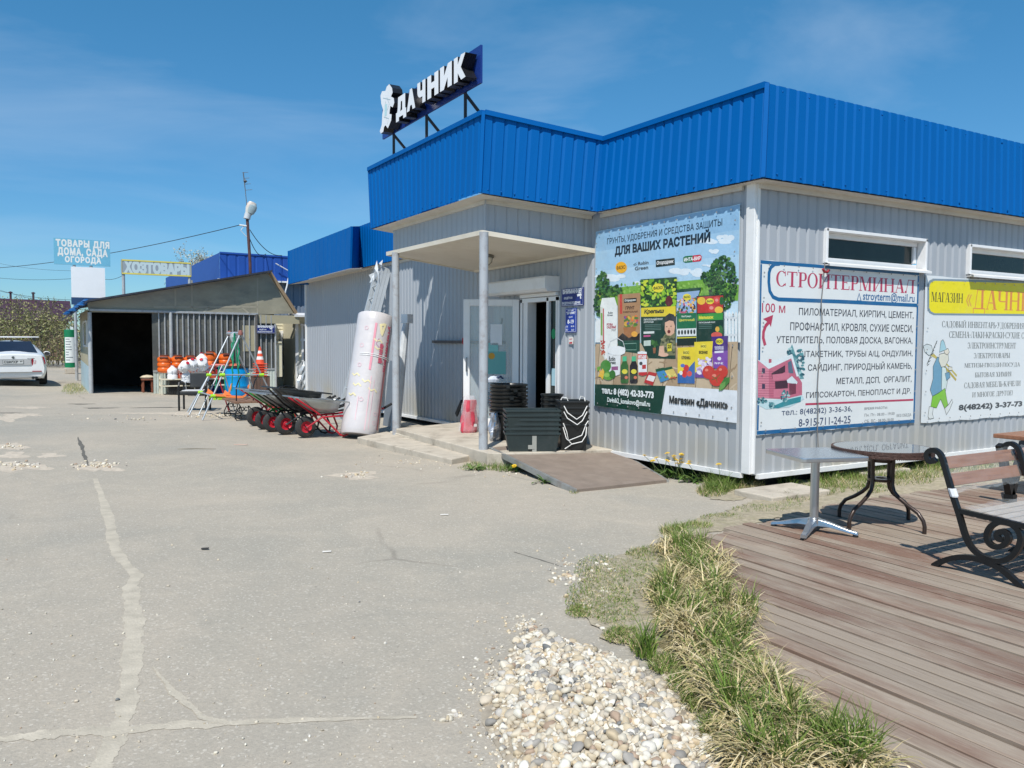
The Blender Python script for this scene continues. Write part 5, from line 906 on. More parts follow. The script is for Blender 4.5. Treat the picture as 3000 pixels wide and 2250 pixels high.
mb=MB(); m=len(SEC[0][1]); vs=[]
for y,pr in SEC:
    vs+=[(w,y,z) for w,z in pr]+[(-w,y,z) for w,z in pr[-2::-1]]
k=2*m-1; fs_=[(i*k+j,(i+1)*k+j,(i+1)*k+j+1,i*k+j+1)[::-1] for i in range(len(SEC)-1) for j in range(k-1)]+[tuple(range(k)),tuple((len(SEC)-1)*k+j for j in range(k))[::-1]]
fs_+=[(i*k,i*k+k-1,(i+1)*k+k-1,(i+1)*k) for i in range(len(SEC)-1)]
mb.add(vs,fs_); mb.build('body',M_car,car,smooth=True,world=False,sub=2)
mb=MB(); mb.add([(-.64,.33,1.075),(.64,.33,1.075),(.50,1.09,1.435),(-.50,1.09,1.435)],[(0,1,2,3)]); o=mb.build('rear_window',M_cgl,car,world=False); 
mb=MB()
for sx in (1,-1): mb.add([(sx*.868,.8,.985),(sx*.868,3.0,.985),(sx*.70,2.5,1.39),(sx*.70,1.3,1.37)],[(0,1,2,3) if sx>0 else (3,2,1,0)]); mb.build('side_window',M_cgl,car,world=False); mb=MB()
fr_=Fr((0,0,0),(1,0,0),(0,0,1)); fr_.n=V3(0,-1,0)
for sx in (1,-1):
    mb=MB(); L_=[(.46,.86),(.48,.66),(.80,.66),(.835,.74),(.80,.93),(.58,.95)]
    vs=[(sx*x,.015+(x-.4)**2*.28,z) for x,z in L_]; vs2=[(x,y+.12,z) for x,y,z in vs]; nn=len(L_)
    f=[tuple(range(nn)),tuple(range(nn,2*nn))[::-1]]+[(i,nn+i,nn+(i+1)%nn,(i+1)%nn) for i in range(nn)]
    if sx<0: f=[q[::-1] for q in f]
    mb.add(vs,f[:1] and f); mb.build('tail_light',mat('tail_red',(.30,.01,.025),.15,var=.2),car,world=False)if False else None
    mb=MB(); mb.add(vs+vs2,f,0); vw=[(sx*x,.008+(x-.4)**2*.28,z) for x,z in ((.52,.71),(.70,.70),(.71,.80),(.56,.82))]; mb.add(vw,[(0,1,2,3) if sx>0 else (3,2,1,0)],1); mb.build('tail_light',[mat('tail_red',(.30,.01,.025),.15,var=.2),mat('tail_clear',(.6,.45,.45),.2)],car,world=False)
    mb=MB(); mb.lathe([(.03,0),(.1,.05),(.11,.12),(.06,.17)],(sx*1.0,2.75,1.0),10,R=Rx(PI/2),sq=.75); mb.tube([(sx*.86,2.75,.98),(sx*.95,2.72,.98)],.03,6); mi_=mb.build('mirror',M_car,car,smooth=True,world=False); mb=MB(); mb.disc(Fr((sx*1.0,2.565,1.0),(1,0,0),(0,0,1)),0,0,.08,.06); mb.build('mirror_glass',M_cgl,mi_,world=True) if False else None
    mb=MB(); mb.lathe([(0,0),(.082,0),(.082,.012),(0,.012)],(sx*1.0,2.57,1.0),10,R=Rx(PI/2),sq=.75); mg=mb.build('mirror_glass',M_cgl,mi_,world=False)
mb=MB(); mb.box((0,.012,.775),(.9,.03,.2)); mb.build('plate_recess',mat('car_recess',(.42,.42,.42),.4),car,world=False)
mb=MB(); f4=Fr((0,-.008,.775),(1,0,0),(0,0,1)); mb.rect(f4,-.265,-.06,.265,.06,.004,col=sr(40,42,44)); mb.rect(f4,-.255,-.052,.255,.052,.006,col=sr(206,208,206)); mb.text('С207ХР',f4,(-.24,-.035,.13,.038),.008,.05,0,sr(30,30,32)); mb.text('69',f4,(.165,-.01,.235,.038),.008,.04,0,sr(30,30,32)); mb.build('licence_plate',M_print,car,world=False)
mb=MB(); mb.disc(Fr((0,-.002,.92),(1,0,0),(0,0,1)),0,0,.04,d=.01); mb.build('badge',mat('badge_grey',(.16,.17,.17),.3,.6),car,world=False); mb=MB(); mb.text('OCTAVIA',Fr((0,-.002,.93),(1,0,0),(0,0,1)),(.36,-.06,.56,-.03),.012,.04); mb.build('model_lettering',MATS['badge_grey'],car,world=False)
mb=MB(); mb.box((0,.03,.45),(1.42,.1,.02)); mb.box((0,.06,.28),(1.3,.1,.05)); mb.build('bumper_trim',mat('bumper_dark',(.28,.28,.27),.5),car,world=False,bevel=.008)
for sx in (1,-1): mb=MB(); mb.box((sx*.6,-.0,.47),(.24,.03,.03)); mb.build('reflector',MATS['tail_red'],car,world=False)
mb=MB(); mb.tube([(.5,-.02,.26),(.5,.2,.26)],.045,10); mb.tube([(.58,-.02,.26),(.58,.2,.26)],.045,10); mb.build('exhaust',M_iron,car,world=False)
mb=MB(); mb.box((0,1.75,1.575),(1.5,.07,.04)); rbr=mb.build('roof_bar',M_chrome if False else M_white,car,world=False,bevel=.01)
for sx in (1,-1): mb=MB(); mb.box((sx*.62,1.75,1.505),(.09,.07,.11)); mb.build('bar_foot',M_black,rbr,world=False)
mb=MB(); mb.lathe([(.05,0),(.02,.03),(.008,.08),(0,.09)],(0,1.2,1.435),8); mb.build('aerial_fin',M_black,car,world=False)
for sx in (1,-1):
    for y in (.78,3.35):
        mb=MB(); mb.lathe([(.2,-.1),(.31,-.1),(.325,-.06),(.325,.06),(.31,.1),(.2,.1)],(sx*.79,y,.325),22,R=Ry(PI/2),cap=False); wo=mb.build('wheel',M_tyre,car,smooth=True,world=False)
        mb=MB(); mb.lathe([(0,.085),(.2,.09),(.205,-.09),(0,-.085)],(sx*.79,y,.325),18,R=Ry(PI/2)); mb.build('rim',M_zinc,wo,world=False)
# ---------------------------------------------- house with a dark red roof far away
hy=62.; e0=PY(-60,641,hy); e1=PY(157,652,hy); hz0=PY(40,692,hy)[2]; fh=thing('far_house','distant house with a dark purple red metal roof behind the thicket','house',((e0[0]+e1[0])/2,hy,0))
mb=MB(); mb.add([(e0[0]-6,hy,hz0),(e1[0],hy,hz0),(e1[0],hy+5,e1[2]+.25),(e0[0]-6,hy+5,e0[2]+.25),(e0[0]-6,hy+10,hz0),(e1[0],hy+10,hz0)],[(0,1,2,3),(3,2,5,4)]); mb.build('roof',mat('maroon_roof',sr(70,42,54),.5,var=.1),fh)
mb=MB(); mb.add([(e0[0]-6,hy+.5,-1),(e1[0]-.4,hy+.5,-1),(e1[0]-.4,hy+.5,hz0+.1),(e0[0]-6,hy+.5,hz0+.1),(e1[0]-.4,hy+9.5,-1),(e1[0]-.4,hy+9.5,hz0+.1),(e1[0]-.4,hy+5,e1[2]+.1)],[(0,1,2,3),(1,4,5,6,2)]); mb.build('wall',mat('brick_wall',sr(120,96,80),.8,var=.15,vs=3),fh)
for px_ in (23,72): p=PY(px_,642,hy+5); mb=MB(); mb.tube([(p[0],hy+5,e0[2]-.2),(p[0],hy+5,e0[2]+.55)],.07,8); mb.lathe([(.13,0),(.13,.06),(0,.12)],(p[0],hy+5,e0[2]+.55),8); mb.build('roof_vent',MATS['maroon_roof'],fh)
# ============================================================ goods set out in the yard
def at(name,lab,cat,p,rz=0,group=None): return thing(name,lab,cat,(p[0],p[1],p[2]),rz,group)
px2m=lambda p: (np.array(p)-CAM)@_f/1741.4        # metres per displayed pixel at a place
# steel rack in front of the shed
rp0=G(k2,88,1180); yR=rp0[1]-.25; kx=lambda x,y,yy=yR: PY(*k2(x,y),yy)
zg=gz(3.5,yR); X0=kx(78,1100)[0]; X1=kx(705,1100)[0]; zs=[kx(100,1100)[2],kx(100,1036)[2],kx(100,965)[2]]
rk=at('goods_rack','low cream metal rack with three shelves standing against the shed','rack',(X0,yR,zg)); M_rack=mat('cream_paint',sr(214,208,186),.5,var=.08,dirt=sr(150,130,100),ds=8,da=.5)
for x in (X0,(X0+X1)/2,X1):
    for y in (yR-.02,yR+.42): mb=MB(); mb.bar((x,y,zg),(x,y,zs[2] if x==X0 and y>yR else zs[1]+(.0 if y<yR else .16)),.03,.03); mb.build('leg',M_rack,rk)
for z in zs[:2]: mb=MB(); mb.box(((X0+X1)/2,yR+.2,z),(X1-X0+.05,.46,.035)); mb.build('shelf',M_rack,rk,bevel=.004)
mb=MB(); mb.box(((X0+X1)/2,yR+.35,zs[2]-.02),(X1-X0+.05,.2,.03)); mb.build('shelf',M_rack,rk)
# ribbed tanks
def tank(p,r,h,lab,m=M_orange,rings=3):
    t=at('ribbed_tank',lab,'tank',p,random.uniform(-.5,.1),'orange ribbed water tanks'); pr=[(.55*r,0),(.8*r,.01)]; n=rings
    for i in range(n):
        z0=.03*h+i*.83*h/n; z1=.03*h+(i+1)*.83*h/n; d=z1-z0
        pr+=[(r*.86,z0+.02*d),(r*.96,z0+.14*d),(r,z0+.35*d),(r,z0+.65*d),(r*.96,z0+.86*d),(r*.86,z0+.98*d)]
    pr+=[(r*.75,.885*h),(r*.56,.93*h)]
    mb=MB().lathe(pr,seg=22); mb.build('body',m,t,smooth=True,world=False)
    mb=MB().lathe([(r*.6,.915*h),(r*.62,.93*h),(r*.62,.985*h),(r*.55,h),(0,h)],seg=18); mb.build('lid',mat('rust_lid',sr(120,62,40),.5,var=.15),t,smooth=True,world=False)
    mb=MB(); mb.tube([(-.1,-r*.86,.84*h),(-.09,-r*1.0,.87*h),(.09,-r*1.0,.87*h),(.1,-r*.86,.84*h)],.022,7); mb.build('handle',mat('dark_handle',sr(92,44,40),.5),t,smooth=True,world=False); return t
def onrack(x,yb,dy): p=kx(x,yb,yR+dy); return p
for x,yb_,w,hh,lab,dy,rg in ((107,968,130,172,'orange ribbed tank nearest the shed doorway on the rack',.3,3),(237,968,126,172,'orange ribbed tank second from the shed doorway',.3,3),(360,968,126,170,'orange ribbed tank behind the cart of white jugs',.3,3),(555,930,124,172,'orange ribbed tank standing highest, behind the near swing leg',.3,2),(697,890,128,110,'short orange ribbed tank between swing legs beside the blue barrel',.35,2)):
    p=onrack(x,yb_,dy); s_=px2m(p)*.2222; tank(p,w/2*s_,hh*s_,lab,rings=rg)
for x,yb_,w,hh,lab in ((250,1030,110,120,'orange tank partly hidden behind the white jug on the middle shelf'),(565,1030,120,110,'dark orange tank low on the rack behind the swing legs')): p=onrack(x,yb_,.22); s_=px2m(p)*.2222; tank(p,w/2*s_,hh*s_,lab,mat('dark_orange_plastic',sr(190,74,40),.4,var=.1),2)
def jug(p,r,h,lab,R=None,cap=M_red):
    t=at('water_jug',lab,'jug',p,0,'white plastic water jugs')
    if R is not None: t.rotation_euler=R
    mb=MB().lathe([(.86*r,0),(r,.03*h),(r,.3*h),(.94*r,.33*h),(.94*r,.4*h),(r,.43*h),(r,.66*h),(.9*r,.72*h),(.35*r,.9*h),(.28*r,.93*h),(.28*r,.97*h)],seg=18); mb.build('body',M_jug,t,smooth=True,world=False)
    mb=MB().lathe([(.31*r,.955*h),(.33*r,.96*h),(.33*r,h),(0,h*1.005)],seg=14); mb.build('cap',cap,t,smooth=True,world=False)
    mb=MB(); mb.tube([(-.3*r,-.95*r,.5*h),(-.3*r,-1.1*r,.52*h),(-.3*r,-1.1*r,.62*h),(-.3*r,-.9*r,.66*h)],.014,6); mb.build('handle',M_jug,t,smooth=True,world=False)
p=kx(185,1034,yR+.1); s_=px2m(p)*.2222; jug(p,48*s_,138*s_,'white water jug with pinkish cap standing alone on the rack shelf',cap=mat('pale_cap',sr(220,190,190),.4))
p=kx(470,935,yR+.25); jug(p,58*s_,165*s_,'tall white canister with red cap towering over the cart')
# wire trolley filled with jugs
ty=yR-.5; tx=lambda x,y: PY(*k2(x,y),ty)
c0=tx(265,1060); c1_=tx(555,1078); t_=at('wire_trolley','tilted wire shopping trolley basket filled with white jugs','trolley',(c0[0],ty,gz(3.4,ty)))
A0,A1,B1,B0=tx(280,1060),tx(520,1082),tx(575,905),tx(240,935)
mb=MB(); D_=V3(.05,.5,.0)
for o in (V3(0,0,0),D_):
    for i in range(11): t=i/10; mb.tube([A0+(A1-A0)*t+o,B0+(B1-B0)*t+o],.004,4)
    for i in range(5): t=i/4; mb.tube([A0+(B0-A0)*t+o,A1+(B1-A1)*t+o],.0045 if i<4 else .009,4)
for i in range(7):
    t=i/6
    for a,b in ((A0,A1),): mb.tube([a+(b-a)*t,a+(b-a)*t+D_],.004,4)
for a in (A0,A1,B0,B1): mb.tube([a,a+D_],.008,4)
mb.build('basket',M_chrome,t_)
mb=MB(); zt_=gz(3.4,ty)
for a in (A0+V3(.08,0,0),A1): mb.tube([a,(a[0]+.03,a[1],zt_+.08)],.012,6); mb.tube([a+D_,(a[0]+.05,a[1]+.5,zt_+.08)],.012,6)
mb.tube([(A0[0]+.1,ty,zt_+.15),(A1[0]+.05,ty,zt_+.15)],.01,6); mb.build('chassis',M_chrome,t_)
mb=MB(); h0=tx(575,905); mb.tube([h0,h0+V3(.1,0,.1),h0+V3(.1,.5,.1),h0+D_],.012,7); mb.build('push_handle',M_black,t_,smooth=True)
for i,(x,y,rx_,ry_,lab) in enumerate(((320,1065,.0,.1,'white jug upright in the trolley at the tank end'),(400,1070,.0,.12,'white jug upright in the middle of the trolley basket'),(475,1072,.1,.25,'white jug upright in the trolley under the swing leg'),(285,930,1.2,.9,'white jug lying tilted on top at the tank end of the trolley'),(375,925,1.0,-.3,'white jug lying across the top middle of the trolley'),(485,915,.9,-.7,'white jug lying on top near the trolley handle'))):
    p=PY(*k2(x,y),ty+.24); s_=px2m(p)*.2222; jug(p,50*s_,115*s_,lab,R=(rx_*.6,ry_*.9,random.uniform(-.4,.6)))
# black crates under the rack
for i,(x0,x1,y0,y1,lab) in enumerate(((140,290,1190,1108,'black plastic crate under the rack beside its front leg'),(292,440,1190,1108,'black plastic crate under the rack behind the black armchair'),(150,440,1098,1050,'long shallow black tray on the lower rack shelf'),(450,690,1098,1040,'long black tray on the lower shelf behind the swing'))):
    a=kx(x0,y0,yR+.1); b=kx(x1,y1,yR+.1); z0=zg if i<2 else zs[0]+.02; h_=b[2]-a[2]; W_=b[0]-a[0]
    t=at('black_crate',lab,'crate',((a[0]+b[0])/2,yR+.24,z0),0,'black crates on and under the rack'); mb=MB()
    n=14; w2=W_/2; d2=.2
    ring=[(-w2*.9,-d2*.9,0),(w2*.9,-d2*.9,0),(w2*.9,d2*.9,0),(-w2*.9,d2*.9,0)]; top=[(-w2,-d2,h_),(w2,-d2,h_),(w2,d2,h_),(-w2,d2,h_)]
    inn=[(x*.95,y*.93,h_) for x,y,_ in top]; low=[(x*.93,y*.9,.02) for x,y,_ in ring]
    mb.add(ring+top+inn+low,[(3,2,1,0)]+[(i2,(i2+1)%4,4+(i2+1)%4,4+i2) for i2 in range(4)]+[(4+i2,4+(i2+1)%4,8+(i2+1)%4,8+i2) for i2 in range(4)]+[(8+i2,8+(i2+1)%4,12+(i2+1)%4,12+i2) for i2 in range(4)]+[(12,13,14,15)])
    for k in range(6): mb.box((-w2*.9+W_*.9*(k+.5)/6,-d2*.97,h_*.5),(.02,.02,h_*.9))
    mb.build('body',M_black,t,world=False); mb=MB(); mb.tube([(-w2,-d2-.005,h_-.01),(w2,-d2-.005,h_-.01)],.012,6); mb.build('rim',M_black,t,world=False)
# small wooden stool with a sack by the doorway
p=G(c1,1195,1520); st=at('wooden_stool','small brown turned leg stool with a sack on it in the shed doorway','stool',p); m_st=mat('red_brown_wood',sr(122,70,50),.6,var=.2,vs=7); s_=px2m(p)*.2667
for sx in (-1,1):
    for sy in (-1,1): MB().lathe([(.02,0),(.035,.05),(.022,.1),(.035,.2),(.025,.3),(.03,.36)],(sx*.12+.0,sy*.12,0),8).build('leg',m_st,st,smooth=True,world=False)
MB().box((0,0,.38),(.34,.34,.04)).build('seat',m_st,st,world=False,bevel=.01)
sk=at('sack','small pale sack lying on the brown stool','sack',p+V3(0,0,.4)); mb=MB(); mb.lathe([(.0,-.01),(.16,.0),(.2,.05),(.12,.1),(0,.12)],seg=12,sq=.8); mb.build('body',mat('sackcloth',sr(200,188,164),.9,var=.15,vs=8),sk,smooth=True,world=False)
# blue barrel
p=G(k2,812,1196); s_=px2m(p)*.2222; bb_=at('blue_barrel','bright blue plastic barrel with black rim standing behind the swing','barrel',p); r_=112*s_; h_=288*s_
MB().lathe([(r_*.9,0),(r_*.96,.02*h_),(r_,.1*h_),(r_*1.0,.32*h_),(r_*1.03,.345*h_),(r_*1.0,.37*h_),(r_*1.01,.64*h_),(r_*1.04,.67*h_),(r_*1.01,.7*h_),(r_*.99,.9*h_),(r_*.93,.97*h_),(r_*.9,.985*h_),(0,.985*h_)],seg=28).build('body',mat('cyan_plastic',sr(0,140,206),.35,var=.05),bb_,smooth=True,world=False)
MB().lathe([(r_*.95,.955*h_),(r_*1.04,.96*h_),(r_*1.04,1.0*h_),(r_*.9,1.01*h_),(0,1.0*h_)],seg=28).build('lid',M_black,bb_,smooth=True,world=False)
p2=G(k2,690,1180)+V3(-.1,.25,0); b2_=at('blue_barrel','dark blue barrel half hidden behind the bright blue one','barrel',p2); MB().lathe([(.27,0),(.29,.05),(.29,.8),(.26,.85),(0,.85)],seg=24).build('body',mat('navy_plastic',sr(30,70,160),.4,var=.05),b2_,smooth=True,world=False); MB().lathe([(.2,.845),(.22,.85),(.22,.89),(0,.89)],seg=20).build('lid',M_black,b2_,smooth=True,world=False)
pl=at('orange_lids','stack of orange lids lying on the blue barrel','lid',p+V3(-.05,0,1.012*h_)); MB().lathe([(.16,0),(.17,.02),(.16,.035),(.165,.05),(.1,.07),(0,.07)],(0,0,0),18).build('rim',mat('faded_orange',sr(214,110,84),.5,var=.1),pl,smooth=True,world=False)
# child's swing sets: A frames of tube
M_tube=mat('swing_tube',sr(178,184,188),.35,.3,var=.06,vs=6)
def sw_leg(par,a,b,r_=.0165): mb=MB(); mb.tube([a,b],r_,10); mb.build('leg',M_tube,par,smooth=True)
fNL,fNR,fFL,fFR=G(k2,475,1430),G(k2,1250,1392),G(k2,345,1380),G(k2,1068,1345)
def apex(q,a,b):
    m_=(a+b)/2; d=ray(*q); n=np.cross(b-a,V3(0,0,1)); t=((m_-CAM)@n)/(d@n); return CAM+d*t
aN=apex(k2(845,583),fNL,fNR); aF=apex(k2(737,588),fFL,fFR)
sw=at('garden_swing','tall grey tube A frame swing with lime joints in front of the rack','swing',(fNL+fFR)/2*V3(1,1,0))
for a,f in ((aN,fNL),(aN,fNR),(aF,fFL),(aF,fFR)): sw_leg(sw,a,f)
MB().tube([aF+V3(-.04,0,0),aN+V3(.04,0,0)],.028,10).build('top_bar',M_tube,sw,smooth=True)
for a in (aN,aF): mb=MB(); mb.lathe([(0,-.05),(.045,-.04),(.05,.0),(.035,.05),(0,.06)],a,10); mb.build('joint',mat('joint_brown',sr(150,96,86),.5),sw,smooth=True)
for (a,f1_,f2_) in ((aN,fNL,fNR),(aF,fFL,fFR)):
    for t in ((.49,) if a is aN else (.52,)):
        c,d=a+(f1_-a)*t,a+(f2_-a)*t; MB().tube([c,d],.015,8).build('cross_bar',M_tube,sw,smooth=True)
        for e in (c,d): mb=MB(); mb.lathe([(0,-.055),(.035,-.045),(.035,.045),(0,.055)],e,10,R=Ry(PI/2)); mb.build('joint',M_lime,sw,smooth=True)
c,d=aN+(fNL-aN)*.73,aF+(fFL-aF)*.73; MB().tube([c,d],.015,8).build('cross_bar',M_tube,sw,smooth=True)
for e in (c,d): MB().lathe([(0,-.05),(.035,-.04),(.035,.04),(0,.05)],e,10,R=Ry(PI/2)).build('joint',M_lime,sw,smooth=True)
# seat hung on green ropes
def seat(name,lab,c,ropes):
    t=at(name,lab,'swing seat',c,-.25,'orange and lime swing seats'); mb=MB()
    mb.add([(-.2,-.13,0),(.1,-.16,-.02),(.16,-.15,.02),(.22,-.12,.22),(.22,.12,.22),(.16,.15,.02),(.1,.16,-.02),(-.2,.13,0),(-.26,0,.05)],[(0,1,6,7),(1,2,5,6),(2,3,4,5),(0,7,8)]); mb.add([(-.26,-.02,.02),(-.1,-.02,.0),(-.1,.02,.0),(-.26,.02,.02),(-.24,0,.12)],[(0,1,4),(1,2,4),(2,3,4)])
    o=mb.build('shell',mat('orange_seat',sr(228,128,66),.4,var=.08),t,world=False); so_=o.modifiers.new('solid','SOLIDIFY'); so_.thickness=.03
    mb=MB(); mb.box((-.05,0,-.07),(.34,.07,.04)); mb.box((.05,-.13,-.1),(.2,.05,.03),R=Rz(.5)); mb.box((.05,.13,-.1),(.2,.05,.03),R=Rz(-.5)); mb.box((-.1,0,-.1),(.06,.3,.03)); mb.build('foot_rest',M_lime,t,world=False,bevel=.008)
    for i,(a,b) in enumerate(ropes): mb=MB(); mb.tube([a,b],.011,6); mb.build('rope',mat('green_rope',sr(20,150,110),.7),t)
mid=(aN+aF)/2
s1=PY(*k2(812,1190),mid[1]-.1); s2=PY(*k2(648,1175),mid[1]+.35)
seat('baby_swing','orange and lime swing seat with green ropes nearest the barrow',s1,[(aN+(aF-aN)*.25,PY(*k2(815,905),mid[1]-.1)),(aN+(aF-aN)*.3+V3(-.0,.04,0),s1+V3(.05,.1,.1)),(aN+(aF-aN)*.2,s1+V3(-.1,-.1,.1))])
seat('baby_swing','orange and lime swing seat on the smaller set, nearer the armchair',s2,[(PY(*k2(640,895),mid[1]+.35),s2+V3(-.1,0,.1)),(PY(*k2(680,895),mid[1]+.35),s2+V3(.1,0,.1))])
bg_=at('wrapped_parts','clear plastic bag and green chain tied under the swing top bar','bag',mid+V3(0,0,-.02)); mb=MB(); rr3=random.Random(4); mb.lathe([(0,-.2),(.07,-.16),(.11,-.06),(.09,.0),(.02,.05)],(0,0,0),9); mb.build('film',glassy('clear_film',(.75,.78,.8),.15,.35,.8),bg_,world=False)
mb=MB()
for dx in (-.05,.07):
    P=[mid+V3(dx+.015*math.sin(i*1.3),0,-.08-i*.05) for i in range(16)]; mb=MB(); mb.tube(P,.016,6); mb.build('chain',mat('green_rope',sr(20,150,110)),bg_)
# second, lower set behind
gNL,gFL,gNR,gFR=G(k2,440,1378),G(k2,330,1355),G(k2,790,1345),G(k2,735,1350); bN=apex(k2(668,897),gNL,gNR); bF=apex(k2(592,895),gFL,gFR)
s2_=at('garden_swing','low tube swing frame with red top bar behind the tall one','swing',(gNL+gFR)/2*V3(1,1,0))
for a,f in ((bN,gNL),(bF,gFL),(bN,gNR)): sw_leg(s2_,a,f,.014)
mb=MB(); mb.tube([bF,gFR],.014,8); mb.build('leg',M_red,s2_,smooth=True); MB().tube([bF+V3(-.06,0,0),bN+V3(.06,0,0)],.03,8).build('top_bar',mat('red_white_bar',sr(190,96,86),.5,var=.3,vs=14),s2_,smooth=True)
MB().tube([bN+(gNL-bN)*.6,bN+(gNR-bN)*.6],.011,6).build('cross_bar',M_tube,s2_,smooth=True)
# black armchair
p=G(k2,400,1338); ca=at('armchair','black armchair with metal tube arms in front of the rack','chair',p,-.35); s_=px2m(p)*.2222; w_=245*s_/2
for x,y in ((-w_,-.22),(w_,-.22),(-w_,.26),(w_,.26)): MB().tube([(x,y,0),(x,y,.56 if y<0 else .45)],.022,8).build('leg',M_iron,ca,smooth=True,world=False)
for sx in (-1,1): MB().tube([(sx*w_,-.22,.55),(sx*w_,-.18,.62),(sx*w_,.1,.63),(sx*w_,.26,.6),(sx*w_,.28,.45)],.022,8).build('arm',M_black,ca,smooth=True,world=False)
MB().box((0,.02,.40),(w_*1.96,.5,.09)).build('seat',M_black,ca,world=False,bevel=.02); MB().box((.04,.27,.66),(w_*1.3,.06,.34),R=Rx(-.15)).build('backrest',M_black,ca,world=False,bevel=.02); MB().box((0,-.02,.452),(w_*1.6,.36,.012)).build('paper',M_pvc,ca,world=False)
# garden bench seen end-on with scrolls
p=G(k2,880,1432); be=at('scroll_bench','short slatted bench with black scrollwork ends and tube arms by the wheelbarrows','bench',p,.0); s_=px2m(p)*.2222; hgt=s_*168
Z=lambda x,y: ((x-880)*s_,0,(1432-y)*s_)
def scroll(cx,cz,r0,r1,a0,a1,n=22): return [(cx+(r0+(r1-r0)*i/n)*math.cos(rad(a0+(a1-a0)*i/n)),0,cz+(r0+(r1-r0)*i/n)*math.sin(rad(a0+(a1-a0)*i/n))) for i in range(n+1)]
for k,dy in enumerate((0,1.05)):
    mb=MB(); ptsA=[(845,1290),(815,1335),(795,1380),(795,1410),(815,1432),(845,1432),(860,1410),(850,1390),(825,1385),(815,1400)]
    ptsB=[(925,1290),(955,1335),(970,1375),(970,1410),(955,1430),(920,1432),(902,1412),(910,1390),(930,1385),(945,1400)]
    for q in (ptsA,ptsB,[(845,1290),(838,1330),(850,1370),(882,1385),(915,1370),(926,1330),(920,1290)],[(795,1408),(860,1408)],[(905,1408),(970,1408)],[(860,1412),(905,1412)],[(850,1310),(872,1300),(882,1325),(868,1340),(856,1330)],[(914,1310),(893,1300),(883,1325),(896,1340),(908,1330)]): mb.tube([(lambda a:(a[0],a[1]+dy,a[2]))(Z(*t)) for t in q],.011,6)
    mb.build('scroll_end',M_iron,be,smooth=True,world=False)
for i in range(5): MB().box((.05,-.05+.13*0,hgt+.02),(.1,1.2,.035)).build('seat_slat',M_wood,be,world=False).location=(-.2+i*.11,.55,0)
mb=MB(); 
for dx in (-.32,.0): mb=MB(); mb.tube([(dx+.2,.1,hgt),(dx+.2,.1,hgt+.3),(dx+.26,.2,hgt+.42),(dx+.4,.6,hgt+.5),(dx+.55,1.05,hgt+.52)],.013,7); mb.build('arm_tube',M_iron,be,smooth=True,world=False)
# cones on a brown crate
p=np.array(PY(*k2(1038,1145),21.5)); p[2]=gz(p[0],21.5); cr_=at('brown_crate','brown wooden crate carrying the stack of traffic cones','crate',p); s_=px2m(p)*.2222; top_=PY(*k2(1038,1002),21.5)[2]-p[2]
mb=MB(); 
for i in range(5): mb.box((-.17+i*.085,-.17,top_/2),(.07,.02,top_)); mb.box((-.17+i*.085,.17,top_/2),(.07,.02,top_))
for sx in (-.2,.2): mb.box((sx,0,top_/2),(.02,.34,top_))
mb.box((0,0,top_-.012),(.42,.36,.02)); mb.build('body',mat('dark_crate_wood',sr(96,74,64),.8,var=.25,vs=8),cr_,world=False)
n=6; base=p+V3(0,0,top_)
M_cone=mat('cone_orange',sr(222,84,52),.45,var=.08); M_cw=mat('cone_white',(.8,.8,.8),.4)
for i in range(n):
    t=at('traffic_cone','orange and white traffic cone, topmost of the stack' if i==n-1 else 'orange traffic cone in the stack on the brown crate','cone',base+V3(0,0,i*.062),random.uniform(-.25,.25),'stacked traffic cones')
    mb=MB(); mb.box((0,0,.012),(.30,.30,.022)); mb.build('foot',M_cone,t,world=False,bevel=.006)
    h_=.44; R0,R1=.115,.022; prf=[(R0+(R1-R0)*k,.02+h_*k) for k in (0,.24,.42,.60,.76,1)]; MB().lathe(prf,seg=18,mis=[0,1,0,1,0]).build('cone',[M_cone,M_cw],t,smooth=True,world=False)
# black iron barbecue stand
p=np.array(PY(*k2(1290,1215),18.6)); p[2]=gz(p[0],18.6); bq=at('barbecue','black iron barbecue box on legs with curved handle behind the wheelbarrows','barbecue',p,.12); s_=px2m(p)*.2222; Wb=330*s_; H0=(1215-1085)*s_; H1=(1215-1020)*s_
for x in (-Wb/2,-Wb*.22,Wb*.1,Wb/2-.02):
    for y in (-.2,.2): MB().bar((x,y,0),(x,y,H0+.01),.035,.035).build('leg',M_iron,bq,world=False)
mb=MB(); mb.box((0,-.23,(H0+H1)/2),(Wb,.02,H1-H0)); mb.box((0,.23,(H0+H1)/2),(Wb,.02,H1-H0)); mb.box((-Wb/2,0,(H0+H1)/2),(.02,.44,H1-H0)); mb.box((Wb/2,0,(H0+H1)/2),(.02,.44,H1-H0)); mb.box((0,0,H0+.01),(Wb-.03,.44,.015)); mb.build('firebox',M_iron,bq,world=False)
MB().box((0,0,.3*H0),(Wb,.44,.02)).build('shelf',M_iron,bq,world=False); MB().tube([(-.3,0,H1),(-.22,0,H1+.07),(0,0,H1+.11),(.2,0,H1+.07),(.3,0,H1)],.012,7).build('handle',M_iron,bq,smooth=True,world=False)
MB().bar((Wb/2,0,H0*.9),(Wb/2+.3,-.1,.12),.09,.06).build('slide',M_iron,bq,world=False); mb=MB(); mb.tube([(Wb/2+.22,-.1,.12),(Wb/2+.2,-.1,.34),(Wb/2+.28,-.1,.42),(Wb/2+.38,-.1,.34),(Wb/2+.4,-.1,.1)],.014,7); mb.build('loop_handle',M_iron,bq,smooth=True,world=False); MB().box((Wb/2+.35,-.1,.09),(.5,.3,.16)).build('ash_tray',M_iron,bq,world=False,bevel=.01)
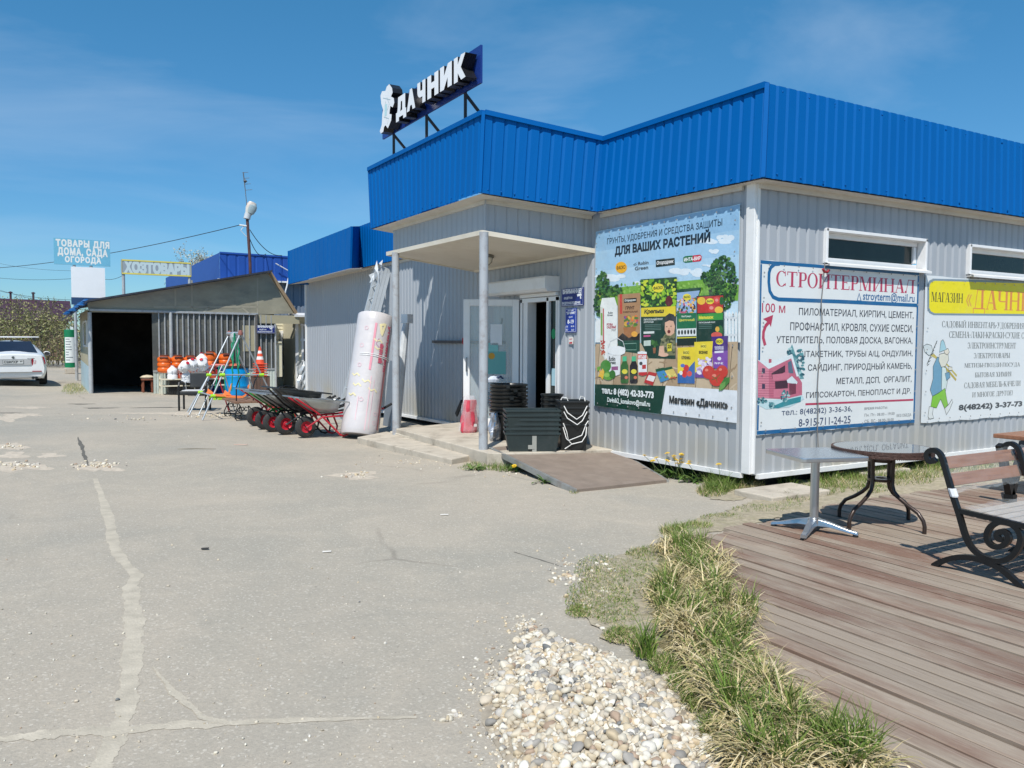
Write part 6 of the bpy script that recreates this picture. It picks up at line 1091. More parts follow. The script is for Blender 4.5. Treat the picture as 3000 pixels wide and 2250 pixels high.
# pale wrapped sheet leaning against the siding
p=np.array(PY(*k2(1465,1080),23.6)); p[2]=gz(p[0],23.6); o=at('wrapped_sheet','crumpled silvery wrapped sheet leaning beside the shop wall corner','sheet',p); mb=MB(); r=random.Random(9); n=6; vs=[(-.22+.44*i/n+r.uniform(-.02,.02),r.uniform(-.05,.05),1.1*j/8) for j in range(9) for i in range(n+1)]; mb.add(vs,[(j*(n+1)+i,j*(n+1)+i+1,(j+1)*(n+1)+i+1,(j+1)*(n+1)+i) for j in range(8) for i in range(n)]); mb.build('film',mat('silver_film',sr(190,194,196),.25,.3,var=.2,vs=6),o,world=False)
# ---------------------------------------------- wheelbarrows
def barrow(p,rz,lab,tray,fram,sc=1.,deep=1.,tl=0):
    t=at('wheelbarrow',lab,'wheelbarrow',p,rz,'wheelbarrows in a row'); sc=sc*1.08; t.scale=(sc,sc,sc); R0=.16
    mb=MB(); mb.lathe([(.085,-.04),(.125,-.045),(.152,-.03),(.16,0),(.152,.03),(.125,.045),(.085,.04)],(0,0,R0),26,R=Rx(PI/2),cap=False); w=mb.build('wheel',M_rub,t,smooth=True,world=False)
    mb=MB(); mb.lathe([(0,-.03),(.03,-.028),(.04,-.012),(.075,-.016),(.09,-.035),(.1,-.035),(.1,.035),(.09,.035),(.075,.016),(.04,.012),(.03,.028),(0,.03)],(0,0,R0),22,R=Rx(PI/2)); mb.build('rim',M_red,w,smooth=True,world=False)
    B_=[(.16,.17,.33),(.5,.17,.33)]; 
    bot=[(.16,-.16,.335),(.5,-.16,.335),(.5,.16,.335),(.16,.16,.335)]; top=[(-.25,-.28,.62*deep),(.6,-.31,.52*deep),(.6,.31,.52*deep),(-.25,.28,.62*deep)]
    mid_=[tuple(np.array(a)*.5+np.array(b)*.5+np.array([(-.02 if i in(0,3) else .015),(-.02 if i<2 else .02),-.012])) for i,(a,b) in enumerate(zip(bot,top))]
    mb=MB(); mb.add(bot+mid_+top,[(3,2,1,0)]+[(k*4+i,k*4+(i+1)%4,k*4+4+(i+1)%4,k*4+4+i) for k in(0,1) for i in range(4)]); o=mb.build('tray',tray,t,world=False,smooth=True,sub=1)
    for e in o.data.edges:
        pass
    sd_=o.modifiers.new('solid','SOLIDIFY'); sd_.thickness=.006
    ring=[np.array(top[i])*(1-f)+np.array(top[(i+1)%4])*f for i in range(4) for f in (.06,.5,.94)]
    mb=MB(); mb.tube([tuple(q) for q in ring]+[tuple(ring[0])],.011,6); mb.build('rim_edge',tray,t,smooth=True,world=False)
    for sy in (-1,1):
        mb=MB(); mb.tube([(-.0,sy*.075,R0),(.08,sy*.11,.22),(.2,sy*.17,.31),(.6,sy*.2,.315),(1.0,sy*.27,.36),(1.18,sy*.29,.42)],.0155,8); mb.build('frame_tube',fram,t,smooth=True,world=False)
        mb=MB(); mb.tube([(-.2,sy*.14,.60*deep),(.02,sy*.15,.45),(.2,sy*.16,.315)],.014,7); mb.build('brace',fram,t,smooth=True,world=False)
        mb=MB(); mb.tube([(.2,sy*.18,.31),(.34,sy*.2,.16),(.46,sy*.21,.03),(.52,sy*.21,.012),(.58,sy*.21,.03),(.6,sy*.21,.12),(.52,sy*.2,.31)],.0145,8); mb.build('leg',fram,t,smooth=True,world=False)
        mb=MB(); mb.tube([(1.15,sy*.287,.405),(1.28,sy*.295,.47)],.02,8); mb.build('grip',M_black,t,smooth=True,world=False)
    mb=MB(); mb.tube([(0,-.085,R0),(0,.085,R0)],.012,8); mb.build('axle',M_zinc,t,smooth=True,world=False); return t
w=lambda x,y: PG(*k3(x,y))
M_tub=mat('black_tub',(.018,.02,.02),.38,var=.3,vs=3,dirt=(.07,.07,.065),ds=4,da=.5); M_bkp=mat('black_paint',(.015,.015,.016),.4)
barrow(w(1300,1558),.10,'nearest wheelbarrow with zinc tray and red frame',M_zinc,M_red)
barrow(w(975,1513),.12,'wheelbarrow with large black tub behind the zinc one',M_tub,M_bkp,1.06,1.12)
barrow(w(770,1470),.12,'wheelbarrow with zinc tray and dark frame third in the row',M_zinc,M_bkp)
barrow(w(640,1430),.12,'wheelbarrow with green frame and zinc tray fourth in the row',M_zinc,M_green)
barrow(w(500,1372),.12,'farthest wheelbarrow, zinc tray with red frame by the bench',M_zinc,M_red,1.02)
# ---------------------------------------------- wrapped roll of insulation, ladders
c3=crop(900,700,2.37); cb=PG(*c3(360,1378)); 
r_=.305; ax_b=cb+V3(0,0,.03); tp=c3(478,538); d=ray(*tp); tpos=CAM+d*(((cb-CAM)@_f+.45)/(d@_f)); axis=unit(tpos-ax_b); Ln=np.linalg.norm(tpos-ax_b)
ro=at('insulation_roll','tall white film wrapped insulation roll with pink print leaning by the porch post','roll',ax_b)
X_=unit(np.cross(V3(0,1,0),axis)); Y_=np.cross(axis,X_); Rr_=np.stack([X_,Y_,axis],1)
r=random.Random(2); prf=[(r_*.97,.0),(r_,.015)]+[(r_*(1+r.uniform(-.012,.012)),Ln*k/14) for k in range(1,14)]+[(r_*.99,Ln-.012),(r_*.96,Ln),(r_*.55,Ln-.005),(.1,Ln-.02),(0,Ln-.03)]
mb=MB().lathe(prf,(0,0,0),30,R=Rr_); mb.build('roll',mat('white_foam',(.58,.55,.55),.32,var=.05,vs=5,bump=.3,bs=9,bdist=.02,coat=.3),ro,smooth=True,world=False)
# print on the wrap: bent flat pieces following the cylinder
class Wrap:
    def __init__(s): s.d=.006
    def at(s,u,v,d=0): a=u/r_; p=Rr_@V3((r_+s.d+d)*math.cos(a),(r_+s.d+d)*math.sin(a),v); return p
wr=Wrap(); vd=-(ax_b-CAM); th0=math.atan2((Rr_.T@vd)[1],(Rr_.T@vd)[0]); U=lambda u: th0*r_+u
pk_=sr(222,150,165); ylw=sr(230,218,170); pk2=sr(228,190,198)
mb=MB()
def wline(pts,w,c,d=0): P=[]; [P.extend([(a[0]+(b[0]-a[0])*i/6,a[1]+(b[1]-a[1])*i/6) for i in range(6)]) for a,b in zip(pts,pts[1:])]; mb.line(wr,[(U(x),y) for x,y in P+[pts[-1]]],w,d,0,c)
wline([(.02,1.85),(.02,1.05)],.035,pk_); wline([(.06,.95),(.07,.05)],.014,pk2); wline([(.12,.9),(.13,.08)],.008,pk2); wline([(-.1,.6),(-.1,.2)],.01,pk2); wline([(.30,1.5),(.33,.1)],.04,sr(196,120,120)); wline([(.26,1.2),(.28,.1)],.01,pk2)
for x,y in ((.1,1.55),(.13,1.42),(-.2,.95),(-.15,.78),(.0,.85),(.12,.72),(-.22,.62)): wline([(x-.08,y+.03),(x-.03,y-.01),(x+.02,y+.025),(x+.07,y-.02)],.02,ylw)
wline([(.08,1.82),(.18,1.86),(.14,1.66),(.1,1.82)],.04,ylw); wline([(.1,1.6),(.06,1.5),(.12,1.45)],.012,sr(190,140,170))
for x,y in ((-.13,1.75),(-.17,1.45),(-.16,1.12),(-.05,.55),(.22,.35),(.22,.2)): mb.line(wr,[(U(x)+.03*math.cos(a),y+.03*math.sin(a)) for a in np.linspace(0,2*PI,14)[:-1]],.008,0,0,pk2,True)
O_,T_=text2d('анный',.05,2); lo,hi=O_.min(0),O_.max(0); q=(O_-lo)/(hi-lo); mb.add([wr.at(U(.13+.09*b),1.52-.33*a,.002) for a,b in q],[t for t in T_.tolist()],0,sr(196,90,110))
O_,T_=text2d('утеплитель',.05,2); lo,hi=O_.min(0),O_.max(0); q=(O_-lo)/(hi-lo); mb.add([wr.at(U(.235+.07*b),1.86-.8*a,.002) for a,b in q],[t for t in T_.tolist()],0,sr(196,90,110))
mb.build('printed_film',M_print,ro,world=False)
mb=MB(); pp=V3(4.87,11.93,0); zz=ax_b+axis*(Ln*.63)
for k in (0,1): mb.tube([zz+Rr_@V3(r_*1.02*math.cos(a),r_*1.02*math.sin(a),k*.03) for a in np.linspace(th0-.6,th0+1.9,12)],.006,5)
mb.build('binding_tape',M_pvc,ro)
def ladder(name,lab,foot,top,wd,secs,m=mat('ladder_aluminium',sr(196,202,206),.35,.35,var=.06,vs=6)):
    t=at(name,lab,'ladder',foot,0,None); ax=unit(top-foot); side=unit(np.cross(ax,(1,.0,0)))*V3(1,1,1); side=unit(V3(0,1,0)-ax*ax[1]); nn=np.cross(side,ax); Ll=np.linalg.norm(top-foot)
    for k in range(secs):
        o=nn*.075*k
        for sg in (-1,1): mb=MB(); mb.bar(foot+side*sg*wd/2+o,top+side*sg*wd/2+o,.07,.03,up=side); mb.build('rail',m,t)
        n_=int(Ll/.28)
        mb=MB()
        for i in range(n_): c=foot+ax*(.15+i*.28)+o; mb.tube([c-side*wd/2,c+side*wd/2],.014,6)
        mb.build('rungs',m,t)
    return t
fy=PG(*c3(232,1125)); ltop=PX(*c3(505,205),6.25); lfoot=V3(5.55,ltop[1]+1.5,gz(5.5,14.5))
dd=PX(*c3(228,1118),5.2); lfoot=V3(5.2,dd[1],gz(5.2,dd[1])); 
ladder('folding_ladder','aluminium three part ladder leaning on the shop wall behind the roll',lfoot,ltop,.34,3)
o=at('plastic_wrap','torn clear film and paper wrapped round the ladder top','wrapping',ltop); mb=MB(); r=random.Random(8)
for k in range(9):
    c=V3(r.uniform(-.05,.05)-.08,r.uniform(-.22,.22),r.uniform(-.2,.1)); mb.add([c+V3(r.uniform(-.03,.03),r.uniform(-.14,.14),r.uniform(-.16,.16)) for _ in range(4)],[(0,1,2),(0,2,3)])
mb.add([V3(-.12,-.14,.15),V3(-.12,-.25,-.15),V3(-.14,.05,-.1),V3(-.16,-.1,-.02)],[(0,1,3),(0,3,2)]); mb.build('film',mat('white_film',(.75,.76,.77),.25,var=.1),o,world=False)
# grey panel and narrow wrapped bundle behind the porch post
p=PX(*c3(552,1280),5.6); zf=gz(5.6,p[1]); t=at('leaning_panel','dark grey flat panel leaning on the wall behind the insulation roll','panel',(p[0],p[1],zf)); mb=MB(); mb.box((.12,0,.62),(.04,.55,1.25),R=Ry(.12)); mb.build('panel',mat('panel_grey',sr(112,120,128),.5,var=.08),t,world=False,bevel=.005)
p=PX(*c3(610,1000),5.45); t=at('wrapped_bundle','narrow bundle of profiles in clear film standing behind the porch post','bundle',(p[0],p[1],gz(5.4,p[1]))); mb=MB(); mb.tube([(0,0,0),(.12,-.05,1.4),(.2,-.08,2.05)],[.09,.085,.05],9); mb.build('film',mat('pale_film',sr(206,210,214),.22,var=.25,vs=4),t,smooth=False,world=False); mb=MB(); mb.box((.2,-.08,2.0),(.16,.14,.16),R=Rz(.5)); mb.build('torn_end',M_pvc,t,world=False)
# ---------------------------------------------- on the porch
zp=.10; W4=lambda x,y: np.array(PZ(*c4(x,y),zp)); s4=lambda p: px2m(p)*.3111
M_tubk=mat('tub_black',(.014,.015,.015),.33,var=.3,vs=4); M_plt=mat('planter_green',(.022,.034,.034),.42,var=.2,vs=3,dirt=(.07,.08,.08),ds=4,da=.4)
pt=W4(448,1150); pt=np.array([5.62,9.78,zp]); s_=s4(pt); zb_=PX(*c4(448,1150),0) if False else None
def at4(x,y,X): return PX(*c4(x,y),X)
# round tubs, a nested stack
xs_=5.75; base=at4(450,1230,xs_); r0=132*s4(base)
n=9; z=zp
topz=at4(450,890,xs_)[2]; st_=(topz-zp-.36)/(n-1)
for i in range(n):
    t=at('round_tub',('black round tub, top of the tall nested stack by the open door' if i==n-1 else 'black round tub inside the tall nested stack by the open door'),'tub',(xs_,base[1],zp+i*st_),random.uniform(0,1),'nested round tubs'); rr_=r0*random.uniform(.98,1.01)
    MB().lathe([(rr_*.72,0),(rr_*.76,.01),(rr_*.93,.33),(rr_*1.0,.335),(rr_*1.02,.345),(rr_*1.02,.362),(rr_*.98,.366),(rr_*.93,.35),(rr_*.74,.02),(0,.02)],seg=30).build('shell',M_tubk,t,smooth=True,world=False)
    if i>3: mb=MB(); mb.box((rr_*1.0,-.0,.33),(.05,.1,.03)); MB().box((-rr_*.62,-rr_*.78,.335),(.09,.05,.035),R=Rz(.9)).build('grip',M_tubk,t,world=False)
gl=at('work_glove','crumpled blue and white work glove on top of the tub stack','glove',at4(345,880,xs_-.15)); mb=MB(); mb.lathe([(0,0),(.09,.01),(.1,.05),(.05,.09),(0,.1)],seg=9,sq=.6); mb.build('palm',mat('glove_white',sr(190,196,206),.8,var=.3,vs=20),gl,world=False)
for i in range(4): MB().tube([(.02+.015*i,-.03+.02*i,.06),(.08+.02*i,-.05+.025*i,.09),(.13+.01*i,-.06+.03*i,.06)],.012,6).build('finger',mat('glove_blue',sr(50,62,96),.8),gl,smooth=True,world=False)
# long planter boxes
xp=5.42; bp=at4(610,1287,xp); bp[2]=zp; aL=at4(430,1100,xp); Wp=370*s4(bp); dirp=unit(_r*V3(1,1,0)); rzp=math.atan2(dirp[1],dirp[0])+.06
tops=at4(610,1062,xp)[2]; n=6; hh=.24; stp=(tops-zp-hh)/(n-1)
for i in range(n):
    t=at('planter_box',('dark green long planter box at the bottom of the stack, with a grey clip' if i==0 else ('dark green long planter box on top of the stack' if i==n-1 else 'dark green long planter box within the nested stack')),'planter',(bp[0]+.06*(i%2)*0,bp[1],zp+i*stp),rzp+random.uniform(-.015,.015)+(.05 if i>3 else 0),'nested long planter boxes')
    w2,d2=Wp/2*1.02,.17; rg=lambda k,kz:[(-w2*k,-d2*k,kz),(w2*k,-d2*k,kz),(w2*k,d2*k,kz),(-w2*k,d2*k,kz)]
    L_=rg(.86,0)+rg(.97,hh-.03)+rg(1.02,hh-.028)+rg(1.02,hh)+rg(.96,hh)+rg(.84,.02)
    MB().add(L_,[(3,2,1,0)]+[(k*4+j,k*4+(j+1)%4,k*4+4+(j+1)%4,k*4+4+j) for k in range(5) for j in range(4)]+[(20,21,22,23)]).build('shell',M_plt,t,world=False,bevel=.008)
    if i==0: mb=MB(); mb.box((.02,-d2*.97,.1),(.055,.012,.2)); mb.box((-.02,-d2*.97-.004,.06),(.08,.014,.05)); mb.build('clip',mat('clip_grey',sr(150,150,142),.6),t,world=False)
# square buckets with rope handles
xq=5.95; bq_=at4(890,1262,xq); bq_[2]=zp; Wq=200*s4(bq_); tq=at4(890,1000,xq)[2]; n=5; hq=.34; sq_=(tq-zp-hq)/(n-1)
M_rope=mat('white_rope',(.78,.77,.74),.8,var=.1,vs=30)
for i in range(n):
    t=at('square_bucket',('black square bucket with white rope handles, top of its stack' if i==n-1 else 'black square bucket with white rope handles inside the stack by the wall'),'bucket',(bq_[0],bq_[1],zp+i*sq_),rzp+.05*random.uniform(-1,1),'nested square buckets with rope'); w2=Wq/2; d2=.19
    rg=lambda k,kz:[(-w2*k,-d2*k,kz),(w2*k,-d2*k,kz),(w2*k,d2*k,kz),(-w2*k,d2*k,kz)]; L_=rg(.86,0)+rg(.98,hq-.03)+rg(1.03,hq-.03)+rg(1.03,hq)+rg(.97,hq)+rg(.85,.02)
    MB().add(L_,[(3,2,1,0)]+[(k*4+j,k*4+(j+1)%4,k*4+4+(j+1)%4,k*4+4+j) for k in range(5) for j in range(4)]+[(20,21,22,23)]).build('shell',M_tubk,t,world=False,bevel=.01)
    r=random.Random(30+i)
    if i in (1,3,4): xa,xb_=-w2*.75,w2*.85; mb=MB(); zz=hq-.06; m_=-.22+.1*r.random(); mb.tube([(xa,-d2-.01,zz),(xa*.7,-d2-.03,zz+m_*.5),(0+.1*r.uniform(-1,1),-d2-.05,zz+m_),(xb_*.6,-d2-.035,zz+m_*.7),(xb_,-d2-.01,zz)],.0065,7); mb.build('rope_handle',M_rope,t,smooth=True,world=False)
    if i==n-1: mb=MB(); mb.tube([(-w2*.8,.0,hq),(-w2*.7,0,hq+.035),(-w2*.4,0,hq+.03),(-w2*.3,0,hq-.01)],.0065,7); mb.build('rope_handle',M_rope,t,smooth=True,world=False); mb=MB(); mb.tube([(w2*.5,.0,hq),(w2*.6,0,hq+.05),(w2*.85,0,hq+.03),(w2*.95,-.05,hq-.1),(w2*.98,-d2,.1),(w2*.7,-d2-.03,.03)],.0065,7); mb.build('rope_handle',M_rope,t,smooth=True,world=False)
    if i==0: mb=MB(); mb.tube([(-w2*.8,-d2*.9,hq),(-.1,-d2-.03,.16),(-.03,-d2-.05,.09),(-.12,-d2-.05,.03)],.0065,7); mb.build('rope_handle',M_rope,t,smooth=True,world=False); mb=MB(); mb.tube([(-.03,-d2-.05,.09),(.1,-d2-.04,.12),(w2*.8,-d2-.03,.2),(w2*.9,-d2*.9,hq)],.0065,7); mb.build('rope_handle',M_rope,t,smooth=True,world=False)
# small pots behind
xk=6.12; bk_=at4(752,1045,xk); n=7; rk_=80*s4(bk_); tk=at4(752,955,xk)[2]
for i in range(n): t=at('small_pot','small black pot in the short nested stack inside the doorway' if i<n-1 else 'small black pot on top of the short nested stack','pot',(xk,bk_[1],zp+.02+i*(tk-zp-.3)/(n-1)),0,'nested small pots'); MB().lathe([(rk_*.7,0),(rk_*.93,.25),(rk_,.255),(rk_,.275),(rk_*.9,.27),(rk_*.68,.02),(0,.02)],seg=22).build('shell',M_tubk,t,smooth=True,world=False)
# red bundle in clear plastic, silver bag, tools
pr_=np.array(PZ(1014,934,zp)); s_=s4(pr_); rb=at('red_bundle','red fabric bundle in a clear plastic bag by the porch post','bundle',pr_,.2); r=random.Random(11)
def lumpy(h,w,n=16,m=18,seed=1,sq=.75,top=.35,amp=.07):
    q=random.Random(seed); vs=[]; ph=[q.uniform(0,6) for _ in range(6)]
    for j in range(n+1):
        t=j/n; ww=w*(1-(1-top)*t**2.2)*(1 if t>.04 else .85)
        for i in range(m): a=2*PI*i/m; k=1+amp*(math.sin(3*a+ph[0]+4*t)+.7*math.sin(5*a+ph[1]-7*t)+.5*math.sin(9*t+ph[2]+2*a))+q.uniform(-.02,.02); vs.append((ww*k*math.cos(a),ww*k*sq*math.sin(a),h*t))
    return vs,[(j*m+i,j*m+(i+1)%m,(j+1)*m+(i+1)%m,(j+1)*m+i) for j in range(n) for i in range(m)]+[tuple(n*m+i for i in range(m))]
v,f=lumpy(225*s_,60*s_,seed=2,top=.7,amp=.13); MB().add(v,f).build('fabric',mat('red_cloth',sr(196,66,84),.8,var=.2,vs=9),rb,smooth=True,world=False)
v,f=lumpy(255*s_,70*s_,seed=3,amp=.14,top=.6); MB().add(v,f).build('plastic_bag',glassy('bag_film',(.85,.85,.86),.12,.22,.9),rb,world=False); MB().box((0,-.145,.12),(.05,.004,.04)).build('price_tag',M_pvc,rb,world=False)
pv=np.array(PZ(*c4(355,1282),zp)); sb=at('silver_bag','crumpled silvery plastic bag between the post and the planters','bag',pv,.5); v,f=lumpy(180*s_,52*s_,seed=5,amp=.16,top=.6,sq=.6,n=12,m=12); MB().add(v,f).build('film',mat('silver_bag_film',sr(176,178,184),.22,.55,var=.5,vs=9),sb,world=False)
hd=PX(*c3(1085,690),6.3); sv=at('shovel','shovel with red handle and dark snow pusher blade leaning by the door','shovel',(6.3,hd[1],zp))
MB().tube([(0,0,.35),(.02,0,hd[2]-.3)],.017,8).build('shaft',mat('brown_shaft',sr(120,70,52),.6,var=.15),sv,smooth=True,world=False); MB().tube([(.02,0,hd[2]-.62),(.025,0,hd[2]-.38)],.021,8).build('sleeve',M_red,sv,smooth=True,world=False)
mb=MB(); zh=hd[2]-.2; mb.tube([(.02,0,zh-.12),(.02,-.0,zh-.02),(.02,-.06,zh+.02),(.02,-.05,zh+.1),(.02,.05,zh+.1),(.02,.06,zh+.02),(.02,0,zh-.02)],.016,7); mb.build('grip',M_red,sv,smooth=True,world=False); mb=MB(); mb.box((-.02,.12,.22),(.03,.34,.09),R=Rx(-.85)); mb.build('blade',M_black,sv,world=False,bevel=.01)
MB().box((.02,0,.18),(.05,.06,.42)).build('socket',M_black,sv,world=False,bevel=.01)
br_=at('broom','black broom standing behind the open glass door','broom',(6.33,11.2,zp)); MB().tube([(-.1,.1,.55),(0,-.1,1.75)],.016,8).build('handle',M_black,br_,smooth=True,world=False); MB().box((-.13,.14,.4),(.05,.09,.35),R=Rx(.1)).build('brush',M_black,br_,world=False)
# water bottle lying in the grass
pw=PG(*c3(1262,1545)); wb=at('water_bottle','clear blue plastic water bottle with blue label lying in the grass','bottle',pw+V3(0,0,.07),.0); Rb=Rz(-.45)@Ry(PI/2-.12); MB().lathe([(.05,-.15),(.072,-.13),(.072,-.02),(.066,0),(.072,.02),(.072,.1),(.03,.17),(.02,.2)],(0,0,0),16,R=Rb).build('body',glassy('bottle_blue',(.45,.68,.82),.08,.55,.8),wb,smooth=True,world=False); MB().lathe([(.0735,-.12),(.0735,-.01)],(0,0,0),16,R=Rb,cap=False).build('label',mat('blue_label',sr(20,110,190),.4,var=.4,vs=25),wb,smooth=True,world=False); MB().lathe([(.022,.195),(.022,.22),(0,.222)],(0,0,0),10,R=Rb).build('cap',mat('cap_blue',sr(30,110,180),.4),wb,smooth=True,world=False)
# ============================================================ timber deck and its furniture
c7b=crop(2200,1200,2.765); c10=crop(2100,1550,2.37); c11=crop(2600,1300,3.3175); c8=crop(2650,1200,4.74); DK=.03
def deckmat():
    m=bpy.data.materials.new('weathered_deck'); m.use_nodes=True; n=m.node_tree.nodes; l=m.node_tree.links; b=n['Principled BSDF']
    t=n.new('ShaderNodeTexCoord'); at_=n.new('ShaderNodeAttribute'); at_.attribute_name='Col'
    mp=n.new('ShaderNodeMapping'); mp.inputs['Scale'].default_value=(1,.045,1); l.new(t.outputs['Object'],mp.inputs[0])
    def nz(sc,det,vec,ro=.6): z=n.new('ShaderNodeTexNoise'); z.inputs['Scale'].default_value=sc; z.inputs['Detail'].default_value=det; z.inputs['Roughness'].default_value=ro; l.new(vec,z.inputs['Vector']); return z.outputs['Fac']
    def mr(s,a,c,lo=0.,hi=1.): r=n.new('ShaderNodeMapRange'); r.inputs[1].default_value=a; r.inputs[2].default_value=c; r.inputs[3].default_value=lo; r.inputs[4].default_value=hi; l.new(s,r.inputs[0]); return r.outputs[0]
    def mx_(f,a,c,bt='MIX'):
        k=n.new('ShaderNodeMix'); k.data_type='RGBA'; k.blend_type=bt
        for nm,v in (('A',a),('B',c)):
            if isinstance(v,tuple): k.inputs[nm].default_value=v+(1,)
            else: l.new(v,k.inputs[nm])
        if isinstance(f,float): k.inputs['Factor'].default_value=f
        else: l.new(f,k.inputs['Factor'])
        return k.outputs['Result']
    mp2=n.new('ShaderNodeMapping'); mp2.inputs['Scale'].default_value=(1,.25,1); l.new(t.outputs['Object'],mp2.inputs[0])
    sx=n.new('ShaderNodeSeparateColor'); l.new(at_.outputs['Color'],sx.inputs[0])
    ad=n.new('ShaderNodeMath'); ad.operation='ADD'; l.new(nz(2.6,7,mp2.outputs[0],.65),ad.inputs[0]); l.new(mr(sx.outputs[0],0,1,-.06,.06),ad.inputs[1])
    base=mx_(mr(ad.outputs[0],.44,.62),(.325,.265,.205),(.205,.125,.09))          # bare grey wood, left-over red-brown paint
    base=mx_(mr(nz(70,6,mp.outputs[0],.7),.52,.72,0,.55),base,(.15,.105,.085)); base=mx_(mr(nz(120,4,mp.outputs[0],.6),.55,.75,0,.4),base,(.52,.45,.38))
    base=mx_(1.0,base,mx_(mr(sx.outputs[1],0,1),(.88,.88,.88),(1.06,1.05,1.04)),'MULTIPLY')
    l.new(base,b.inputs['Base Color']); b.inputs['Roughness'].default_value=.72; b.inputs['Specular IOR Level'].default_value=.3
    bp=n.new('ShaderNodeBump'); bp.inputs['Strength'].default_value=.4; bp.inputs['Distance'].default_value=.004; l.new(nz(90,6,mp.outputs[0],.7),bp.inputs['Height']); l.new(bp.outputs[0],b.inputs['Normal']); return m
M_deck=deckmat()
near=[PZ(*c10(*p),DK) for p in ((60,480),(120,600),(190,700),(240,780),(330,860),(430,960),(490,1080),(620,1190),(800,1310),(930,1460),(1100,1570),(1250,1700))]; tip=PZ(1452,1172,DK)
near=[tip]+near; far=[tip]+[PZ(x,y,DK) for x,y in ((1520,1155),(1600,1137),(1700,1114),(1820,1087),(1890,1074),(2038,1055),(2212,1036),(2400,1018),(2700,995))]
nx=np.array([p[0] for p in near]); ny=np.array([p[1] for p in near]); o_=np.argsort(nx); nx,ny=nx[o_],ny[o_]; fx=np.array([p[0] for p in far]); fy_=np.array([p[1] for p in far])
dk_=tag(bpy.data.objects.new('wooden_deck',None),'weathered red brown plank deck beside the shop with worn paint','deck'); COL.objects.link(dk_); dk_.location=(5.5,3,DK)
mb=MB(); r=random.Random(6); x=min(nx.min(),tip[0])-.0; pw_=.096; k=0
while x<13.5:
    g_=.017+r.uniform(-.005,.007); xc=x+pw_/2
    y0=-1.6+r.uniform(-.1,.1); y1=float(np.interp(xc,nx,ny)) if xc<nx[-1] else float(np.interp(xc,fx,fy_)); y1+=r.uniform(-.05,.06)
    if y1-y0>.15:
        cuts=[y0]; 
        if y1-y0>5 and r.random()<.12: cuts.append(y0+r.uniform(1.5,3.5))
        cuts.append(y1)
        for a,b in zip(cuts,cuts[1:]):
            dz_=r.uniform(-.004,.004); col=(r.random(),r.random(),r.random()); n_=6; w=pw_
            sk=r.uniform(-.004,.004); X0_,X1_=x,x+w
            vs=[]
            for i in range(n_+1):
                yy=a+.003+(b-a-.006)*i/n_; s1_=r.uniform(-.0025,.0025)+sk*(i/n_-.5)
                vs+=[(X0_+s1_,yy,DK+dz_-.04),(X0_+s1_,yy,DK+dz_-.003),(X0_+.004+s1_,yy,DK+dz_),(X1_-.004+s1_,yy,DK+dz_),(X1_+s1_,yy,DK+dz_-.003),(X1_+s1_,yy,DK+dz_-.04)]
            f=[(i*6+j,i*6+j+1,(i+1)*6+j+1,(i+1)*6+j)[::-1] for i in range(n_) for j in range(5)]+[(0,1,2,3,4,5),tuple(n_*6+j for j in range(6))[::-1]]
            mb.add(vs,f,0,col)
    x+=pw_+g_; k+=1
mb.build('planks',M_deck,dk_)
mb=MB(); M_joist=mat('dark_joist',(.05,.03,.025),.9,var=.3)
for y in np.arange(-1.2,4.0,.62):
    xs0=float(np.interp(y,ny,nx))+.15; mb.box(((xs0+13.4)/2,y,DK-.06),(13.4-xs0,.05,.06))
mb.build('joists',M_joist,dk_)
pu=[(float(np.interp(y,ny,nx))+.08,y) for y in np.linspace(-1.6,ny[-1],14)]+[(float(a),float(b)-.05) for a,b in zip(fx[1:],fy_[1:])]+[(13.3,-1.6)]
mb=MB(); mb.poly(Fr((0,0,0),(1,0,0),(0,1,0)),pu,DK-.075); tag(mb.build('deck_underlay',mat('gap_shade',(.035,.028,.022),.95,var=.3)),kind='structure')  # near-black sheet added below so the gaps between planks look shaded
# ---------------------------------------------- square aluminium table
M_alu=mat('brushed_aluminium',sr(196,200,204),.3,.95,var=.06,vs=9,bump=.1,bs=80,stretch=(1,12,1))
tb=np.array(PZ(*c7b(508,985),DK)); ztp=None
L_c,F_c,R_c=c7b(118,318),c7b(590,398),c7b(980,385)
best=None
for h in np.linspace(.5,.9,81):
    a,b,c=(np.array(PZ(*q,DK+h)) for q in (L_c,F_c,R_c)); ctr=(a+c)/2; e=np.linalg.norm(ctr[:2]-tb[:2])
    if best is None or e<best[0]: best=(e,h,a,b,c)
e_,hT,a,b,c=best; side=(np.linalg.norm(b-a)+np.linalg.norm(c-b))/2; d1=unit(c-a)*V3(1,1,0); rzT=math.atan2(d1[1],d1[0])-PI/4; sT=np.linalg.norm(c-a)/math.sqrt(2)
sq=thing('square_table','square aluminium cafe table on a single pole with a cross foot','table',tb,rzT)

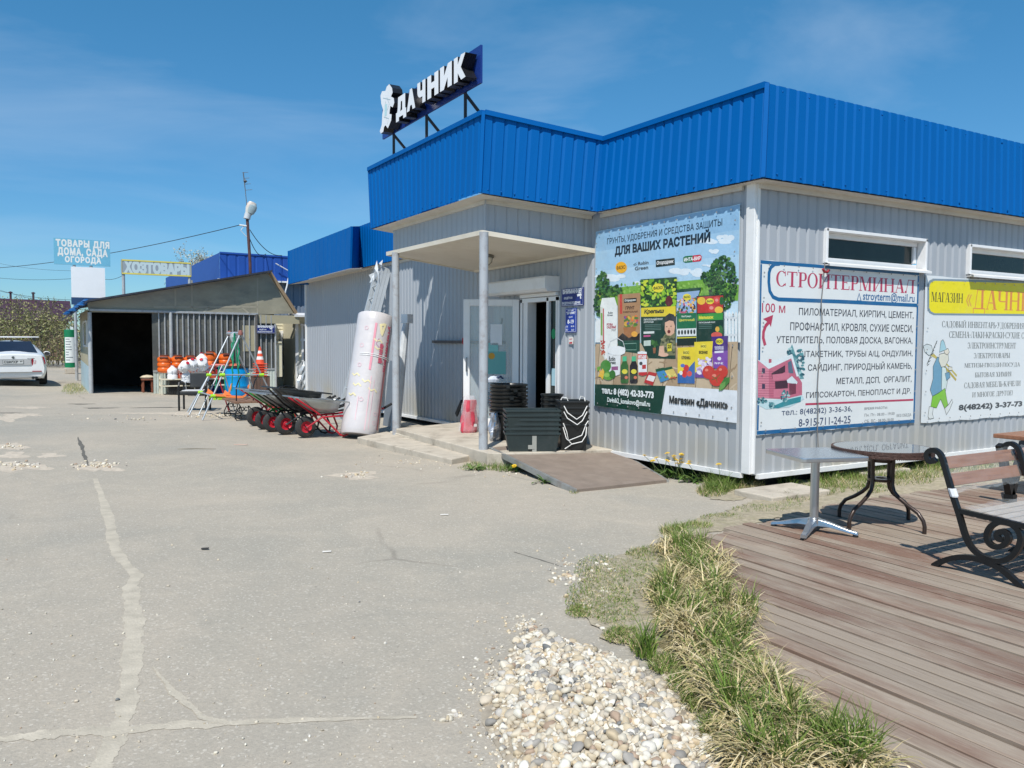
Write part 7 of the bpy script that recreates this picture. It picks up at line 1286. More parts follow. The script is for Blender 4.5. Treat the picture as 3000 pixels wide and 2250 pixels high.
mb=MB(); w=sT/2; rc_=.035; ring=[]
for cx,cy,a0 in ((w-rc_,w-rc_,0),(-w+rc_,w-rc_,90),(-w+rc_,-w+rc_,180),(w-rc_,-w+rc_,270)): ring+=[(cx+rc_*math.cos(rad(a0+q*18)),cy+rc_*math.sin(rad(a0+q*18))) for q in range(6)]
m_=len(ring); mb.add([(x,y,hT-.032) for x,y in ring]+[(x*1.004,y*1.004,hT-.026) for x,y in ring]+[(x*1.004,y*1.004,hT-.006) for x,y in ring]+[(x,y,hT) for x,y in ring]+[(x*.985,y*.985,hT) for x,y in ring],[tuple(range(m_))[::-1]]+[(k*m_+i,k*m_+(i+1)%m_,(k+1)*m_+(i+1)%m_,(k+1)*m_+i) for k in range(4) for i in range(m_)]); mb.build('rim',M_chrome,sq,world=False)
mb=MB(); mb.add([(x*.985,y*.985,hT-.0) for x,y in ring],[tuple(range(m_))]); mb.build('tabletop',mat('tabletop_steel',sr(178,190,200),.22,.85,var=.05,vs=6),sq,world=False)
MB().tube([(0,0,.06),(0,0,hT-.03)],.033,18).build('pole',M_alu,sq,smooth=True,world=False)
MB().lathe([(.045,.05),(.05,.06),(.05,.1),(.036,.11)],(0,0,0),16).build('collar',M_chrome,sq,smooth=True,world=False)
for k in range(4):
    a_=PI/4*0+k*PI/2+PI/4; ca_,sa_=math.cos(a_),math.sin(a_); P_=lambda r_,t_,z_:(r_*ca_-t_*sa_,r_*sa_+t_*ca_,z_)
    mb=MB(); vs=[]
    for r_,w_,zt_,zb2 in ((.02,.036,.105,.05),(.12,.033,.085,.05),(.26,.026,.045,.024),(.315,.024,.036,.014),(.325,.02,.03,.014)): vs+=[P_(r_,-w_,zb2),P_(r_,-w_*.8,zt_),P_(r_,w_*.8,zt_),P_(r_,w_,zb2)]
    mb.add(vs,[(i*4+j,i*4+(j+1)%4,(i+1)*4+(j+1)%4,(i+1)*4+j)[::-1] for i in range(4) for j in range(4)]+[(0,1,2,3)[::-1],(16,17,18,19)]); ft=mb.build('foot',M_alu,sq,world=False,bevel=.003)
    MB().lathe([(.018,0),(.022,.004),(.02,.015)],P_(.305,0,0),10).build('glide',M_black,ft,world=False)
# ---------------------------------------------- round glass table
feet=[np.array(PZ(*c7b(*q),DK)) for q in ((715,868),(795,972),(1275,892),(1405,1012))]; ctr=np.mean(feet,0); 
best=None
for h in np.linspace(.55,.85,61):
    pts=[np.array(PZ(*c7b(*q),DK+h)) for q in ((665,272),(1490,328))]; m_=(pts[0]+pts[1])/2; e=np.linalg.norm((m_-ctr)[:2])
    if best is None or e<best[0]: best=(e,h,np.linalg.norm(pts[1]-pts[0])/2)
e_,hR,rR=best; 
rt_=thing('round_table','round glass topped table with brown wicker rim and four bent legs','table',(ctr[0],ctr[1],DK))
M_wick=mat('wicker',sr(74,52,44),.6,var=.35,vs=30,bump=1.,bs=60); M_brz=mat('bronze_tube',sr(62,50,44),.35,.4,var=.2,vs=6,coat=.2)
mb=MB(); n=150
for i in range(n):      # woven edge: short slanted strands
    for k,(dz_,sl) in enumerate(((-.006,1),(-.03,-1))):
        a0=2*PI*i/n; a1=2*PI*(i+.9)/n; z0=hR-.012+dz_; q0=V3(rR*math.cos(a0),rR*math.sin(a0),z0+.011*sl); q1=V3(rR*math.cos(a1),rR*math.sin(a1),z0-.011*sl); mb.bar(q0,q1,.012,.02)
mb.lathe([(rR-.02,hR-.05),(rR-.004,hR-.05),(rR-.004,hR-.002),(rR-.02,hR-.002)],seg=48); mb.build('rim',M_wick,rt_,world=False)
MB().lathe([(0,hR-.008),(rR-.012,hR-.008),(rR-.012,hR-.001),(0,hR-.001)],seg=48,cap=False).build('glass_top',glassy('table_glass',(.46,.50,.49),.03,.62,.9),rt_,smooth=False,world=False)
A4=[math.atan2((f-ctr)[1],(f-ctr)[0]) for f in feet]; a_b=A4[3]
for k in range(4):
    a_=sorted(A4)[k]; rf=np.linalg.norm((feet[A4.index(a_)]-ctr)[:2]); rf=min(max(rf,.3),.46); ca_,sa_=math.cos(a_),math.sin(a_); P_=lambda r_,z_:(r_*ca_,r_*sa_,z_)
    cv=[(.105,hR-.03),(.10,hR-.2),(.10,.34),(.115,.29),(.16,.245),(rf*.62,.2),(rf*.85,.155),(rf*.97,.10),(rf,.06),(rf,0)]
    pts=[P_(*c_) for c_ in cv]; MB().tube(pts,.0155,10).build('leg',M_brz,rt_,smooth=True,world=False)
for z_ in (hR-.12,.36): MB().lathe([(.04,z_),(.095,z_),(.1,z_+.008),(.1,z_+.022),(.04,z_+.022),(.04,z_)],seg=20,cap=False).build('ring_shelf',M_brz,rt_,smooth=True,world=False)
# ---------------------------------------------- iron bench with two back boards, wrapped in film
rf_=np.array(PZ(*c11(462,1188),DK)); xb=rf_[0]; bench=thing('iron_bench','black wrought iron scroll bench with two brown back boards under clear film','bench',(xb,rf_[1],DK))
Bx=lambda p,dx=0: PX(*c11(*p),xb)+V3(dx,0,0)
def smooth_(pts,n=4):
    P=[np.array(p,float) for p in pts]; out=[]
    for i in range(len(P)-1):
        p0,p1,p2,p3=P[max(i-1,0)],P[i],P[i+1],P[min(i+2,len(P)-1)]
        for k in range(n): t=k/n; out.append(.5*((2*p1)+(-p0+p2)*t+(2*p0-5*p1+4*p2-p3)*t*t+(-p0+3*p1-3*p2+p3)*t**3))
    return out+[P[-1]]
main_=[(470,150),(440,172),(405,165),(388,130),(392,90),(420,66),(460,62),(498,85),(530,130),(562,235),(600,370),(640,510),(690,660),(722,770),(762,900),(820,1008),(900,1080),(1000,1125),(1100,1138),(1200,1105),(1272,1020),(1300,920),(1270,835),(1195,775),(1095,762),(1012,800),(970,880),(985,955),(1040,998),(1110,995),(1165,955),(1180,905),(1150,862),(1100,855),(1068,885),(1085,925),(1130,932)]
foot_=[(450,1188),(520,1148),(640,1110),(780,1102),(900,1125),(1010,1165),(1120,1225),(1220,1310),(1340,1425),(1420,1520)]
rail_=[(712,655),(900,697),(1100,742),(1327,800),(1520,850)]
for dx in (0,1.45):
    mb=MB()
    for pl_,w_ in ((main_,.032),(foot_,.034),(rail_,.03)):
        S_=smooth_([Bx(p,dx) for p in pl_],4); n_=len(S_); vs=[]
        for i in range(n_):
            t=unit(S_[min(i+1,n_-1)]-S_[max(i-1,0)]); u_2=unit(np.cross(t,(1,0,0)))*w_/2; x_=V3(w_/2,0,0); vs+=[S_[i]-u_2-x_,S_[i]+u_2-x_,S_[i]+u_2+x_,S_[i]-u_2+x_]
        mb.add(vs,[(i*4+j,i*4+(j+1)%4,(i+1)*4+(j+1)%4,(i+1)*4+j) for i in range(n_-1) for j in range(4)]+[(0,1,2,3)[::-1],tuple((n_-1)*4+j for j in range(4))])
    mb.build('end_frame',M_iron,bench,bevel=.004)
M_bw=mat('bench_wood',sr(148,102,76),.45,var=.25,vs=5,stretch=(.25,6,6),bump=.2,bs=40,dirt=sr(100,62,44),ds=6,da=.5)
def plank(p0,p1,name,t=.03,m=M_bw):
    a,b=Bx(p0),Bx(p1); d=unit(b-a); n=unit(np.cross((1,0,0),d)); off=n*t
    mb=MB(); q=[a,b,b+off,a+off]; mb.add([p+V3(-.0,0,0) for p in q]+[p+V3(1.47,0,0) for p in q],[(0,1,2,3),(7,6,5,4),(0,4,5,1),(1,5,6,2),(2,6,7,3),(3,7,4,0)]); return mb.build(name,m,bench,bevel=.004)
plank((538,128),(572,245),'back_board'); plank((592,292),(628,412),'back_board')
for i in range(5): u=i/5; plank((745+u*600,652+u*150),(745+u*600+95,652+u*150+24),'seat_slat',.028,mat('pale_seat_wood',sr(170,160,150),.5,var=.15,vs=5,stretch=(.3,6,6)))
# clear film: crinkled sheets round back and seat
def film(pa,pb,off,name,seed,n1=26,n2=7,am=.006):
    r=random.Random(seed); a,b=Bx(pa),Bx(pb); d=unit(b-a); n=unit(np.cross((1,0,0),d)); vs=[]
    for j in range(n2+1):
        for i in range(n1+1): vs.append(a+(b-a)*j/n2+V3(1.44*i/n1,0,0)+n*(off+am*(math.sin(i*.9+j*2.1)+r.uniform(-1,1)))+ (d*r.uniform(-.012,.012) if j in(0,n2) else 0))
    MB().add(vs,[(j*(n1+1)+i,j*(n1+1)+i+1,(j+1)*(n1+1)+i+1,(j+1)*(n1+1)+i) for j in range(n2) for i in range(n1)]).build(name,glassy('stretch_film',(.80,.84,.84),.16,.10,.8),bench,smooth=False)
film((528,112),(655,470),-.012,'film_wrap',1); film((528,112),(655,470),.042,'film_wrap',2); film((735,640),(1400,815),-.012,'film_wrap',3,26,14,.005); film((735,640),(1400,815),-.02,'film_wrap',4,20,9,.006)
mb=MB()
for k in range(6): p=Bx((630+k*4,445+k*12)); mb.lathe([(.024,-.008),(.026,0),(.024,.008)],p,8)
mb.build('tape_band',mat('white_film',(.75,.76,.77)),bench)
# second bench further along and a table on V legs
t2=PX(*c8(1500,470),0) if False else None
zt2=.98*.0+ (Bx((460,62))[2]); y2=None
p2=PZ(*c8(1460,470),zt2); off=p2-Bx((440,64)); 
b3_=copy_tree(bench); b3_.location=(bench.location[0]+off[0],bench.location[1]+off[1],DK); tag(b3_,'second black scroll bench partly hidden behind the nearer one','bench')
pv_=np.array(PZ(*c8(1465,1292),DK)); vt=thing('v_leg_table','wooden garden table on black V shaped legs behind the bench','table',pv_); s_=px2m(pv_)/4.74/KD
for dx in (0,1.3):
    mb=MB(); zj=120*s_; zt_=.55
    mb.bar((dx,0,0),(dx,0,zj),.085,.07); mb.bar((dx,0,zj*.9),(dx-.2,0,zt_),.06,.06); mb.bar((dx,0,zj*.9),(dx+.2,0,zt_),.06,.06); mb.build('v_leg',M_iron,vt,world=False)
MB().box((1.12,0,.575),(1.75,.62,.04)).build('tabletop',M_bw,vt,world=False,bevel=.006); MB().box((.9,0,.545),(1.4,.06,.03)).build('beam',M_iron,vt,world=False)
# ============================================================ pebbles, grass, weeds, trees
def ico(n=1):
    t=(1+5**.5)/2; V=[(-1,t,0),(1,t,0),(-1,-t,0),(1,-t,0),(0,-1,t),(0,1,t),(0,-1,-t),(0,1,-t),(t,0,-1),(t,0,1),(-t,0,-1),(-t,0,1)]; F=[(0,11,5),(0,5,1),(0,1,7),(0,7,10),(0,10,11),(1,5,9),(5,11,4),(11,10,2),(10,7,6),(7,1,8),(3,9,4),(3,4,2),(3,2,6),(3,6,8),(3,8,9),(4,9,5),(2,4,11),(6,2,10),(8,6,7),(9,8,1)]
    V=[unit(v) for v in V]
    for _ in range(n):
        E={}; F2=[]
        def m(a,b):
            k=(min(a,b),max(a,b))
            if k not in E: V.append(unit(V[a]+V[b])); E[k]=len(V)-1
            return E[k]
        for a,b,c in F: x,y,z=m(a,b),m(b,c),m(c,a); F2+=[(a,x,z),(b,y,x),(c,z,y),(x,y,z)]
        F=F2
    return np.array(V),np.array(F)
ICV,ICF=ico(1)
M_stone=mat('pebble','attr',.75,var=.22,vs=24,bump=.35,bs=60,bdist=.004)
STC=np.array([(.60,.54,.44),(.66,.62,.54),(.52,.45,.34),(.70,.68,.62),(.46,.42,.36),(.30,.29,.28),(.60,.50,.36),(.50,.48,.46),(.40,.30,.23),(.72,.70,.66),(.56,.50,.42),(.18,.19,.20),(.62,.58,.50),(.66,.61,.52)])
def pebbles(name,P,size,lab=None,flat=(.55,.85)):
    n=len(P); m=len(ICV); out=np.empty((n,m,3)); 
    for i in range(n):
        a=RNG.normal(size=(3,3)); q,_=np.linalg.qr(a); s=size[i]*np.array([1,RNG.uniform(.6,.95),RNG.uniform(*flat)])
        v=ICV*(1+RNG.uniform(-.14,.14,size=(m,1)))
        for k in range(5): d_=unit(RNG.normal(size=3)); h=RNG.uniform(.42,.72); pr=v@d_; v=v-np.where(pr>h,pr-h,0)[:,None]*d_*.85   # knocked-off facets
        v=v*s; tl=RNG.normal(scale=.35,size=3); R=Rz(RNG.uniform(0,6.28))@Rx(tl[0])@Ry(tl[1]); out[i]=v@R.T+P[i]
    F=(ICF[None]+np.arange(n)[:,None,None]*m).reshape(-1,3); c=np.array([1.04,1.0,.92])*STC[RNG.choice(len(STC),n,p=np.array([.13,.13,.1,.14,.06,.05,.07,.05,.04,.09,.06,.015,.035,.03]))]*RNG.uniform(.85,1.12,size=(n,1)); c=np.repeat(c,len(ICF),0)
    o=np_mesh(name,out.reshape(-1,3),F,M_stone,c); tag(o,kind='stuff'); 
    if lab: tag(o,lab,'pebbles')
    return o
from_px=lambda pts:[PG(*p)[:2] for p in pts]
def inside(p,poly):
    x,y=p; c=False; n=len(poly)
    for i in range(n):
        a,b=poly[i],poly[i-1]
        if (a[1]>y)!=(b[1]>y) and x<(b[0]-a[0])*(y-a[1])/(b[1]-a[1])+a[0]: c=not c
    return c
def edge_dist(p,poly): 
    d=9
    for i in range(len(poly)):
        a,b=np.array(poly[i]),np.array(poly[i-1]); t=np.clip(((p-a)@(b-a))/((b-a)@(b-a)+1e-9),0,1); d=min(d,np.linalg.norm(p-a-(b-a)*t))
    return d
# the heap of pale pebbles
heap=from_px([(1132,1352),(1180,1362),(1290,1400),(1380,1440),(1440,1490),(1505,1560),(1560,1640),(1640,1760),(1400,1800),(1180,1800),(1120,1700),(1075,1620),(1040,1560),(1045,1500),(1075,1455),(1105,1400)])
hb=np.array(heap); lo,hi=hb.min(0),hb.max(0); P=[];Sz=[]
tries=0
while len(P)<4300 and tries<60000:
    tries+=1; p=lo+RNG.random(2)*(hi-lo)
    if not inside(p,heap): continue
    d=edge_dist(p,heap); h=min(d,.35)*.26
    if RNG.random()>min(1,.25+d*6): continue
    s=RNG.choice([.009,.013,.017,.022,.029],p=[.2,.3,.28,.17,.05])*RNG.uniform(.85,1.2); P.append((p[0],p[1],gfn(*p)+h*RNG.uniform(.75,1.0)+s*.35)); Sz.append(s)
pebbles('gravel_heap',np.array(P),np.array(Sz),'heap of pale rounded pebbles spilling over the asphalt beside the grass')
cw=np.array(heap).mean(0); n=26; vs=[(*(cw+(np.array(heap[i%len(heap)])-cw)*k),0) for k in (1,.9,.6,.25) for i in range(len(heap))]; vs=[(x,y,gfn(x,y)+(.0 if k_<len(heap) else min(edge_dist(np.array((x,y)),heap),.35)*.22)+.004) for k_,(x,y,_) in enumerate(vs)]; L_=len(heap)
MBh=MB().add(vs,[(k*L_+i,k*L_+(i+1)%L_,(k+1)*L_+(i+1)%L_,(k+1)*L_+i) for k in range(3) for i in range(L_)]+[tuple(3*L_+i for i in range(L_))]); o=MBh.build('gravel_bed',mat('gravel_dust',(.34,.29,.22),.95,var=.3,vs=20)); tag(o,kind='structure')
# strays: along the heap, by the steps, over the yard
P=[];Sz=[]
def scatter(cx,cy,rx,ry,n,s0,s1):
    for _ in range(n):
        a,q=RNG.uniform(0,6.28),abs(RNG.normal())*.6; p=PG(cx+rx*q*math.cos(a),cy+ry*q*math.sin(a)); s=RNG.uniform(s0,s1)**1.0; P.append((p[0],p[1],gfn(p[0],p[1])+s*.25)); Sz.append(s)
scatter(1070,1470,70,120,260,.003,.012); scatter(1100,1600,90,90,220,.003,.011); scatter(1130,1345,60,25,90,.005,.016); scatter(1230,1245,40,18,46,.008,.022); scatter(1220,1215,50,40,60,.004,.012); scatter(1130,1650,100,80,120,.003,.009)
scatter(1290,1290,60,90,34,.012,.024); scatter(1310,1222,40,20,14,.014,.026); scatter(1450,1485,40,30,30,.012,.022)
scatter(900,1000,180,30,70,.006,.018); scatter(1150,1020,120,22,60,.006,.018); scatter(985,1545,20,8,16,.006,.018); scatter(965,1555,12,6,4,.012,.022)
for _ in range(420):
    p=PG(RNG.uniform(-20,1250),1659-abs(RNG.normal())*330); 
    if p[1]>14 or p[1]<1: continue
    s=RNG.choice([.003,.005,.008,.011],p=[.4,.35,.2,.05]); P.append((p[0],p[1],gfn(p[0],p[1])+s*.3)); Sz.append(s)
for cx,cy,rx,ry,n in ((215,1005,50,8,90),(45,1005,60,8,70),(20,965,40,7,40),(480,898,110,5,150),(300,905,120,6,40),(770,1030,45,7,30)): scatter(cx,cy,rx,ry,n,.008,.028)
pebbles('loose_pebbles',np.array(P),np.array(Sz),'scattered loose pebbles and grit on the asphalt yard')
# ---------------------------------------------- blades
M_grass=mat('grass_blade','attr',.6,var=.15,vs=8,spec=.3)
for m_ in (M_grass,):
    b=m_.node_tree.nodes['Principled BSDF']; b.inputs['Subsurface Weight'].default_value=.0
def blades(P,Hh,Wd,lean,cols,name,lab=None,cat='grass',seed=1,az=None,curl=.9):
    g=np.random.default_rng(seed); n=len(P); P=np.asarray(P,float); Hh=np.asarray(Hh); Wd=np.asarray(Wd); a=g.uniform(0,2*PI,n) if az is None else az+g.normal(scale=.7,size=n); ln=np.abs(np.asarray(lean)*g.uniform(.4,1.5,n))
    K=5; ts=np.linspace(0,1,K); d=np.stack([np.cos(a),np.sin(a),np.zeros(n)],1); fa=g.uniform(0,2*PI,n); sd=np.stack([np.cos(fa),np.sin(fa),np.zeros(n)],1); V=np.empty((n,2*K-1,3)); 
    for k,t in enumerate(ts):
        th=ln*(t**curl); out=np.sin(th)*t; up_=np.cos(th*.85)*t
        c=P+d*(out*Hh)[:,None]+np.stack([np.zeros(n),np.zeros(n),np.maximum(up_*Hh,.003*t-.002)],1); w=(Wd*(1-t**1.6)*.5)[:,None]*sd
        if k<K-1: V[:,2*k]=c-w; V[:,2*k+1]=c+w
        else: V[:,2*k]=c
    m=2*K-1; F=[]
    for k in range(K-2): F+=[(2*k,2*k+1,2*k+3),(2*k,2*k+3,2*k+2)]
    F+=[(2*K-4,2*K-3,2*K-2)]; F=np.array(F); FF=(F[None]+np.arange(n)[:,None,None]*m).reshape(-1,3); c=np.repeat(np.asarray(cols),len(F),0)
    o=np_mesh(name,V.reshape(-1,3),FF,M_grass,c); tag(o,kind='stuff'); 
    if lab: tag(o,lab,cat)
    return o
GR=np.array([(.12,.20,.028),(.16,.24,.04),(.085,.15,.022),(.20,.27,.06),(.15,.20,.045)]); ST=np.array([(.60,.49,.27),(.52,.42,.22),(.68,.57,.35),(.44,.36,.18),(.36,.32,.13)])
def pick(C,n,g): return C[g.integers(0,len(C),n)]*g.uniform(.75,1.25,(n,1))
BL={'P':[],'H':[],'W':[],'L':[],'C':[]}
def put(p,h,w,l,c): BL['P'].append(p);BL['H'].append(h);BL['W'].append(w);BL['L'].append(l);BL['C'].append(c)
def clump(cx,cy,rx,ry,n,h,straw=.3,w=.006,lean=.7,seed=0,hz=0.,spread=1.):
    """blades over an ellipse of ground given in picture pixels"""
    g=np.random.default_rng(seed+int(cx*7+cy)); c=PG(cx,cy); ex=PG(cx+rx,cy)-c; ey=PG(cx,cy-ry)-c
    for _ in range(n):
        a=g.uniform(0,6.28); q=math.sqrt(g.random())*spread; p=c+ex*q*math.cos(a)+ey*q*math.sin(a); st=g.random()<straw
        col=(ST if st else GR)[g.integers(0,5)]*g.uniform(.75,1.25); hh=h*g.uniform(.45,1.15)*(1.05-.4*q); put((p[0],p[1],gfn(p[0],p[1])+hz-.005),hh,w*g.uniform(.6,1.3),lean*(1.7 if st else 1.),col)
def flush(name,lab,seed):
    blades(BL['P'],BL['H'],BL['W'],BL['L'],BL['C'],name,lab,seed=seed)
    for k in BL: BL[k].clear()
# rank grass along the deck edge: dead straw with green shoots, on a bank of turf
E1=[(1470,1195,50,22),(1500,1250,60,40),(1455,1290,55,40),(1540,1300,45,50),(1490,1350,70,45),(1570,1390,45,40),(1520,1420,60,40),(1590,1450,50,40),(1560,1500,55,40),(1640,1510,50,40),(1600,1560,50,40),(1690,1570,45,35),(1650,1620,60,35),(1740,1620,50,30),(1800,1655,60,25),(1700,1680,80,30),(1850,1690,60,25),(1620,1660,40,30)]
# bank of matted turf under the rank grass, thin turf under the rest
def turf_bed(name,pts,h,m,up=.006):
    poly=[PG(*p)[:2] for p in pts]; pa=np.array(poly); lo,hi=pa.min(0),pa.max(0); st=.05; xs=np.arange(lo[0],hi[0]+st,st); ys=np.arange(lo[1],hi[1]+st,st); g=np.random.default_rng(5); vs=[];idx={};F=[]
    for i,x in enumerate(xs):
        for j,y in enumerate(ys):
            if inside((x,y),poly): d=edge_dist(np.array((x,y)),poly); idx[(i,j)]=len(vs); vs.append((x+g.uniform(-.02,.02),y+g.uniform(-.02,.02),gfn(x,y)+up+min(1,d/.18)*h*(.7+.5*math.sin(x*9+y*5)*math.sin(y*7-x*3))))
    for (i,j) in idx:
        q=[(i,j),(i+1,j),(i+1,j+1),(i,j+1)]
        if all(k in idx for k in q): F.append([idx[k] for k in q])
        elif sum(k in idx for k in q)==3: F.append([idx[k] for k in q if k in idx])
    tag(MB().add(vs,F).build(name,m,smooth=True),kind='structure')
M_turf=mat('turf_soil',(.26,.22,.11),.95,var=.45,vs=18,bump=1.,bs=45,bdist=.03,dirt=(.14,.17,.045),ds=7,da=.7)
turf_bed('soil_bank',[(1440,1180),(1490,1175),(1530,1240),(1600,1330),(1640,1420),(1700,1500),(1770,1580),(1860,1640),(1900,1690),(1600,1690),(1570,1600),(1530,1530),(1470,1450),(1420,1400),(1400,1330),(1390,1270),(1410,1220)],.07,M_turf)
M_turf2=mat('thin_turf',(.36,.31,.22),.95,var=.35,vs=20,bump=.9,bs=70,dirt=(.19,.19,.075),ds=9,da=.6)
turf_bed('soil_verge',[(1235,1300),(1260,1230),(1330,1200),(1420,1175),(1480,1180),(1440,1300),(1440,1400),(1530,1520),(1580,1640),(1560,1640),(1500,1540),(1430,1460),(1350,1400),(1300,1380),(1260,1340)],.01,M_turf2,.008)
turf_bed('soil_verge',[(1430,1170),(1470,1130),(1560,1105),(1640,1075),(1660,1040),(1720,1025),(1850,1000),(2000,985),(2212,960),(2212,1040),(2040,1060),(1900,1080),(1820,1092),(1700,1120),(1600,1142),(1520,1160)],.015,M_turf2,.004)
turf_bed('soil_verge',[(1500,1060),(1520,1030),(1600,1020),(1640,1040),(1640,1065),(1600,1082),(1540,1080)],.012,M_turf2,.004)
for i,(x,y,rx,ry) in enumerate(E1):
    clump(x,y,rx*1.0,ry*.95,480,.24,1.0,.0105,1.4,seed=i,hz=.03); clump(x,y,rx*.95,ry*.9,150,.15,.5,.006,.9,seed=90+i,hz=.03); clump(x+rx*.3*math.sin(i*2.3),y,rx*.5,ry*.55,120,.23,.03,.0085,.7,seed=50+i,hz=.03)
for x,y in ((1490,1235),(1440,1330),(1560,1330),(1600,1410),(1575,1545),(1640,1600),(1720,1600),(1790,1640),(1615,1340),(1480,1205),(1510,1200),(1395,1415),(1840,1650),(1760,1650),(1880,1655)): clump(x,y,24,15,80,.25,.02,.0075,.45,seed=x,hz=.02)
for x,y in ((1545,1240),(1530,1290),(1595,1350),(1480,1380),(1660,1530),(1700,1600)): clump(x,y,34,20,200,.27,1.0,.009,1.3,seed=x+1,hz=.06)
flush('deck_edge_grass','rank clump of dead straw and green grass along the deck edge',3)
# low turf between the asphalt and the deck, and tufts along the far edge of the deck
for i,(x,y,rx,ry,n,h) in enumerate([(1300,1230,60,30,700,.035),(1280,1290,60,40,800,.04),(1330,1320,50,30,600,.05),(1370,1250,60,40,900,.05),(1400,1200,50,16,500,.05),(1250,1320,30,14,260,.05),(1345,1375,40,18,400,.07),(1390,1400,30,20,300,.08),(1440,1440,40,20,350,.09),(1480,1480,40,24,300,.09),(1500,1520,30,24,260,.10),(1540,1580,30,24,260,.11),(1590,1630,26,24,220,.11)]): clump(x,y,rx,ry,int(n*1.7),h*.85,.4,.0042,1.0,seed=200+i,hz=.014)
for i,(x,y,rx,ry,n,h) in enumerate([(1455,1150,30,9,420,.11),(1500,1140,40,9,420,.09),(1560,1120,50,10,600,.055),(1640,1100,60,10,700,.055),(1700,1095,40,8,400,.06),(1700,1075,60,12,700,.10),(1770,1060,60,12,800,.13),(1840,1045,60,14,900,.16),(1800,1030,70,14,900,.17),(1900,1030,60,16,900,.19),(1960,1040,60,12,700,.14),(2010,1020,50,16,700,.18),(1880,1060,50,8,500,.10),(2090,1010,60,14,600,.16),(2160,1000,60,14,500,.16)]): clump(x,y,rx,ry,n,h,.32,.005,.75,seed=300+i)
for i,(x,y,h,st) in enumerate([(1700,1045,.2,.05),(1790,1040,.24,.1),(1835,1015,.28,.1),(1990,1005,.3,.02),(2030,1010,.28,.05),(1925,1020,.24,.8),(1900,1000,.22,.1)]): clump(x,y,24,10,170,h,st,.008,.6,seed=340+i)
flush('turf','low turf and grass tufts round the far edge of the deck',4)
# grass at the foot of the shop: corner clump, by the ramp, by the steps, below the white banner
for i,(x,y,rx,ry,n,h,st) in enumerate([(1560,1050,40,14,900,.26,.06),(1590,1040,36,14,900,.30,.03),(1540,1062,34,10,500,.16,.3),(1615,1052,26,12,500,.20,.75),(1632,1060,18,10,260,.14,.9),(1450,1015,50,10,500,.14,.1),(1490,1025,36,10,400,.16,.1),(1400,995,30,8,260,.11,.1),(1350,975,30,8,160,.08,.1),(1060,1008,60,9,500,.11,.12),(1090,1010,34,9,360,.16,.05),(1020,1012,30,6,180,.06,.2),(1180,1035,16,6,150,.08,.1),(1240,1062,10,4,70,.06,.4),(1310,960,12,5,60,.06,.1),(905,900,36,9,420,.13,.05),(955,908,50,6,200,.09,.2),(850,930,14,5,80,.06,.1),(160,838,24,9,700,.16,.55),(165,845,34,8,600,.10,.5),(740,885,18,5,160,.12,.05),(770,890,14,5,120,.12,.05)]): clump(x,y,rx,ry,n,h,st,.006,.75,seed=400+i)
flush('wall_foot_grass','green grass growing at the foot of the shop walls and beside the ramp',5)
# ---------------------------------------------- broad leaves: dandelions, burdock, raspberry shoots
def leafmesh(name,items,parent=None,lab=None,cat=None,group=None,m=None):
    """items: base, direction, up, length, width, colour; a leaf bent along its length"""
    V=[];F=[];C=[]
    for p,d,u,L_,w,c in items:
        d=unit(d); s=unit(np.cross(d,u)); n=np.cross(s,d); b=len(V)
        for t,k in ((0,.12),(.3,.8),(.6,1.),(.85,.55),(1,0)):
            q=p+d*L_*t+n*L_*(.25*t-.5*t*t)
            if k>0: V+=[q-s*w*k/2+n*.1*w*k,q,q+s*w*k/2+n*.1*w*k]
            else: V+=[q]
        f=[]
        for r_ in range(3): f+=[(3*r_,3*r_+1,3*r_+4),(3*r_,3*r_+4,3*r_+3),(3*r_+1,3*r_+2,3*r_+5),(3*r_+1,3*r_+5,3*r_+4)]
        f+=[(9,10,12),(10,11,12)]; F+=[(a+b,e+b,g_+b) for a,e,g_ in f]; C+=[c]*len(f)
    o=np_mesh(name,np.array(V),np.array(F),m or M_leaf,np.array(C),parent); 
    return o
M_leaf=mat('leaf','attr',.55,var=.2,vs=12,spec=.35)
def plant(name,lab,cat,p,leaves,flowers=(),group=None,stalks=()):
    t=thing(name,lab,cat,p,0,group); leafmesh('foliage',[(q-0,*rest) for q,*rest in leaves],t)
    if stalks: 
        mb=MB(); 
        for a,b,r_ in stalks: mb.tube([a,(a+b)/2+V3(.004,.003,.0),b],r_,4)
        mb.build('stems',mat('stalk',(.12,.17,.05),.6),t,world=False)
    for (a,b) in flowers:
        mb=MB(); mb.tube([a,a*.5+b*.5+V3(.006,-.004,0),b],.0028,5,mi=1); R=Rz(random.uniform(0,6))@Rx(random.uniform(-.6,.2)); n=14
        for ring_,z_ in ((.031,.0),(.022,.005),(.012,.010)):
            for k in range(n): a0=2*PI*(k+ring_*9)/n; mb.add([b+R@V3(.003*math.cos(a0),.003*math.sin(a0),z_),b+R@V3(ring_*math.cos(a0-.17),ring_*math.sin(a0-.17),z_+.006),b+R@V3(ring_*1.06*math.cos(a0),ring_*1.06*math.sin(a0),z_+.006),b+R@V3(ring_*math.cos(a0+.17),ring_*math.sin(a0+.17),z_+.006)],[(0,1,2,3)],0)
        mb.build('flower',[mat('dandelion_yellow',(.78,.52,.015),.6,var=.1),mat('stalk',(.12,.17,.05),.6)],t,world=False)
    return t
gcol=lambda g: (np.array([(.07,.14,.025),(.10,.18,.035),(.055,.11,.02),(.13,.20,.05)])[g.integers(0,4)]*g.uniform(.8,1.2))
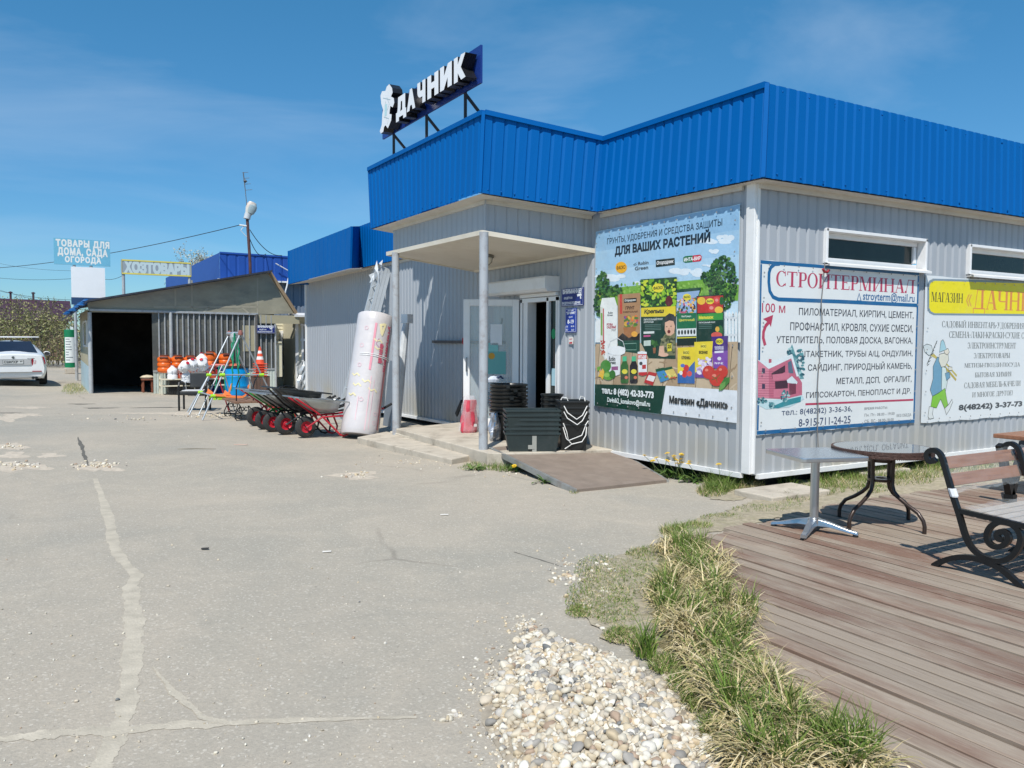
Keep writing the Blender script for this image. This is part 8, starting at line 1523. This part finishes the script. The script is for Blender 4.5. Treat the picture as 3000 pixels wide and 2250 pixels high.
def dandelion(px_,py_,nf,lab,seed,sc=1.,hf=.2):
    g=np.random.default_rng(seed); p=PG(px_,py_); p[2]=gfn(p[0],p[1]); lv=[]
    for k in range(int(16*sc)+8): a=g.uniform(0,6.28); el=g.uniform(.1,.9); d=V3(math.cos(a)*math.cos(el),math.sin(a)*math.cos(el),math.sin(el)); lv.append((V3(g.normal()*.05*sc,g.normal()*.04*sc,0),d,V3(0,0,1),g.uniform(.09,.18)*sc**.5,g.uniform(.018,.034),gcol(g)))
    fl=[]
    for k in range(nf): a=V3(g.normal()*.05*sc,g.normal()*.05*sc,0); fl.append((a,a+V3(g.normal()*.10*sc,g.normal()*.05,hf*g.uniform(.7,1.25))))
    return plant('dandelion',lab,'dandelion',p,lv,fl,'dandelions at the wall foot')
dandelion(1440,1028,8,'dandelion clump with open yellow heads nearest the ramp under the picture banner',1,1.5,.24); dandelion(1470,1032,8,'dandelion clump with tall yellow heads beside the corner grass',2,1.4,.26); dandelion(1415,1012,2,'small dandelion with two yellow heads above the ramp edge',3,.8,.18); dandelion(1500,1040,5,'low dandelion with small heads next to the shop corner grass',4,1.2,.2)
dandelion(1108,1018,1,'dandelion with one yellow head in the grass by the ramp side',5,.9,.1); dandelion(900,908,9,'dandelion bush in bloom by the porch post foot',6,1.5,.2); dandelion(925,912,5,'dandelion blooming between porch post and shovel',7,1.,.16); dandelion(1555,1058,1,'dandelion half hidden in the tall corner grass',8,1.,.24); dandelion(985,912,2,'fading dandelions in shade beside the porch slab',9,1.,.12); dandelion(1180,1042,0,'flowerless dandelion rosette under the ramp edge',10,1.,.1); dandelion(1030,1016,0,'flowerless dandelion rosette by the broken step end',11,.9,.1)
# burdock leaves and shrubs under the white banner
def burdock(px_,py_,lab,seed,n=14,L_=.22):
    g=np.random.default_rng(seed); p=PG(px_,py_); p[2]=gfn(p[0],p[1]); lv=[];sk_=[]
    for k in range(n): a=g.uniform(0,6.28); rr_=g.uniform(.02,.16); h=g.uniform(.06,.24); q=V3(rr_*math.cos(a),rr_*math.sin(a),h); sk_.append((V3(0,0,0),q,.004)); lv.append((q,V3(math.cos(a),math.sin(a),g.uniform(-.2,.5)),V3(0,0,1),L_*g.uniform(.5,1.),L_*g.uniform(.4,.65),gcol(g)*1.1))
    plant('burdock',lab,'weed',p,lv,(),'broad leaved weeds',sk_)
burdock(1790,1012,'broad leaved weed below the building materials banner',1,18,.2); burdock(1760,1020,'broad leaved weed beside the concrete slab',2,12,.16); burdock(2120,985,'broad leaved weed under the gardener banner',3,16,.2); burdock(2090,990,'small broad leaved weed beside the raspberry shoots',4,10,.14)
def shoots(px_,py_,lab,seed,n,h,bare=0):
    g=np.random.default_rng(seed); p=PG(px_,py_); p[2]=gfn(p[0],p[1]); lv=[];sk_=[]
    for k in range(n):
        a=g.uniform(0,6.28); b=V3(g.normal()*.12,g.normal()*.08,0); tp_=b+V3(g.normal()*.14,g.normal()*.1,h*g.uniform(.55,1.1)); sk_.append((b,tp_,.004))
        if k<bare: continue
        for j in range(16): t=g.uniform(.35,1.); a=g.uniform(0,6.28); lv.append((b+(tp_-b)*t,V3(math.cos(a),math.sin(a),g.uniform(-.2,.8)),V3(0,0,1),g.uniform(.05,.10),g.uniform(.022,.04),gcol(g)*g.uniform(1.1,1.6)*np.array([1.15,1.,.9])))
    plant('shrub_shoots',lab,'shrub',p,lv,(),None,sk_)
shoots(2050,985,'young yellow green shrub shoots against the grey wall behind the round table',1,7,.52); shoots(2085,985,'taller sparse shrub stems with few leaves beneath the gardener banner',2,5,.72,2)
# ---------------------------------------------- far thicket, bare trees
def branchy(p,h,w,seed,levels=4,r0=.07,up_=.75,n0=4,leaf=None,lsz=.08,nl=8,spread=.55):
    """tapered limbs; returns stems MB and leaf list"""
    g=np.random.default_rng(seed); mb=MB(); lv=[]
    def grow(a,d,L_,r_,lev):
        b=a+d*L_; m_=a+d*L_*.5+g.normal(size=3)*L_*.05; mb.tube([a,m_,b],[r_,r_*.82,r_*.62],5 if lev<2 else 3,caps=False)
        if lev>=2 and leaf is not None:
            for _ in range(nl): q=a+(b-a)*g.random()+g.normal(size=3)*lsz*1.2; e=unit(g.normal(size=3)); lv.append((q,e,unit(g.normal(size=3)),lsz*g.uniform(.6,1.3),lsz*g.uniform(.4,.8),leaf[g.integers(0,len(leaf))]*g.uniform(.7,1.3)))
        if lev<levels:
            for _ in range(g.integers(2,4) if lev else n0):
                e=unit(d*up_+V3(g.normal(),g.normal(),g.normal()*.5+.25)*spread*(w if lev==0 else 1)); grow(a+(b-a)*g.uniform(.45,1.),e,L_*g.uniform(.55,.82),r_*.58,lev+1)
            if lev<3: grow(b,unit(d+g.normal(size=3)*.15),L_*.7,r_*.62,lev+1)
    grow(np.array(p,float),V3(g.normal()*.05,g.normal()*.05,1),h*.34,r0,0); return mb,lv
M_bark=mat('bark',(.13,.11,.085),.9,var=.3,vs=8); M_bark2=mat('birch_bark',(.42,.40,.36),.8,var=.4,vs=5)
THC=np.array([(.22,.23,.08),(.28,.28,.09),(.17,.19,.07),(.32,.28,.14),(.20,.22,.09),(.34,.31,.16)])
g=np.random.default_rng(21)
VB=MB(); lv=[]; items=[]
nb=0
for row,(yy,hh) in enumerate(((47.5,2.6),(49.5,3.2),(52,3.6))):
    x=-16.
    while x<4.5-.2*row:
        x+=g.uniform(.45,.9); h=hh*g.uniform(.72,1.12)*(.9 if x>1.5 else 1); bx=V3(x,yy+g.normal()*.5,.1)
        for k in range(5): a=bx+V3(g.normal()*.2,g.normal()*.2,0); tip_=a+V3(g.normal()*.55,g.normal()*.4,h*g.uniform(.6,1.08)); VB.tube([a,(a+tip_)/2+g.normal(size=3)*.1,tip_],[.02,.014,.005],3,caps=False)
        n_=300
        pp=np.stack([g.normal(scale=.5,size=n_),g.normal(scale=.4,size=n_),h*(g.random(n_)**.75)],1)+bx
        for q in pp: items.append((q,unit(g.normal(size=3)),unit(g.normal(size=3)),g.uniform(.07,.17),g.uniform(.03,.08),THC[g.integers(0,6)]*g.uniform(.6,1.3)))
o=leafmesh('thicket',items); tag(o,'grey green spring thicket of twiggy bushes beyond the yard','thicket',kind='stuff'); VB.build('twigs',M_bark,o,world=False)
def tree(name,lab,p,h,w,seed,bark,leaf,lsz,nl,r0,levels=4,group=None,spread=.55):
    mb,lv=branchy((0,0,0),h,w,seed,levels,r0,leaf=leaf,lsz=lsz,nl=nl,spread=spread); t=thing(name,lab,'tree',p,0,group); mb.build('trunk',bark,t,world=False)
    if lv: leafmesh('crown',lv,t)
for px_,base_,top_,yy,lab,sd_ in ((48,760,628,50.,'bare twiggy tree rising behind the car and thicket',31),(86,760,622,51.,'bare spreading tree between the car and the white board',32),(18,790,690,48.5,'low bare bush at the frame edge behind the car',33)):
    p=PY(px_,735,yy); h=PY(px_,top_,yy)[2]; tree('bare_tree',lab,(p[0],yy,0),h*1.02,.8,sd_,M_bark,THC,.06,2,.07,4)
p=PY(424,560,44.); h=PY(424,500,44.)[2]; tree('birch_tree','tall pale birch with sparse young leaves behind the hardware sign',(p[0],44.,0),h*.93,.55,41,M_bark2,np.array([(.42,.42,.33),(.34,.35,.24),(.5,.49,.42)]),.085,9,.13,5,spread=.42)
p=PY(392,560,46.); h=PY(392,552,46.)[2]; tree('birch_tree','lower birch top showing above the yellow framed sign',(p[0],46.,0),h*.93,.6,43,M_bark2,np.array([(.42,.42,.33),(.34,.35,.24),(.5,.49,.42)]),.085,8,.1,4,spread=.45)
# ---------------------------------------------- litter
for i,(x,y,l_,a_,c,nm,lab) in enumerate([(425,973,.5,.15,(.22,.2,.15),'twig','thin dry twig lying on the asphalt before the wheelbarrows'),(520,962,.2,-.1,(.6,.42,.34),'stick','short pale stick lying on the asphalt by the wheelbarrows'),(706,1190,.06,.1,(.75,.72,.66),'paper_scrap','tiny white paper scrap in the middle of the yard'),(960,1114,.07,.0,(.78,.76,.72),'paper_scrap','white paper scrap on asphalt between the steps and gravel'),(443,1187,.05,.1,(.05,.045,.04),'bark_piece','small dark bark piece on the asphalt'),(1107,1580,.16,.9,(.10,.11,.14),'slate_piece','dark narrow slate piece at the gravel heap edge')]):
    p=PG(x,y); p[2]=gfn(p[0],p[1]); t=V3(_r[0]*math.cos(a_)+_f[0]*math.sin(a_),_r[1]*math.cos(a_)+_f[1]*math.sin(a_),0); mb=MB(); h=.006 if 'paper' not in nm else .003
    if nm=='twig': mb.tube([p-t*l_/2+V3(0,0,.01),p+V3(0,.02,.012),p+t*l_/2+V3(0,-.02,.008)],[.007,.006,.003],5)
    else: mb.bar(p-t*l_/2+V3(0,0,h+.003),p+t*l_/2+V3(0,0,h+.005),.025,h)
    tag(mb.build(nm,mat('litter_%s'%nm,c,.8,var=.2)),lab,nm.split('_')[0])
